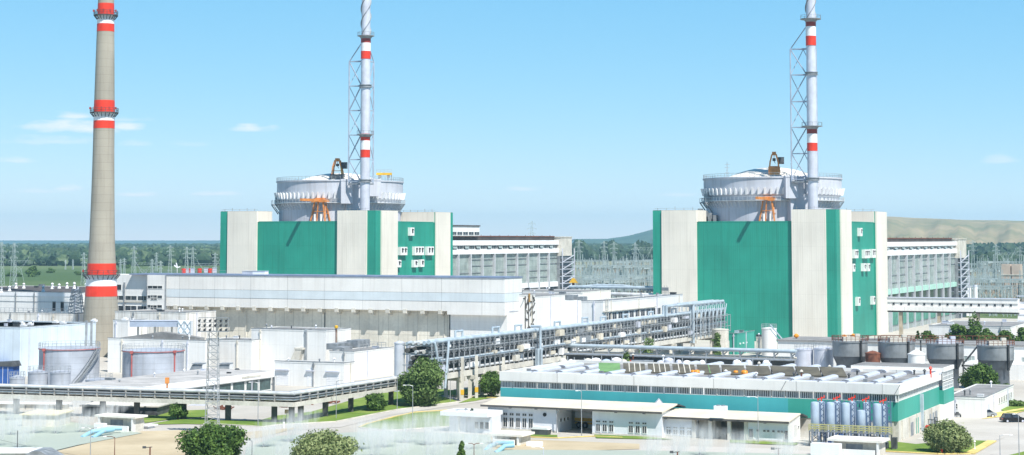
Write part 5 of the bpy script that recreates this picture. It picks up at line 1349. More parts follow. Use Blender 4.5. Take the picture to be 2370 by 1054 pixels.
t, C, ze, fx, La = canopy('gate_building', 'long low white building with cream roof and tall windows at its left end', 1532, 294.5, 954.5, 1112, 7.5, [(1124, 1284), (1366, 1532)],
    [(1158, 1232, 5, .55, 3.0), (1373, 1419, 3, .55, 2.4), (1449, 1496, 3, .55, 2.4)])
b = MB(); x = fx(1256); b.lathe([(.32, 0), (.32, .1)], 14); o = b.build('round_lamp', M_DARK, t); o.location = (x, .88, 2.9); o.rotation_euler = (R(90), 0, 0)
x0, x1 = fx(1284), fx(1366)
for k in range(3): win(t, 'S', 2.0 + k * 1.5, 2.9 + k * 1.5, 1.6, 2.3, x0, 1, 1)
b = MB(); b.box(x0 + .3, x1 - .3, 9.4, 9.8, 0, 3.4); b.build('back_wall', M_CONC2, t)
b = MB(); b.bar((x0 + .2, .3, 0), (x0 + .2, .3, ze - .2), .14); b.bar((x0 + .2, .3, ze - .9), (x0 + .9, .3, ze - .25), .1); b.build('post', M_STEEL, t)
for k, px in enumerate((1180, 1240, 1425, 1490)):
    b = MB(); x = fx(px, 3); b.box(x - .2, x + .2, -.1, .3, ze - .42, ze - .22); b.build('eaves_lamp', M_STEELD, t)
v = thing('tanker_trailer', 'white and yellow tank trailer parked in the gateway between the two white walls', 'trailer', G(1343, 998) + V * 5, -A); v.scale = (1.15, 1.15, 1.3)
b = MB(); b.tube((-2.2, 0, 1.7), (2.2, 0, 1.7), .95, 18); b.tube((-2.35, 0, 1.7), (-2.19, 0, 1.7), .7, 18); b.tube((2.19, 0, 1.7), (2.35, 0, 1.7), .7, 18); b.build('barrel', M_BWHITE, v, True)
b = MB(); b.box(-2.3, 2.3, -.97, -.90, .95, 1.35); b.box(-2.3, 2.3, -.8, .8, .55, .8); b.build('chassis', M_YELLOW, v)
for sx in (-1.6, -.6, 1.6):
    for sy in (-.9, .9): b = MB(); b.tube((sx, sy - .15, .42), (sx, sy + .15, .42), .42, 14); b.tube((sx, sy - .16, .42), (sx, sy + .16, .42), .2, 10, 1); b.build('wheel', [M_TYRE, M_GREY], v)
for sx in (-1.1, 0, 1.1): b = MB(); b.lathe([(.3, 2.55), (.28, 2.85)], 10, sx, 0); b.build('hatch', M_GREY, v)
t, C, ze, fx, La = canopy('canopy_building', 'low white building with cream roof, open bays and a white gable at the right', 1826, 287.0, 977, 1500, 6.8, [(1502, 1600), (1724, 1826)],
    [(1504, 1600, 6, .45, 1.75)])
b = MB(); b.extrude([(.5, 0), (6.8, 0), (6.8, ze + .4), (6.6, ze + .45), (.5, ze - .2)], 'x', -.34, -.1); o = b.build('gable_wall', M_WHITE2, t)
for y in (3.2, 3.9): win(o, 'S', y, y + .35, .9, 2.6, -.1, 1, 1, fr=.06)
win(o, 'S', 5.2, 6.0, 1.9, 2.3, -.1, 1, 1, fr=.06)
for p0 in (1747, 1762, 1771, 1783, 1795, 1803): win(t, 'F', fx(p0), fx(p0 + 7), 1.55, 1.95, .9, 1, 1, fr=.05)
for p0 in (1729, 1811): win(t, 'F', fx(p0), fx(p0 + 11), .5, 2.0, .9, 1, 1, fr=.08)
for px in (1602, 1640, 1684, 1723):
    b = MB(); x = fx(px); b.box(x - .28, x + .28, .7, 1.25, 0, ze - .2); b.build('column', M_CONC2, t)
b = MB(); b.box(fx(1602), fx(1640), 3.4, 6.6, 0, ze); b.build('inner_wall', M_CONC2, t)
b = MB()
for px in (1540, 1645, 1770): x = fx(px, 3); b.box(x - .2, x + .2, -.1, .3, ze - .42, ze - .22)
b.build('eaves_lamp', M_STEELD, t)
p = G(1525, 943, 3.9); q = thing('roof_dormer', 'tiny white triangular dormer where the two cream roofs meet', 'dormer', P(1526, 938, 303)); b = MB(); b.extrude([(-.9, 0), (.9, 0), (0, 1.0)], 'y', 0, 1.2); b.build('gable', M_BWHITE, q)
b = MB(); b.bar((-.95, .6, -.05), (0, .6, 1.03), 1.3, .06); b.bar((.95, .6, -.05), (0, .6, 1.03), 1.3, .06); b.build('cover', M_STACK, q)
q = thing('roof_unit', 'small white air-conditioning unit on the right cream roof', 'cooling unit', P(1668, 947, 291), -A); b = MB(); b.box(-1, 1, -.5, .5, -.3, .5); b.build('case', M_BWHITE, q)
b = MB(); b.lathe([(.35, .5), (.35, .62)], 12, -.4); b.lathe([(.35, .5), (.35, .62)], 12, .45); b.build('fan', M_GREY, q)
for px, py, c_, lb in ((1663, 1003, M_RUST, 'rust-red crate stack standing in the open bay'), (1700, 1000, M_BLUE, 'small blue bin between the columns of the open bay'), (1716, 994, M_GREEN, 'dark green cabinet at the right end of the open bay')):
    q = thing('crate_stack' if c_ is M_RUST else ('bin' if c_ is M_BLUE else 'cabinet'), lb, 'crates' if c_ is M_RUST else ('bin' if c_ is M_BLUE else 'cabinet'), G(px, py), -A); b = MB()
    w_, h_ = ((.95, 1.2) if c_ is M_RUST else (.4, .9) if c_ is M_BLUE else (.8, 1.7)); b.box(-w_, w_, -.5, .5, 0, h_)
    b.build('body', c_, q); b = MB(); b.box(-w_ - .05, w_ + .05, -.55, .55, h_, h_ + .1)
    for k in range(3): b.box(-w_ + .1, w_ - .1, -.54, -.5, h_ * (.2 + .27 * k), h_ * (.28 + .27 * k))
    b.build('lid', M_STEELD if c_ is not M_RUST else M_CONC2, q)
# small annex left of the gate building
t, La, Lb, zt, C = simple('gatehouse', 'small white gatehouse with thick flat roof slab behind a little spruce', 'building', 1077, 303, 958, 1040, None, m=M_WSH, Lb=4)
b = MB(); b.box(-La - 1.2, 4.5, -1.0, 5, zt - .35, zt + .35); b.build('roof_slab', M_BWHITE, t); b = MB(); b.box(.05, 4.6, .6, 4, 0, zt - .36); o = b.build('side_room', M_WSH, t)
for k in range(3): win(o, 'F', 1.4 + k * .95, 2.2 + k * .95, .7, 1.9, .6, 1, 1, fr=.07)
q = thing('skip_container', 'dark grey waste skip with rounded white lid in front of the white wall', 'skip', G(1253, 1008), -A); b = MB(); b.extrude([(-1.3, 0), (1.3, 0), (1.55, 1.0), (-1.55, 1.0)], 'y', -.7, .7); b.build('body', M_STEELD, q)
b = MB(); b.extrude([(-1.5, 1.0), (1.5, 1.0), (1.3, 1.35), (-1.2, 1.45)], 'y', -.72, .72); b.build('lid', M_BWHITE, q)

# ================================================================== BLUE SILOS WITH RED CAPS
def silo(label, px, top, Y, r, redc=True):
    g0 = P(px, top, Y); zt = g0.z; t = thing('batch_silo', label, 'silo', (g0.x, Y, 0), 0, 'pale blue silos before the workshop')
    b = MB(); b.lathe([(.16, 1.5), (r * .9, 2.9), (r, 3.05), (r, zt - .3), (r * .9, zt - .08), (r * .3, zt)], 28); b.build('vessel', M_SILO, t, True)
    for k in range(4):
        a = .785 + k * 1.571; b = MB(); b.bar((r * math.cos(a), r * math.sin(a), 0), (r * math.cos(a), r * math.sin(a), 3.2), .16); b.build('leg', M_STACK, t)
    b = MB()
    for z in (.9, 1.9):
        for k in range(4):
            a = .785 + k * 1.571; b.bar((r * math.cos(a), r * math.sin(a), z), (r * math.cos(a + 1.571), r * math.sin(a + 1.571), z + .8), .09)
    b.pipe([(r + .15, -.2, .5), (r + .15, -.2, zt - .5), (r * .5, 0, zt + .1)], .08, 6)
    for z in (3.2, 4.2, 5.2, 6.0):
        b.bar((r + .1, .3, z), (r + .75, .3, z + .7), .1); b.bar((r + .75, .3, z), (r + .1, .3, z + .7), .1)
    b.bar((r + .1, .3, 0), (r + .1, .3, 6.6), .12); b.bar((r + .75, .3, 0), (r + .75, .3, 6.6), .12); b.build('pipework', M_SLATE, t)
    if redc:
        b = MB(); b.bar((-.5, 0, zt + .35), (.45, 0, zt + .6), .18, .14); b.bar((.45, 0, zt + .5), (.45, 0, zt + .95), .14); b.bar((-.5, 0, zt + .15), (-.5, 0, zt + .45), .26); b.bar((0, 0, zt - .1), (0, 0, zt + .7), .15); b.build('red_inlet_arm', M_RED, t)
    return t
silos = []
for k, (px, top) in enumerate(((1886, 930), (1922, 931), (1957, 932), (1993, 949), (2030, 934))):
    w_ = ['first', 'second', 'third', 'fourth and lower', 'fifth'][k]
    silo('pale blue silo, %s from the left in the front row' % w_, px, top, 284.5 - .25 * k, .66, False)
for k, (px, top) in enumerate(((1901, 929), (1937, 928), (1972, 929), (2004, 931), (2044, 935))):
    w_ = ['first', 'second', 'third', 'fourth', 'fifth'][k]
    silo('pale blue silo topped by a red arm, %s from left in the back row' % w_, px, top, 287.2 - .25 * k, .5)
q0 = P(1872, 1000, 283.0); q0.z = 0; Ls = reach(q0, U, 2062, 2.6)
t = thing('silo_platform', 'yellow railed steel walkway running in front of the blue silos', 'walkway', q0, -A)
b = MB(); b.box(0, Ls, 0, .8, 2.35, 2.5); b.build('deck', M_GREY, t)
for yy in (0.02, .78):
    b = MB()
    for z in (2.8, 3.1, 3.45): b.bar((0, yy, z), (Ls, yy, z), .09)
    for k in range(16): b.bar((k * Ls / 15, yy, 2.4), (k * Ls / 15, yy, 3.45), .09)
    b.build('railing', mat('dull_yellow_rail', (.50, .48, .22), .5, .1, .6), t)
for k in range(8): b = MB(); b.bar((k * Ls / 7, .4, 0), (k * Ls / 7, .4, 2.4), .16); b.build('post', M_STEELD, t)
rs2 = random.Random(4)
for k in range(8):
    b = MB(); x = 1 + k * 1.65; b.box(x, x + rs2.uniform(.5, 1.1), 1.2, 2.2, 0, rs2.uniform(.8, 2.0)); b.build('pump_skid', rs2.choice((M_BLUE, M_BLUEP, M_STEELD, M_BLUEP)), t)
q = thing('pump_cluster', 'tangle of pale blue pumps and pipes right of the silos', 'pumps', G(2070, 1008), -A); b = MB()
for k in range(5): b.pipe([(k * .6 - 1.5, 0, 0), (k * .6 - 1.5, 0, .8 + .3 * (k % 3)), (k * .6 - .9, .3, 1.3 + .2 * (k % 2)), (k * .6 - .9, .3, 0)], .12, 7)
b.build('pipework', M_BLUEP, q); b = MB(); b.box(-1.8, 1.4, .4, 1.2, 0, .6); b.build('base', M_CONC2, q)

# ================================================================== DARK HOPPERS AND WHAT STANDS AROUND THEM
for k, (px, top, wp) in enumerate(((1967, 789, 79), (2075, 791, 81), (2187, 795, 82), (2304, 799, 81))):
    Y = 404 - 5 * k; p = P(px, top, Y); r = wp / 2 / F * Y; h = p.z; zc = pz(824 + 3 * k, Y); zn = pz(846 + 3 * k, Y)
    t = thing('hopper', 'dark blue-grey hopper tank with narrow foot, %s of the row of four' % ('first from the left', 'second from the left', 'third from the left', 'rightmost')[k], 'hopper', (p.x, Y, 0), 0, 'row of dark hoppers')
    b = MB(); b.lathe([(r * .74, -.1), (r * .74, zn), (r * .76, zn + .1), (r, zc)], 48); b.build('lower_cone', M_HOP, t, True)
    b = MB(); b.lathe([(r, zc), (r + .06, zc + .05), (r + .06, h - .3), (r + .2, h - .28), (r + .2, h), (r, h + .01)], 48); b.build('upper_drum', M_HOPL, t, True)
    b = MB()
    for a in (-1.9, -2.25): b.box(-.22, .22, r + .05, r + .45, zn, h + .2)
    o = b.build('vertical_duct', M_STEELD, t); o.rotation_euler = (0, 0, R(205))
    b = MB(); n = 26
    for i in range(n):
        a, a2 = 6.283 * i / n, 6.283 * (i + 1) / n
        for zz in (.55, 1.05): b.bar(((r + .15) * math.cos(a), (r + .15) * math.sin(a), h + zz), ((r + .15) * math.cos(a2), (r + .15) * math.sin(a2), h + zz), .08)
        b.bar(((r + .15) * math.cos(a), (r + .15) * math.sin(a), h), ((r + .15) * math.cos(a), (r + .15) * math.sin(a), h + 1.05), .08)
    b.build('railing', M_RUST, t)
    b = MB(); b.box(-1.6, 1.0, -1, 1, h, h + .9); b.box(1.2, 2.2, -.5, .6, h, h + 1.5); b.build('top_drive', M_CONC2 if k != 2 else M_STACK, t)
p0 = P(1930, 786, 402); L_ = reach(Vector((p0.x, p0.y, 0)), Vector((math.cos(R(5)), -math.sin(R(5)), 0)), 2345, p0.z)
t = thing('hopper_walkway', 'long rusty walkway linking the tops of the dark hoppers', 'walkway', p0, -R(5)); b = MB(); b.box(0, L_, 3.6, 4.6, -.35, -.2); b.build('deck', M_CONCD, t)
for yy in (3.6, 4.6):
    b = MB(); b.bar((0, yy, .7), (L_, yy, .7), .07)
    for k in range(30): b.bar((L_ * k / 29, yy, -.2), (L_ * k / 29, yy, .7), .07)
    b.build('railing', M_RUST, t)
for k in range(5): b = MB(); b.bar((1 + k * (L_ - 2) / 4, 4.1, -p0.z), (1 + k * (L_ - 2) / 4, 4.1, -.3), .3); b.build('post', M_STEELD, t)
q = P(2262, 800, 392); t = thing('braced_conveyor', 'black triangular steel brace between the third and fourth hoppers', 'steel frame', (q.x, q.y, 0)); b = MB()
for a_, c_ in (((.2, 9.2), (-3.4, 4.9)), ((-3.4, 4.9), (.4, 1.2)), ((.2, 9.2), (.4, 0)), ((1.3, 9.0), (1.3, 0)), ((-3.4, 4.9), (1.3, 4.6)), ((.2, 9.2), (1.3, 4.6))): b.bar((a_[0], 0, a_[1]), (c_[0], 0, c_[1]), .3)
b.build('brace', M_STEELD, t)
# long white wall building behind the hoppers
B0 = P(1800, 789, 446); B0.z = 0; zt = pz(789, 446); Lw = reach(B0, U, 2470, zt)
t = bldg('long_wall_building', 'long low white building with grey roof behind the dark hoppers', 'building', B0 + U * Lw)
b = MB(); b.box(-Lw, 0, 0, 16, 0, zt); b.build('wall', M_WHITE2, t); b = MB(); b.box(-Lw - .3, .2, -.3, 16.3, zt, zt + .3); b.build('roof', M_ROOFG, t)
for k in range(14): x = -Lw + 14 + k * 4.4; win(t, 'F', x, x + 2.6, zt - 3.6, zt - 2.4, 0, 3, 1, glass=M_GLASSG)
b = MB(); b.box(-22, .5, -9, -.02, 0, 3.6); b.build('front_annex', M_WHITE2, t)
for px, py, Y, lb in ((1843, 779, 450, 'orange ball lamp at the left foot of the white tower'), (1954, 781, 450, 'orange ball lamp below the green corner strip'), (1975, 779, 452, 'orange ball lamp below the bright white strip')):
    q = thing('warning_lamp', lb + ' of the right reactor building', 'lamp', P(px, py + 5, Y)); b = MB(); b.bar((0, 0, -1), (0, 0, .2), .2); b.build('post', M_STEELD, q); b = MB(); b.lathe([(.3, .2), (.65, .5), (.65, .8), (.2, 1.2)], 12); b.build('globe', MATS['amber_orange'], q)
tank('grey_tank', 'pale grey tank with white railed top, left one behind the workshop roof', 1861, 42, 808, 412, m=M_STACK)
tank('grey_tank', 'pale grey tank with white railed top beside the first dark hopper', 1906, 44, 806, 410, m=M_STACK)
tank('rust_tank', 'rust-red open tank between the first two dark hoppers', 2020, 34, 817, 398, m=M_RUST, rails=False, roofm=M_RUST)
tank('white_tank', 'white domed tank standing before the second and third dark hoppers', 2121, 39, 819, 378, m=M_WHITE2, rails=False, cone=.9)
q = P(2262, 845, 378); t = thing('white_dome_tank', 'white rounded tank below the black brace between the hoppers', 'tank', (q.x, q.y, 0)); b = MB(); b.lathe([(1.5, 0), (1.5, 3.6), (1.3, 4.3), (.8, 4.8), (.2, 4.9)], 28); b.build('shell', M_BWHITE, t, True); b = MB(); b.box(-.4, .4, -.3, .3, 4.8, 5.1); b.build('hatch', M_GREY, t)
# by the foot of the right reactor building
t, La, Lb, zt, C = simple('green_shed', 'small green shed at the foot of the right reactor building', 'shed', 1706, 505, 772, 1688, 1746, m=M_TEALG, roof=M_TEALG)
for yy in (2, 5, 8): b = MB(); b.box(.02, .35, yy, yy + .4, 2.8, 3.2); b.build('wall_lamp', M_BWHITE, t)
tank('white_silo', 'tall white banded silo at the foot of the green reactor wall', 1780, 34, 760, 498, m=M_WHITE2, cone=.3)
tank('concrete_silo', 'round pale concrete tank at the end of the pipe trestle', 1667, 38, 762, 500, m=M_CONC2, rails=False, cone=.2)
t, La, Lb, zt, C = simple('switch_hut', 'little grey hut between green shed and white banded silo', 'hut', 1763, 508, 780, 1750, None, m=M_CONC2, Lb=3)
q = P(1800, 790, 490); t = thing('inclined_cable_stay', 'pair of inclined pipes running down from the white banded silo', 'pipe', (q.x, q.y, 0)); b = MB(); b.pipe([(-2, 0, 9), (5.5, 0, 0)], .18, 7); b.pipe([(-2, .8, 8), (4.2, .8, 0)], .15, 7); b.build('pipe', M_BLUEP, t)
# ================================================================== RIGHT: GALLERY, SHEDS, CARS
q0 = P(2053, 689, 575); zt = q0.z; q0.z = 0; Lg = reach(q0, U, 2356, zt)
t = thing('elevated_gallery', 'long white elevated gallery with small square windows, right of the right reactor building', 'gallery', q0, -A)
zb = pz(719, 575); hg = zt - zb
b = MB(); b.box(0, Lg, 0, 3, zb, zb + hg * .33); b.box(0, Lg, .25, 2.8, zb + hg * .33, zb + hg * .66); b.build('wall', M_WHITE3, t)
b = MB(); b.box(0, Lg, 0, 3, zb + hg * .66, zt); b.build('upper_fascia', M_WHITE2, t)
b = MB(); b.box(-.1, Lg, -.25, 3.2, zt, zt + .15); b.build('roof', M_STACK, t)
for k in range(16): x = 1.6 + k * (Lg - 3) / 15.5; win(t, 'F', x, x + .8, zb + hg * .42, zb + hg * .62, .25, 1, 1, fr=.05)
b = MB(); b.box(0, Lg, .3, 2.7, zb - .5, zb - .002); b.build('floor_beam', M_CONCD, t)
for px in (2083, 2172, 2262): x = reach(q0, U, px, 5); b = MB(); b.box(x - .45, x + .45, .6, 2.4, 0, zb - .5); b.build('column', mat('tan_column', (.45, .38, .28), .8, .1, .5), t)
q = P(2364, 700, 560); t = thing('stair_turret', 'slim white stair turret at the right end of the elevated gallery', 'tower', (q.x, q.y, 0), -A); b = MB(); b.box(-1.2, 2.4, 0, 3, 0, q.z); b.build('wall', M_BWHITE, t)
b = MB(); b.bar((-4, -.3, 0), (-1.4, -.3, 6), .25); b.bar((-4, -.3, 6), (-1.3, -.3, 1), .2)
for k in range(8): b.box(-1.3, 2.5, -.12, -.02, 1 + k * 1.9, 1.3 + k * 1.9)
b.build('stair', M_STACK, t)
t, La, Lb, zt, C = simple('low_depot', 'low white depot with flat grey roof behind the trees at the right edge', 'building', 2338, 478, 757, 2150, None, m=M_WHITE2, Lb=32)
b = MB()
for k in range(3): b.tube((-14 - k * 1.2, -1, 0), (-14 - k * 1.2, -1, 5.4 - k), .5, 9)
b.build('flue', M_GREY, t)
t, La, Lb, zt, C = simple('garage_office', 'small white flat-roofed building with a window row in its right wall, by the cars', 'building', 2279, 327, 921, 2187, 2345, m=M_WHITE2)
fx = lambda px: -reach(C, -U, px, 2)
win(t, 'F', fx(2203), fx(2217), 1.5, 2.5, 0, 3, 2, fr=.08, glass=M_GLASS)
for k in range(6): win(t, 'S', Lb * .45 + k * Lb * .085, Lb * .45 + k * Lb * .085 + 1.6, 1.35, 2.6, 0, 2, 1, fr=.1)
b = MB(); b.box(.02, .15, 3, 4.1, 0, 2.3); b.build('door', M_STACK, t)
def car(name, label, pos, rz, m, L=4.3, W=1.75, H=1.42, hatch=False):
    t = thing(name, label, 'car', pos, rz); b = MB(); y = W / 2
    prof = [(-L / 2, .32), (-L / 2, .72), (-L / 2 + .15, .86), (-L * .22, .92), (L * .30, .90), (L / 2 - .1, .80), (L / 2, .66), (L / 2, .30)]
    b.extrude(prof, 'y', -y, y); b.build('body', m, t)
    b = MB(); tp = .10; x0, x1, x2, x3 = (-L * .44 if hatch else -L * .36), (-L * .36 if hatch else -L * .2), L * .10, L * .27
    vs = []
    for s in (-1, 1): vs += [(x0, s * (y - .04), .90), (x3, s * (y - .04), .90), (x2, s * (y - tp - .12), H), (x1, s * (y - tp - .12), H)]
    b.add(vs, [(0, 1, 2, 3), (7, 6, 5, 4), (0, 4, 5, 1), (1, 5, 6, 2), (2, 6, 7, 3), (3, 7, 4, 0)]); c = b.build('cabin', M_GLASS, t)
    b = MB(); b.add([(x1 - .05, -(y - .21), H + .001), (x2 + .05, -(y - .21), H + .001), (x2 + .05, y - .21, H + .001), (x1 - .05, y - .21, H + .001), (x1, -(y - .25), H + .05), (x2, -(y - .25), H + .05), (x2, y - .25, H + .05), (x1, y - .25, H + .05)],
                    [(3, 2, 1, 0), (4, 5, 6, 7), (0, 1, 5, 4), (1, 2, 6, 5), (2, 3, 7, 6), (3, 0, 4, 7)]); b.build('roof', m, t)
    b = MB()
    for s in (-1, 1):
        for xx, x_t in ((x0, x1), (x3, x2), ((x0 + x3) / 2, (x1 + x2) / 2)): b.bar((xx, s * (y - .03), .88), (x_t, s * (y - tp - .10), H + .02), .08)
    b.build('pillars', m, t)
    for sx in (-L * .31, L * .32):
        for s in (-1, 1):
            w_ = MB(); w_.tube((sx, s * (y - .1), .32), (sx, s * (y + .05), .32), .32, 18); wh = w_.build('wheel', M_TYRE, t); r_ = MB(); r_.tube((sx, s * (y - .05), .32), (sx, s * (y + .065), .32), .19, 12); r_.build('rim', M_STACK, wh)
    for s in (-1, 1):
        h_ = MB(); h_.box(L / 2 - .06, L / 2 + .02, s * (y - .42), s * (y - .08), .58, .74); h_.build('headlight', M_BWHITE, t)
        h_ = MB(); h_.box(-L / 2 - .02, -L / 2 + .06, s * (y - .36), s * (y - .06), .60, .78); h_.build('tail_light', M_RED, t)
        h_ = MB(); h_.box(x3 - .2, x3 - .02, s * (y + .02), s * (y + .2), .92, 1.05); h_.build('mirror', m, t)
    return t
M_CARS = mat('silver_car_paint', (.42, .46, .50), .25, .03, 1, metal=.6); M_CARB = mat('black_car_paint', (.012, .012, .014), .15, .03, 1)
car('parked_car', 'silver saloon car parked before the small white building', G(2277, 966), math.pi + .12, M_CARS)
car('parked_car', 'black hatchback parked on the road at the right edge', G(2345, 978), .08, M_CARB, 4.3, 1.75, 1.5, True)
def forklift(label, pos, rz, m, s=1.0):
    t = thing('forklift', label, 'forklift', pos, rz); t.scale = (s, s, s)
    b = MB(); b.extrude([(-1.2, .3), (-1.25, .9), (-1.1, 1.15), (-.5, 1.15), (-.3, .75), (.5, .72), (.75, .9), (.75, .3)], 'y', -.55, .55); b.build('body', m, t)
    b = MB()
    for y in (-.5, .5): b.bar((-.55, y, 1.1), (-.45, y, 2.15), .08); b.bar((.55, y, .8), (.35, y, 2.15), .08)
    b.box(-.6, .5, -.58, .58, 2.12, 2.2); b.build('cage', M_STEELD, t)
    b = MB()
    for y in (-.35, .35): b.bar((.92, y, .1), (.92, y, 2.6), .12)
    b.box(.88, .98, -.4, .4, 1.0, 1.1); b.box(.88, .98, -.4, .4, 2.5, 2.6); b.build('mast', M_STEELD, t)
    b = MB()
    for y in (-.28, .28): b.box(1.0, 2.1, y - .07, y + .07, .1, .16)
    b.build('forks', M_STEELD, t); b = MB(); b.box(-.45, 0, -.25, .25, .76, .95); b.box(-.55, -.42, -.25, .25, .9, 1.4); b.build('seat', M_TYRE, t)
    for x, r in ((-.8, .27), (.5, .33)):
        for y in (-.55, .55): b = MB(); b.tube((x, y - .1, r), (x, y + .1, r), r, 14); b.build('wheel', M_TYRE, t)
    return t
forklift('red forklift parked left of the silver car', G(2243, 965), math.pi - .3, M_RED)
forklift('red-orange forklift half hidden by the bush near the workshop corner', G(2158, 999), .5, M_RED, .9)
v = thing('loading_truck', 'white flat-front truck parked at the corner of the small white building', 'truck', G(2190, 964), R(75))
b = MB(); b.extrude([(1.2, .5), (3.0, .5), (3.0, 1.5), (2.75, 2.5), (1.2, 2.5)], 'y', -1.0, 1.0); b.build('cab', M_BWHITE, v); b = MB(); b.box(-2.6, 1.1, -1, 1, .6, .8); b.box(-2.6, -2.5, -1, 1, .8, 1.6); b.box(1.0, 1.1, -1, 1, .8, 2.1); b.box(-2.6, 1.0, .95, 1.0, .8, 1.4); b.build('load_bed', M_STEELD, v)
b = MB(); b.box(2.86, 3.03, -.9, .9, 1.5, 2.3); b.box(1.7, 2.6, -1.02, 1.02, 1.5, 2.25); b.build('glazing', M_GLASS, v)
for x in (-1.7, 2.1):
    for y in (-.9, .9): b = MB(); b.tube((x, y - .14, .45), (x, y + .14, .45), .45, 14); b.build('wheel', M_TYRE, v)
v = thing('flat_trailer', 'low dark trailer standing between white truck and red forklift', 'trailer', G(2212, 966), -.05); b = MB(); b.box(-1.6, 1.6, -.7, .7, .45, .75); b.box(-1.4, 1.3, -.6, .6, .75, 1.0); b.build('bed', M_STEELD, v)
for x in (-.9, .9):
    for y in (-.65, .65): b = MB(); b.tube((x, y - .1, .3), (x, y + .1, .3), .3, 12); b.build('wheel', M_TYRE, v)

# ================================================================== PUMP HOUSES AND SPRAY PONDS
def pump_house(label, pxc, Y, top, pxl, pxr, box=None):
    C = P(pxc, top, Y); zt = C.z; C.z = 0; La = -(-reach(C, -U, pxl, zt)); La = reach(C, -U, pxl, zt); Lb = reach(C, V, pxr, zt)
    t = bldg('pump_house', label, 'building', C)
    b = MB(); b.box(-La - .5, .6, -.9, Lb + .3, zt - .28, zt + .05); b.build('roof_slab', mat('cream_slab', (.80, .76, .68), .7, .04, .4, streak=.1), t)
    b = MB(); b.box(-La + .2, 0, 0, Lb, 0, zt - .28); b.build('wall', M_CONC2, t); b = MB(); b.box(-.32, .0, -.8, -.01, 0, zt - .28); b.box(-La + .2, -La + .5, -.8, -.01, 0, zt - .28); b.box(-La + .55, -.4, -1.6, -1.3, 0, 1.05); b.build('side_wall', M_WHITE2, t)
    b = MB(); b.box(-La * .7, -La * .35, -.08, .0, .2, zt - .7); b.build('door', M_GREY, t)
    if box: b = MB(); b.box(*box); b.build('valve_chamber', M_BWHITE, t)
    return t
pump_house('small pale pump house with cream slab roof beside the left spray pond', 314, 304.5, 964, 232, 333, (-6.5, -4.5, -2.6, -1.7, 0, 1.4))
pump_house('small pale pump house in the middle of the foreground, half veiled by spray', 1205, 284, 1006, 1143, 1228, (1.4, 3.6, -1.0, .4, 0, .8))
pump_house('pump house with cream slab roof at the bottom right, before the silos', 2036, 270, 1020, 1925, 2049, (-9.5, -5.2, -3.4, -1.8, 0, 1.9))
def big_pipe(label, pts, r):
    q = [G(px, py, z) for px, py, z in pts]; t = thing('water_main', label, 'pipe', (q[0].x, q[0].y, 0)); q = [p - Vector((q[0].x, q[0].y, 0)) for p in q] if False else q
    o = Vector((q[0].x, q[0].y, 0)); b = MB(); b.pipe([p - o for p in q], r, 14); b.build('pipe', M_CYAN, t, True)
    b = MB()
    for p in q[1:3]: d = p - o; b.lathe([(r * 1.25, d.z - .12), (r * 1.25, d.z + .12)], 14, d.x, d.y)
    b.build('flange', M_BLUEP, t)
big_pipe('sky-blue water main, upper of the pair at the left pump house', [(282, 992, .9), (250, 993, .9), (212, 1000, .6), (190, 1013, .1)], .33)
big_pipe('sky-blue water main, lower of the pair at the left pump house', [(262, 995, .9), (240, 998, .9), (214, 1014, .1)], .33)
big_pipe('sky-blue water main, upper of the pair at the middle pump house', [(1188, 1026, .9), (1152, 1026, .8), (1135, 1033, .3), (1122, 1045, .0)], .33)
big_pipe('sky-blue water main, lower of the pair at the middle pump house', [(1190, 1031, .9), (1168, 1033, .8), (1146, 1050, .0)], .33)
def spray_mat():
    m = bpy.data.materials.new('spray_mist'); m.use_nodes = True; nt = m.node_tree; nt.nodes.clear(); N = nt.nodes; L = nt.links
    out = N.new('ShaderNodeOutputMaterial'); v = N.new('ShaderNodeVolumePrincipled'); v.inputs['Color'].default_value = (1, .985, .96, 1); v.inputs['Anisotropy'].default_value = .1
    v.inputs['Emission Strength'].default_value = 0
    tc = N.new('ShaderNodeTexCoord'); mp = N.new('ShaderNodeMapping'); mp.inputs['Scale'].default_value = (2.6, 1.4, .26); mp.inputs['Rotation'].default_value = (0, .6, 0)
    n = N.new('ShaderNodeTexNoise'); n.inputs['Scale'].default_value = .9; n.inputs['Detail'].default_value = 2; L.new(tc.outputs['Object'], mp.inputs[0]); L.new(mp.outputs[0], n.inputs['Vector'])
    g = N.new('ShaderNodeSeparateXYZ'); L.new(tc.outputs['Object'], g.inputs[0])
    def M(op, a, b=None, c=None):
        x = N.new('ShaderNodeMath'); x.operation = op
        for i, vv in enumerate((a, b, c)):
            if vv is None: continue
            if isinstance(vv, (int, float)): x.inputs[i].default_value = vv
            else: L.new(vv, x.inputs[i])
        return x.outputs[0]
    # thinner towards the top and the rim of each fan
    r2 = M('ADD', M('MULTIPLY', M('SUBTRACT', g.outputs[0], M('MULTIPLY', g.outputs[2], .45)), M('SUBTRACT', g.outputs[0], M('MULTIPLY', g.outputs[2], .45))), M('MULTIPLY', g.outputs[1], g.outputs[1]))
    rim = M('MAXIMUM', 0.0, M('SUBTRACT', 1.0, M('DIVIDE', M('SQRT', r2), M('ADD', .9, M('MULTIPLY', g.outputs[2], .62)))))
    top = M('MAXIMUM', 0.0, M('SUBTRACT', 1.0, M('DIVIDE', g.outputs[2], 5.2)))
    nn = M('MAXIMUM', 0.0, M('SUBTRACT', n.outputs[0], .42))
    L.new(M('MULTIPLY', M('MULTIPLY', M('MULTIPLY', rim, top), nn), SPRAY), v.inputs['Density']); L.new(v.outputs[0], out.inputs['Volume'])
    return m
SPRAY = 9.0
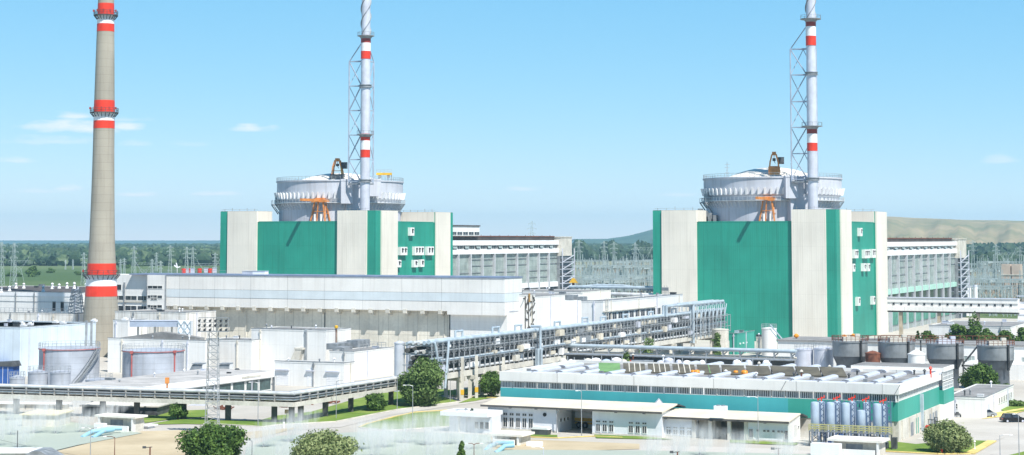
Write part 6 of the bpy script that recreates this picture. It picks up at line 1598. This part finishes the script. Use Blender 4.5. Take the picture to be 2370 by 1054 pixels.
def sprays():
    m = spray_mat(); b = MB()
    b.lathe([(.8, 0), (1.6, 1.3), (2.6, 2.6), (3.5, 4.0), (4.0, 5.1), (1.0, 5.3)], 20)
    b.v = [(x + z * .45, y, z) for x, y, z in b.v]
    me = b.mesh('spray', m, True); nz = MB(); nz.tube((0, 0, -.2), (0, 0, .5), .12, 8); nm = nz.mesh('nozzle', M_GREY)
    L1 = [(-30, 1000), (25, 1006), (78, 1002), (128, 1003), (-20, 1032), (40, 1036), (185, 1000), (235, 990), (-40, 965), (20, 972), (90, 975), (150, 978)]
    L2 = [(610, 1034), (668, 1022), (700, 1050), (885, 1035), (935, 1025), (985, 1030), (1035, 1028), (1078, 1040), (860, 1060), (920, 1062), (990, 1066), (1060, 1068), (640, 1075), (1120, 1060), (1500, 1064), (1560, 1062), (1620, 1054), (1690, 1072), (1800, 1076), (560, 1060), (830, 1040)]
    for k, (px, py) in enumerate(L1 + L2):
        left = k < len(L1); p = G(px, py, .2)
        t = thing('water_spray', 'white fan of water mist blowing right over the %s pond' % ('left' if left else 'middle'), 'water spray', p, 0, 'sprays over the left pond' if left else 'sprays over the middle pond')
        s = random.uniform(.75, 1.05); t.scale = (s * 1.15, s, s)
        o = bpy.data.objects.new('mist', me); COL.objects.link(o); o.parent = t
        o = bpy.data.objects.new('nozzle', nm); COL.objects.link(o); o.parent = t
sprays()

# ================================================================== MISCELLANEOUS NEAR THE PIPE BRIDGE
def blockpx(name, label, cat, px0, px1, ytop, Y, m, roofm=None, depth=6, rz=-A, over=.4, rh=.2, z0=0):
    a = P(px0, ytop, Y); z = a.z; a.z = 0; d = Vector((math.cos(rz), math.sin(rz), 0)); L_ = reach(a, d, px1, z)
    t = thing(name, label, cat, a, rz); b = MB(); b.box(0, L_, 0, depth, z0, z - rh); b.build('wall', m, t)
    b = MB(); b.box(-over, L_ + over, -over, depth + over, z - rh, z); b.build('roof', roofm or M_CONC2, t); return t, L_, z
blockpx('long_shed', 'black-fronted long shed with pale flat roof beyond the pipe bridge', 'shed', 190, 364, 938, 333, M_STEELD, M_CONC2, 10, -R(8))
blockpx('yellow_roof_hut', 'low hut with cream-yellow sloping roof under the left end of the pipe bridge', 'hut', 52, 128, 958, 312, M_CONC2, mat('cream_yellow', (.74, .66, .44), .7, .05, .5), 7, -R(8))
t, L_, z = blockpx('low_wall', 'low pale retaining wall beneath the left end of the pipe bridge', 'wall', -20, 150, 932, 345, M_CONC2, M_BWHITE, 2, -R(8))
for k in range(7): b = MB(); b.box(1 + k * 1.9, 1.2 + k * 1.9, -.05, .0, .1, z - .5); b.build('rib', M_GREY, t)
t, L_, z = blockpx('site_container', 'white container by the grass under the pipe bridge', 'container', 440, 470, 938, 352, M_BWHITE, M_STACK, 2.4, -R(8))
for k in range(6): b = MB(); b.box(.1 + k * L_ / 6, .2 + k * L_ / 6, -.06, 0, .1, z - .3); b.build('rib', M_STACK, t)
t, L_, z = blockpx('site_container', 'pale blue container beside the white one under the pipe bridge', 'container', 471, 492, 934, 356, M_BLUEP, M_STACK, 2.4, -R(8))
for k in range(5): b = MB(); b.box(.1 + k * L_ / 5, .2 + k * L_ / 5, -.06, 0, .1, z - .3); b.build('rib', M_STACK, t)
blockpx('pipe_chamber', 'low white concrete chamber on the left bank', 'chamber', 333, 342, 984, 309, M_BWHITE, M_BWHITE, 2)
p = G(386, 955); t = thing('orange_hydrant_mast', 'tall orange mast with a yellow railed base beyond the pipe bridge', 'mast', p); b = MB(); b.bar((0, 0, 0), (0, 0, 6.2), .26); b.box(-.35, .35, -.3, .3, 5.3, 6.4); b.build('mast', M_ORANGE, t)
rail(t, [(-1.8, -1, 0), (1.4, -1, 0), (1.4, 1, 0)], 1.1, .8, .08, 'guard_rail', M_YELLOW)
for k, (px, py) in enumerate(((510, 949), (662, 944), (700, 938), (760, 935))):
    rs2 = random.Random(k); p = G(px, py); t = thing('scrap_pile', ['small rust-red scrap pile by the second pier right of the mast', 'rusty scrap pile behind the bend of the pipe bridge', 'middle rusty heap behind the pipe bridge bend', 'right-hand rusty heap towards the dark bush'][k], 'scrap', p)
    b = MB()
    for i in range(26): a = Vector((rs2.gauss(0, .9), rs2.gauss(0, .6), rs2.uniform(.05, .5))); b.bar(a, a + Vector((rs2.uniform(-1, 1), rs2.uniform(-.6, .6), rs2.uniform(-.1, .5))), rs2.uniform(.08, .3))
    b.build('debris', M_RUST, t)
for px, py, lb in ((665, 975, 'under the bend'), (700, 967, 'first right of the bend'), (757, 958, 'second right of the bend'), (815, 948, 'third right of the bend'), (908, 925, 'nearest the big birch')):
    p = G(px, py); t = thing('hazard_marker', 'yellow hazard marker on a pipe bridge pier, ' + lb, 'marker', p + Vector((0, -1.0, 0))); b = MB(); b.bar((0, 0, 0), (0, 0, 1.5), .08); b.build('post', M_GREY, t); b = MB(); b.box(-.35, .35, -.05, .05, 1.4, 2.1); b.build('plate', M_YELLOW, t)
p = G(657, 992); t = thing('white_bollard', 'single white bollard by the road below the pipe bridge bend', 'bollard', p); b = MB(); b.lathe([(.18, 0), (.18, 1.0), (.12, 1.1)], 12); b.build('post', M_BWHITE, t)
b = MB(); b.lathe([(.26, 0), (.26, .12)], 12); b.build('base', M_CONC2, t)
p = G(2256, 1043); t = thing('mushroom_vent', 'white mushroom-shaped vent pipe on the lawn right of the willow bush', 'vent', p); b = MB(); b.lathe([(.7, 0), (.2, .15), (.1, .3), (.08, 1.4)], 14); b.build('stem', M_BWHITE, t); b = MB(); b.lathe([(.08, 1.25), (.2, 1.3), (.12, 1.5)], 12); b.build('cap', M_BWHITE, t)
p = G(2203, 1050); t = thing('manhole_dome', 'low white dome on the kerb below the willow bush', 'dome', p); b = MB(); b.lathe([(.75, 0), (.7, .15), (.45, .32), (.1, .4)], 18); b.build('dome', M_BWHITE, t, True); b = MB(); b.lathe([(.85, 0), (.85, .06)], 18); b.build('rim', M_CONC2, t)
p = G(2180, 1052); t = thing('red_hydrant', 'tiny red hydrant in the grass under the willow bush', 'hydrant', p); b = MB(); b.lathe([(.12, 0), (.12, .6), (.16, .62), (.1, .8)], 10); b.build('post', M_RED, t); b = MB(); b.bar((-.2, 0, .5), (.2, 0, .5), .1); b.build('outlet', M_REDD, t)
p = G(1700, 1035); 
# dark roofed hut at the bottom left corner
q = P(85, 1048, 262); t = thing('corner_hut', 'dark grey pitched roof of a hut peeping in at the bottom left corner', 'hut', (q.x, q.y, 0), -.1)
b = MB(); b.box(-2.6, 2.4, 0, 4, 0, q.z - .9); b.build('wall', M_CONC2, t); b = MB(); b.extrude([(-3.0, q.z - 1), (2.9, q.z - 1), (.6, q.z + .25), (-.6, q.z + .25)], 'y', -.4, 4.4); b.build('roof', M_GREY, t)
q = P(20, 1046, 266); t = thing('corner_slab', 'pale flat roof at the very bottom left corner', 'roof', (q.x, q.y, 0), 0); b = MB(); b.box(-7, 3.4, 0, 5, 0, q.z - .2); b.build('wall', M_CONC2, t); b = MB(); b.box(-7.3, 3.7, -.3, 5.3, q.z - .2, q.z); b.build('slab', M_BWHITE, t)

# ================================================================== FLOODLIGHT MAST
def lattice_mast(b, w0, w1, z0, z1, n, t=.12, cx=0, cy=0):
    for k in range(n):
        a = z0 + (z1 - z0) * k / n; c = z0 + (z1 - z0) * (k + 1) / n; wa = (w0 + (w1 - w0) * k / n) / 2; wc = (w0 + (w1 - w0) * (k + 1) / n) / 2
        q = [(-1, -1), (1, -1), (1, 1), (-1, 1)]
        for i in range(4):
            s, e = q[i], q[(i + 1) % 4]
            b.bar((cx + s[0] * wa, cy + s[1] * wa, a), (cx + s[0] * wc, cy + s[1] * wc, c), t)
            b.bar((cx + s[0] * wa, cy + s[1] * wa, a), (cx + e[0] * wc, cy + e[1] * wc, c), t * .7)
            b.bar((cx + s[0] * wa, cy + s[1] * wa, a), (cx + e[0] * wa, cy + e[1] * wa, a), t * .7)
p = G(491, 1010); t = thing('floodlight_mast', 'tall steel lattice floodlight mast with three rows of lamps, rising from a dark tree', 'light mast', p); Y = p.y
zt = pz(768, Y); b = MB(); lattice_mast(b, 2.1, 1.5, 0, zt, 15, .10); b.build('lattice_tower', M_STEEL, t)
b = MB(); b.box(-2.5, 2.5, -.8, .8, zt, zt + .1)
for x in (-2.45, 2.45, 0): b.bar((x, .3, zt), (x, .3, zt + 2.3), .08)
for z in (.75, 1.5, 2.25): b.bar((-2.5, .3, zt + z), (2.5, .3, zt + z), .09)
b.build('head_frame', M_GREY, t)
for r_ in range(3):
    for k in range(6):
        if (r_, k) == (0, 3): continue
        x = -2.2 + k * .88; z = zt + .35 + r_ * .75; b = MB(); b.tube((x, .25, z + .1), (x - .1, -.35, z - .1), .10, 10, 0, .21); b.bar((x, .3, z - .2), (x, .3, z + .25), .06); b.build('floodlight', M_STEELD, t)
# street lamps
def lamp(label, px, pyb, pyt, side=-1, double=False, m=M_STEEL, arm=1.2):
    p = G(px, pyb); h = P(px, pyt, p.y).z; t = thing('street_lamp', label, 'street lamp', p, 0, 'street lamps across the works')
    b = MB(); b.tube((0, 0, 0), (0, 0, h * .5), .075, 8, 0, .06); b.tube((0, 0, h * .49), (0, 0, h), .055, 8, 0, .04); b.build('pole', m, t)
    for s in ((-1, 1) if double else (side,)):
        b = MB(); b.pipe([(0, 0, h - .1), (s * arm * .4, 0, h + .08), (s * arm, 0, h + .1)], .05, 6); a = b.build('arm', m, t)
        b = MB(); b.extrude([(0, 0), (.5 * s, .02), (.46 * s, .1), (.1 * s, .13)], 'y', -.1, .1); o = b.build('lamp_head', M_BWHITE, t); o.location = (s * arm, 0, h + .02)
    return t
lamp('slim white street lamp on the lawn left of the spruce, below the birch', 955, 991, 893)
lamp('slim street lamp on the grass right of the dark bush under the pipe bridge', 919, 950, 872, arm=.5)
lamp('street lamp on the grass below the bend of the pipe bridge', 597, 987, 886)
lamp('street lamp on the verge half way along the right arm of the pipe bridge', 778, 970, 882, 1)
lamp('street lamp behind the right big tree trunk near the trestle piers', 1042, 931, 868, arm=.4)
lamp('street lamp in front of the gateway with the tank trailer', 1346, 1012, 906, arm=.5)
lamp('street lamp before the right cream roof, its head against the turquoise wall', 1755, 1026, 920)
lamp('double-armed grey street lamp at the left pond', 209, 1062, 992, double=True, arm=.9)
lamp('rust-red street lamp on the sandy bank', 265, 1066, 1012, m=M_RUST)
lamp('grey street lamp between the two round foreground trees', 583, 1072, 1020, m=M_GREY)
lamp('double-armed street lamp beside the cypress tip at the bottom', 1097, 1075, 1028, double=True, m=M_RUST, arm=.8)
lamp('short street lamp right of the middle pump house', 1258, 1080, 1036, m=M_STACK)
lamp('street lamp with arm over the road at the bottom right', 2315, 1066, 1008, 1, arm=1.4)
lamp('tall street lamp standing at the right edge by the black car', 2359, 1062, 960, arm=.4)
for px, py, pt, lb in ((347, 1060, 1035, 'left'), (1802, 1062, 1038, 'right'), (1568, 1070, 1046, 'middle')):
    p = G(px, py); h = P(px, pt, p.y).z; t = thing('camera_post', 'short brown post with small camera arms at the bottom, %s one of three' % lb, 'post', p, 0, 'short camera posts'); b = MB(); b.bar((0, 0, 0), (0, 0, h), .18); b.build('post', M_RUST, t)
    b = MB(); b.bar((-.8, 0, h - .1), (.3, 0, h), .1); b.box(-1.1, -.6, -.15, .15, h - .2, h + .12); b.build('camera_arm', M_STEELD, t)
p = G(40, 1046); h = P(40, 997, p.y).z; t = thing('antenna_pole', 'thin bare pole over the left pond', 'pole', p); b = MB(); b.tube((0, 0, 0), (0, 0, h), .06, 6); b.build('pole', M_STEELD, t); b = MB(); b.lathe([(.15, 0), (.15, .3)], 8); b.build('base', M_CONC2, t)
q0, q1 = P(-60, 1004, 245), P(420, 1074, 262); t = thing('overhead_cable', 'thin black cable sloping down across the left pond', 'cable', q0); b = MB(); n = 24
pts_ = [q0.lerp(q1, k / n) - q0 - Vector((0, 0, .9 * math.sin(math.pi * k / n))) for k in range(n + 1)]
for k in range(n): b.bar(pts_[k], pts_[k + 1], .035)
b.build('cable', M_STEELD, t)

# ================================================================== TREES AND BUSHES
def px_tree(name, label, px, pyb, pyt, wpx, n, size, m, kind_='round', tr=.2, z0=.15, seed=1, Y=None, lob=16, cat='tree', **k):
    p = G(px, pyb) if Y is None else Vector((P(px, pyb, Y).x, Y, 0)); h = P(px, pyt, p.y).z; w_ = wpx / F * p.y
    L = (round_lobes(w_ * .95, h * .8, h * z0, lob, seed) + cone_lobes(w_ * .8, h, h * .2, 10, seed)) if kind_ == 'mix' else round_lobes(w_, h, h * z0, lob, seed) if kind_ == 'round' else cone_lobes(w_, h, h * z0, lob, seed)
    return tree(name, label, p, L, n, size, m, (tr, h * .85), cat, seed=seed, **k)
px_tree('birch_tree', 'big feathery green tree standing at the end of the pipe bridge', 973, 941, 820, 96, 15000, .26, M_TREES, 'mix', .3, .04, 3, lob=30)
px_tree('round_tree', 'dark bushy tree left of the turquoise workshop', 1137, 921, 866, 52, 6000, .24, M_TREED, seed=4)
px_tree('bush', 'almost black bush beneath the right arm of the pipe bridge', 869, 952, 908, 44, 4500, .22, M_TREED, seed=5, z0=.02, cat='bush')
px_tree('bush', 'thin dark green bush under the pipe bridge near the orange mast', 411, 973, 930, 36, 2200, .22, M_TREED, seed=6, z0=.1, cat='bush')
px_tree('leafy_tree', 'large dark green tree at the foot of the floodlight mast', 486, 1085, 990, 128, 16000, .24, M_TREED, seed=7, lob=30, z0=.1)
px_tree('leafy_tree', 'large rounded grey-green tree at the bottom, left of centre', 745, 1088, 1010, 122, 20000, .20, M_TREEW, seed=8, lob=36, z0=.05)
px_tree('cypress', 'pointed dark green tree tip at the bottom of the picture', 1068, 1085, 1027, 36, 4200, .2, M_TREED, 'cone', .15, .02, 9, lob=9)
px_tree('spruce', 'small blue-green spruce in front of the white gatehouse', 1093, 1000, 951, 30, 4500, .18, M_TREEY, 'cone', .12, .04, 10, lob=10)
px_tree('willow_bush', 'wide olive-green willow bush on the lawn at the lower right', 2194, 1048, 985, 88, 18000, .19, M_TREEW, seed=11, lob=34, z0=.02, cat='bush')
px_tree('round_tree', 'broad dark green tree below the rightmost dark hopper', 2272, 912, 851, 88, 11000, .26, M_TREED, seed=12, lob=22, z0=.1)
px_tree('bush', 'small dark hedge bush right of the broad tree by the hoppers', 2322, 915, 890, 36, 2200, .22, M_TREED, seed=13, z0=.05, cat='bush')
px_tree('bush', 'small light green bush on the verge above the parked black car', 2352, 942, 926, 34, 1500, .18, M_TREES, seed=14, z0=.0, cat='bush')
for k, (px, pyt, w_, s, kd, lb) in enumerate(((2256, 726, 62, 15, 'cone', 'tall pointed dark conifer above the dark hoppers'), (2222, 752, 40, 16, 'round', 'lower shoulder tree just left of the pointed conifer'), (2290, 762, 34, 17, 'round', 'lower tree just right of the pointed conifer'),
        (2145, 762, 34, 18, 'round', 'dark round tree above the gap between second and third hopper'), (2125, 770, 24, 19, 'cone', 'small pointed shrub left of the dark round tree'), (2092, 775, 20, 20, 'round', 'small shrub above the second dark hopper'),
        (2202, 766, 24, 21, 'round', 'small shrub above the third dark hopper'), (2328, 768, 40, 22, 'round', 'bushy shrub above the rightmost hopper'), (2366, 758, 28, 23, 'round', 'dark tree cut by the right edge'))):
    w_ = w_ * (1.9 if kd == 'cone' else 1.2)
    px_tree('shrub' if w_ < 40 else 'conifer' if kd == 'cone' else 'dense_tree', lb, px, 797, pyt, w_, 5000 if w_ > 30 else 1800, .34, M_TREED, kd, .25, .08, s, Y=468 + k, lob=12)
for k, (px, py, pyt, w_, lb) in enumerate(((1500, 800, 783, 40, 'low green bush beneath the trestle, right of centre'), (1660, 806, 770, 24, 'slim bush beside the round concrete tank'), (1452, 838, 818, 26, 'little bush among the junk behind the workshop roof'))):
    px_tree('bush', lb, px, py, pyt, w_, 1800, .26, M_TREES, seed=30 + k, z0=0.0, cat='bush', Y=[452, 478, 385][k])
px_tree('field_tree', 'round dark tree standing alone in the meadow at the left', 75, 641, 621, 30, 900, .9, M_TREED, seed=40, lob=10, z0=.05)
for k, (px, py, pyt, w_) in enumerate(((22, 640, 632, 20), (40, 641, 633, 16), (185, 637, 630, 26), (120, 632, 622, 22), (290, 622, 612, 24), (330, 618, 606, 26))):
    px_tree('field_bush', 'low dark bush in the meadow, ' + ['leftmost of all', 'second from the left, beside the round lone tree', 'just left of the chimney', 'below the woods between lone tree and chimney', 'just right of the chimney', 'further right of the chimney'][k], px, py, pyt, w_, 500, .8, M_TREED, seed=50 + k, lob=7, z0=0, cat='bush')
# junk and small plant between workshop and transverse pipe
rs2 = random.Random(77)
for k in range(26):
    px = 1300 + k * 20.5 + rs2.uniform(-5, 5); py = 826 + rs2.uniform(-5, 3); p = G(px, py + 22); p = Vector((p.x, min(p.y, 400), 0)); Y = 368 + rs2.uniform(0, 18); p = P(px, py, Y); h = max(1.5, p.z - 1)
    typ = rs2.choice(('vessel', 'box', 'vessel')); mm = rs2.choice((M_BWHITE, M_SILO, M_CONC2, M_STACK, M_REDD if k in (8, 9, 10) else M_BWHITE))
    t = thing('small_vessel' if typ == 'vessel' else 'plant_box', ('small upright vessel' if typ == 'vessel' else 'small boxy unit') + ' in the cluttered yard behind the skylight roof', 'tank' if typ == 'vessel' else 'box', (p.x, Y, 0), 0, 'small vessels behind the skylight roof' if typ == 'vessel' else 'small units behind the skylight roof')
    b = MB()
    if typ == 'vessel': r = rs2.uniform(.6, 1.1); b.lathe([(r, 0), (r, h), (r * .7, h + .35), (.1, h + .5)], 16); b.build('shell', mm, t, True); b = MB(); b.tube((r + .1, 0, 0), (r + .1, 0, h + .9), .1, 6); b.build('pipe', M_STEEL, t)
    else: w_ = rs2.uniform(.8, 1.8); b.box(-w_, w_, -1, 1, 0, h); b.build('case', mm, t); b = MB(); b.box(-w_ - .1, w_ + .1, -1.1, 1.1, h, h + .15); b.build('lid', M_GREY, t)
blockpx('dark_yard_wall', 'long dark grey yard wall behind the skylight roof', 'wall', 1310, 1830, 819, 392, M_CONCD, M_GREY, 3)

# ================================================================== SWITCHYARD AND PYLONS
def gantry_mesh(w_, h, t_, cross=True):
    legs = []
    for sx in (-1, 1): b = MB(); lattice_mast(b, 1.7, .7, 0, h, 6, t_, sx * w_ / 2); b.bar((sx * w_ / 2, 0, h - .1), (sx * w_ / 2, 0, h + 4.5), .25); b.bar((sx * w_ / 2 - .4, 0, h), (sx * w_ / 2 + .4, 0, h), .2); legs.append(('lattice_leg', b.mesh('lattice_leg', M_SWY)))
    bar = MB(); 
    for yy in (-.5, .5):
        for zz in (0, 1.2): bar.bar((-w_ / 2 - 1, yy, h - 1 + zz), (w_ / 2 + 1, yy, h - 1 + zz), t_)
    n = 9
    for k in range(n): x0 = -w_ / 2 + w_ * k / n; x1 = x0 + w_ / n; bar.bar((x0, -.5, h - 1), (x1, -.5, h + .2), t_ * .8); bar.bar((x0, .5, h + .2), (x1, .5, h - 1), t_ * .8)
    for k in (-.3, 0, .3): ins = MB(); ins.bar((w_ * k, 0, h - 1), (w_ * k, 0, h - 3.4), .35); legs.append(('insulator', ins.mesh('insulator', M_SWY2)))
    return legs + [('crossbeam', bar.mesh('crossbeam', M_SWY))]
M_SWY = mat('pale_blue_galvanised', (.42, .48, .48), .5, .06, .3); M_SWY2 = mat('brown_grey_insulator', (.42, .34, .27), .4, .1, .5)
meshes = [gantry_mesh(w_, h, .22) for w_, h in ((14, 11), (17, 13), (11, 9), (20, 16))]
rs2 = random.Random(91)
def put(parts, name, label, cat, pos, rz, group, s=1):
    t = thing(name, label, cat, pos, rz, group); t.scale = (s, s, s)
    for n_, me in parts: o = bpy.data.objects.new(n_, me); COL.objects.link(o); o.parent = t
    return t
for side_, (pa, pb), Ya, Yb, n_ in (('centre', (1330, 1508), 790, 1500, 100), ('right', (2238, 2400), 800, 1400, 70)):
    for k in range(n_):
        Y = Ya + (Yb - Ya) * ((k % 12) / 11) ** 1.1 + rs2.uniform(-12, 12); px = pa + (pb - pa) * rs2.random(); c = P(px, 600, Y)
        put(meshes[(k * 7) % 4 if Y > 1000 else (k % 3)], 'switchyard_gantry', 'pale lattice steel gantry in the crowded switchyard %s' % ('between the two reactor buildings' if side_ == 'centre' else 'at the right edge'), 'gantry', (c.x, Y, 0), rs2.choice((-A, -A, R(65))) + rs2.uniform(-.05, .05),
            'switchyard gantries between the reactor buildings' if side_ == 'centre' else 'switchyard gantries at the right edge')
# low switchgear under the gantries: posts with insulators
post = MB(); 
for x in (-1.5, 0, 1.5): post.bar((x, 0, 0), (x, 0, 3.4), .3)
post.bar((-2, 0, 3.4), (2, 0, 3.4), .3); pm = post.mesh('frame', M_SWY); ims = []
for x in (-1.5, 0, 1.5): insm = MB(); insm.lathe([(.22, 3.5), (.35, 4.2), (.22, 5.4), (.3, 5.6)], 8, x, 0); ims.append(('insulator', insm.mesh('insulator', M_SWY2)))
for side_, (pa, pb), Ya, Yb, n_ in (('centre', (1325, 1508), 740, 1300, 110), ('right', (2236, 2400), 740, 1200, 90)):
    for k in range(n_):
        Y = rs2.uniform(Ya, Yb); c = P(rs2.uniform(pa, pb), 600, Y); put([('frame', pm)] + ims, 'switchgear_frame', 'low pale post frame with insulators in the switchyard %s' % ('between the two reactor buildings' if side_ == 'centre' else 'at the right edge'), 'switchgear', (c.x, Y, 0), -A + rs2.choice((0, 1.57)),
            'switchgear frames between the reactor buildings' if side_ == 'centre' else 'switchgear frames at the right edge')
sheet('switchyard_ground', grass_mat('gravel_and_grass', (.17, .19, .10), (.28, .27, .19), .03, (.36, .34, .27)), [(1326, 667), (1520, 667), (1520, 590), (1326, 590)], .06)
sheet('switchyard_ground', MATS['gravel_and_grass'], [(2225, 692), (2450, 692), (2450, 606), (2225, 606)], .07)
q = P(2340, 640, 900)
t = thing('brick_substation', 'pinkish windowless substation block among the right switchyard gantries', 'building', (q.x, q.y, 0), -A); h = P(2340, 612, 900).z; b = MB(); b.box(-4.6, -.3, 0, 6, 0, h); b.box(.3, 4.6, 0, 6, 0, h); b.build('wall', mat('pink_plaster', (.58, .46, .38), .8, .06, .3), t); b = MB(); b.box(-4.8, 4.8, -.2, 6.2, h - 5.5, h - 5.0); b.box(-.29, .29, 2, 5, 0, h - .5); b.build('band', M_CONC2, t)
for px, w_, h_, lb, cap in ((2237, 15, 12, 'square white kiosk left of a white cylinder in the right switchyard', False), (2258, 8, 12, 'white cylinder beside the square kiosk in the right switchyard', True)):
    Y = 760; c = P(px, 690, Y); r = w_ / 2 / F * Y * 1.2; h = P(px, 664, Y).z; t = thing('switchyard_kiosk', lb, 'kiosk', (c.x, Y, 0)); b = MB()
    if cap: b.lathe([(r, 0), (r, h)], 20)
    else: b.box(-r, r, -r, r, 0, h)
    b.build('wall', M_BWHITE, t); b = MB(); b.lathe([(r * 1.1, h), (r * .9, h + .8)], 20) if cap else b.box(-r * 1.1, r * 1.1, -r * 1.1, r * 1.1, h, h + .3); b.build('roof', M_STACK, t)
# transmission pylons on the plain
def pylon(label, px, Y, pyt, arms=3, style='tall', group=None):
    c = P(px, 600, Y); h = P(px, pyt, Y).z; t = thing('transmission_pylon', label, 'pylon', (c.x, Y, 0), rs2.uniform(-.4, .1), 'transmission pylons on the plain'); k_ = .07 + Y / 13000; b = MB()
    if style == 'portal':
        b.bar((-4, 0, 0), (-1.5, 0, h * .5), k_); b.bar((4, 0, 0), (1.5, 0, h * .5), k_); b.bar((-1.5, 0, h * .5), (-6, 0, h * .86), k_); b.bar((1.5, 0, h * .5), (6, 0, h * .86), k_); b.bar((-1.5, 0, h * .5), (1.5, 0, h * .5), k_)
        for sgn in (-1, 1): b.bar((sgn * 6, 0, h * .82), (sgn * 7.5, 0, h), k_); b.bar((-sgn * 1.5, 0, h * .5), (sgn * 4, 0, h * .72), k_ * .7); b.bar((sgn * 3, 0, h * .25), (-sgn * 1.5, 0, h * .5), k_ * .6)
        b.build('lattice', M_SWY, t); b = MB(); b.bar((-9, 0, h * .84), (9, 0, h * .84), k_); b.bar((-9, 0, h * .78), (9, 0, h * .78), k_ * .7)
        for k in range(8): b.bar((-9 + k * 2.25, 0, h * .78), (-7.9 + k * 2.25, 0, h * .84), k_ * .6)
        b.build('crossarm', M_SWY, t)
    else:
        lattice_mast(b, h * .12, h * .03, 0, h, 9, k_); b.build('lattice', M_SWY, t)
        for i in range(arms):
            z = h * (.93 - i * .12); b = MB(); a = h * .095 * (1 + .25 * (i == 1)); b.bar((-a, 0, z), (a, 0, z), k_ * 1.1); b.bar((-a, 0, z), (0, 0, z + h * .04), k_ * .8); b.bar((a, 0, z), (0, 0, z + h * .04), k_ * .8)
            for s in (-.9, .9): b.bar((s * a, 0, z), (s * a, 0, z - h * .03), k_)
            b.build('crossarm', M_SWY, t)
for px, Y, pyt, st, lb in ((3, 1080, 560, 'tall', 'tall lattice pylon cut by the left edge'), (32, 1120, 562, 'tall', 'tall lattice pylon, the second from the left edge'), (45, 1350, 594, 'portal', 'wide Y-shaped pylon beside the lone meadow tree'),
                       (152, 1900, 602, 'tall', 'small slim pylon in the meadow, left one of a close pair'), (169, 1900, 601, 'tall', 'small slim pylon in the meadow, right one of a close pair'), (194, 1250, 585, 'tall', 'lattice pylon touching the left side of the chimney'),
                       (310, 1300, 570, 'tall', 'lattice pylon a little right of the chimney'), (334, 1200, 598, 'portal', 'Y-shaped pylon above the left end of the long hall'), (352, 1300, 600, 'tall', 'slim pylon above the stair block of the long hall'), (394, 1500, 568, 'tall', 'pylon behind the red drums'),
                       (372, 1250, 604, 'tall', 'short slim pylon left of the red drums'), (432, 1350, 572, 'tall', 'taller pylon above the red drums, left one of two'), (446, 1350, 572, 'tall', 'taller pylon above the red drums, right one of two'), (482, 1180, 600, 'portal', 'Y-shaped pylon just left of the green reactor corner'), (498, 1400, 585, 'tall', 'slim pylon nearest the green reactor corner'),
                       (279, 1500, 600, 'tall', 'pylon standing close to the right side of the chimney'), (288, 1500, 598, 'tall', 'second pylon close to the right side of the chimney'), (362, 1800, 585, 'tall', 'faint far pylon between chimney and reactor'),
                       (1231, 2600, 512, 'tall', 'faint radio mast standing above the left turbine hall roof'), (1340, 1500, 556, 'tall', 'tall faint pylon beside the turbine hall tower'), (1398, 1600, 558, 'tall', 'tall faint pylon in the middle switchyard'), (1421, 1500, 560, 'tall', 'faint pylon right of the middle of the switchyard'), (1470, 1500, 562, 'tall', 'faint pylon near the right reactor building'), (1492, 1450, 560, 'portal', 'Y-shaped gantry pylon just left of the right reactor building'),
                       (2252, 1700, 556, 'tall', 'tall pylon right of the right turbine hall'), (2306, 1500, 566, 'tall', 'pylon above the pink substation block'), (2330, 1500, 575, 'portal', 'Y-shaped pylon above the pink block'), (2362, 1600, 570, 'tall', 'pylon at the right edge of the photo')):
    pylon(lb, px, Y, pyt, 3, st)
# unique wording for small repeats, counted from the left
def relabel(base, fmt):
    os_ = sorted([o for o in COL.objects if o.parent is None and o.name.split('.')[0] == base and 'label' in o.keys()], key=lambda o: o.location.x / o.location.y)
    w_ = ['first', 'second', 'third', 'fourth', 'fifth', 'sixth', 'seventh', 'eighth', 'ninth', 'tenth']
    for i, o in enumerate(os_): o['label'] = fmt % (w_[i] if i < 10 else 'number %d' % (i + 1))
relabel('roof_vent', 'white hooded vent on the dark brown far left roof, %s from the left')
relabel('storage_drum', 'red drum on the left end of the long hall roof, %s from the left')
relabel('equipment_case', 'pale grey case among the red drums on the long hall roof, %s from the left')
relabel('roof_fan', 'small black roof fan near the low glazed building, %s from the left')

# ================================================================== HAZE
def haze():
    m = bpy.data.materials.new('air_haze'); m.use_nodes = True; nt = m.node_tree; nt.nodes.clear()
    out = nt.nodes.new('ShaderNodeOutputMaterial'); v = nt.nodes.new('ShaderNodeVolumePrincipled')
    v.inputs['Color'].default_value = (.43, .72, .95, 1); v.inputs['Density'].default_value = 7e-5; v.inputs['Anisotropy'].default_value = 0.0
    nt.links.new(v.outputs[0], out.inputs['Volume'])
    b = MB(); b.box(-9000, 9000, -500, 14000, -12, 215)
    o = b.build('haze', m); kind(o, 'stuff', 'thin blue summer haze over the plain', 'haze')
haze()
for o in bpy.data.objects:
    if o.type == 'MESH' and len(o.data.vertices) == 0: print('EMPTY', o.name)
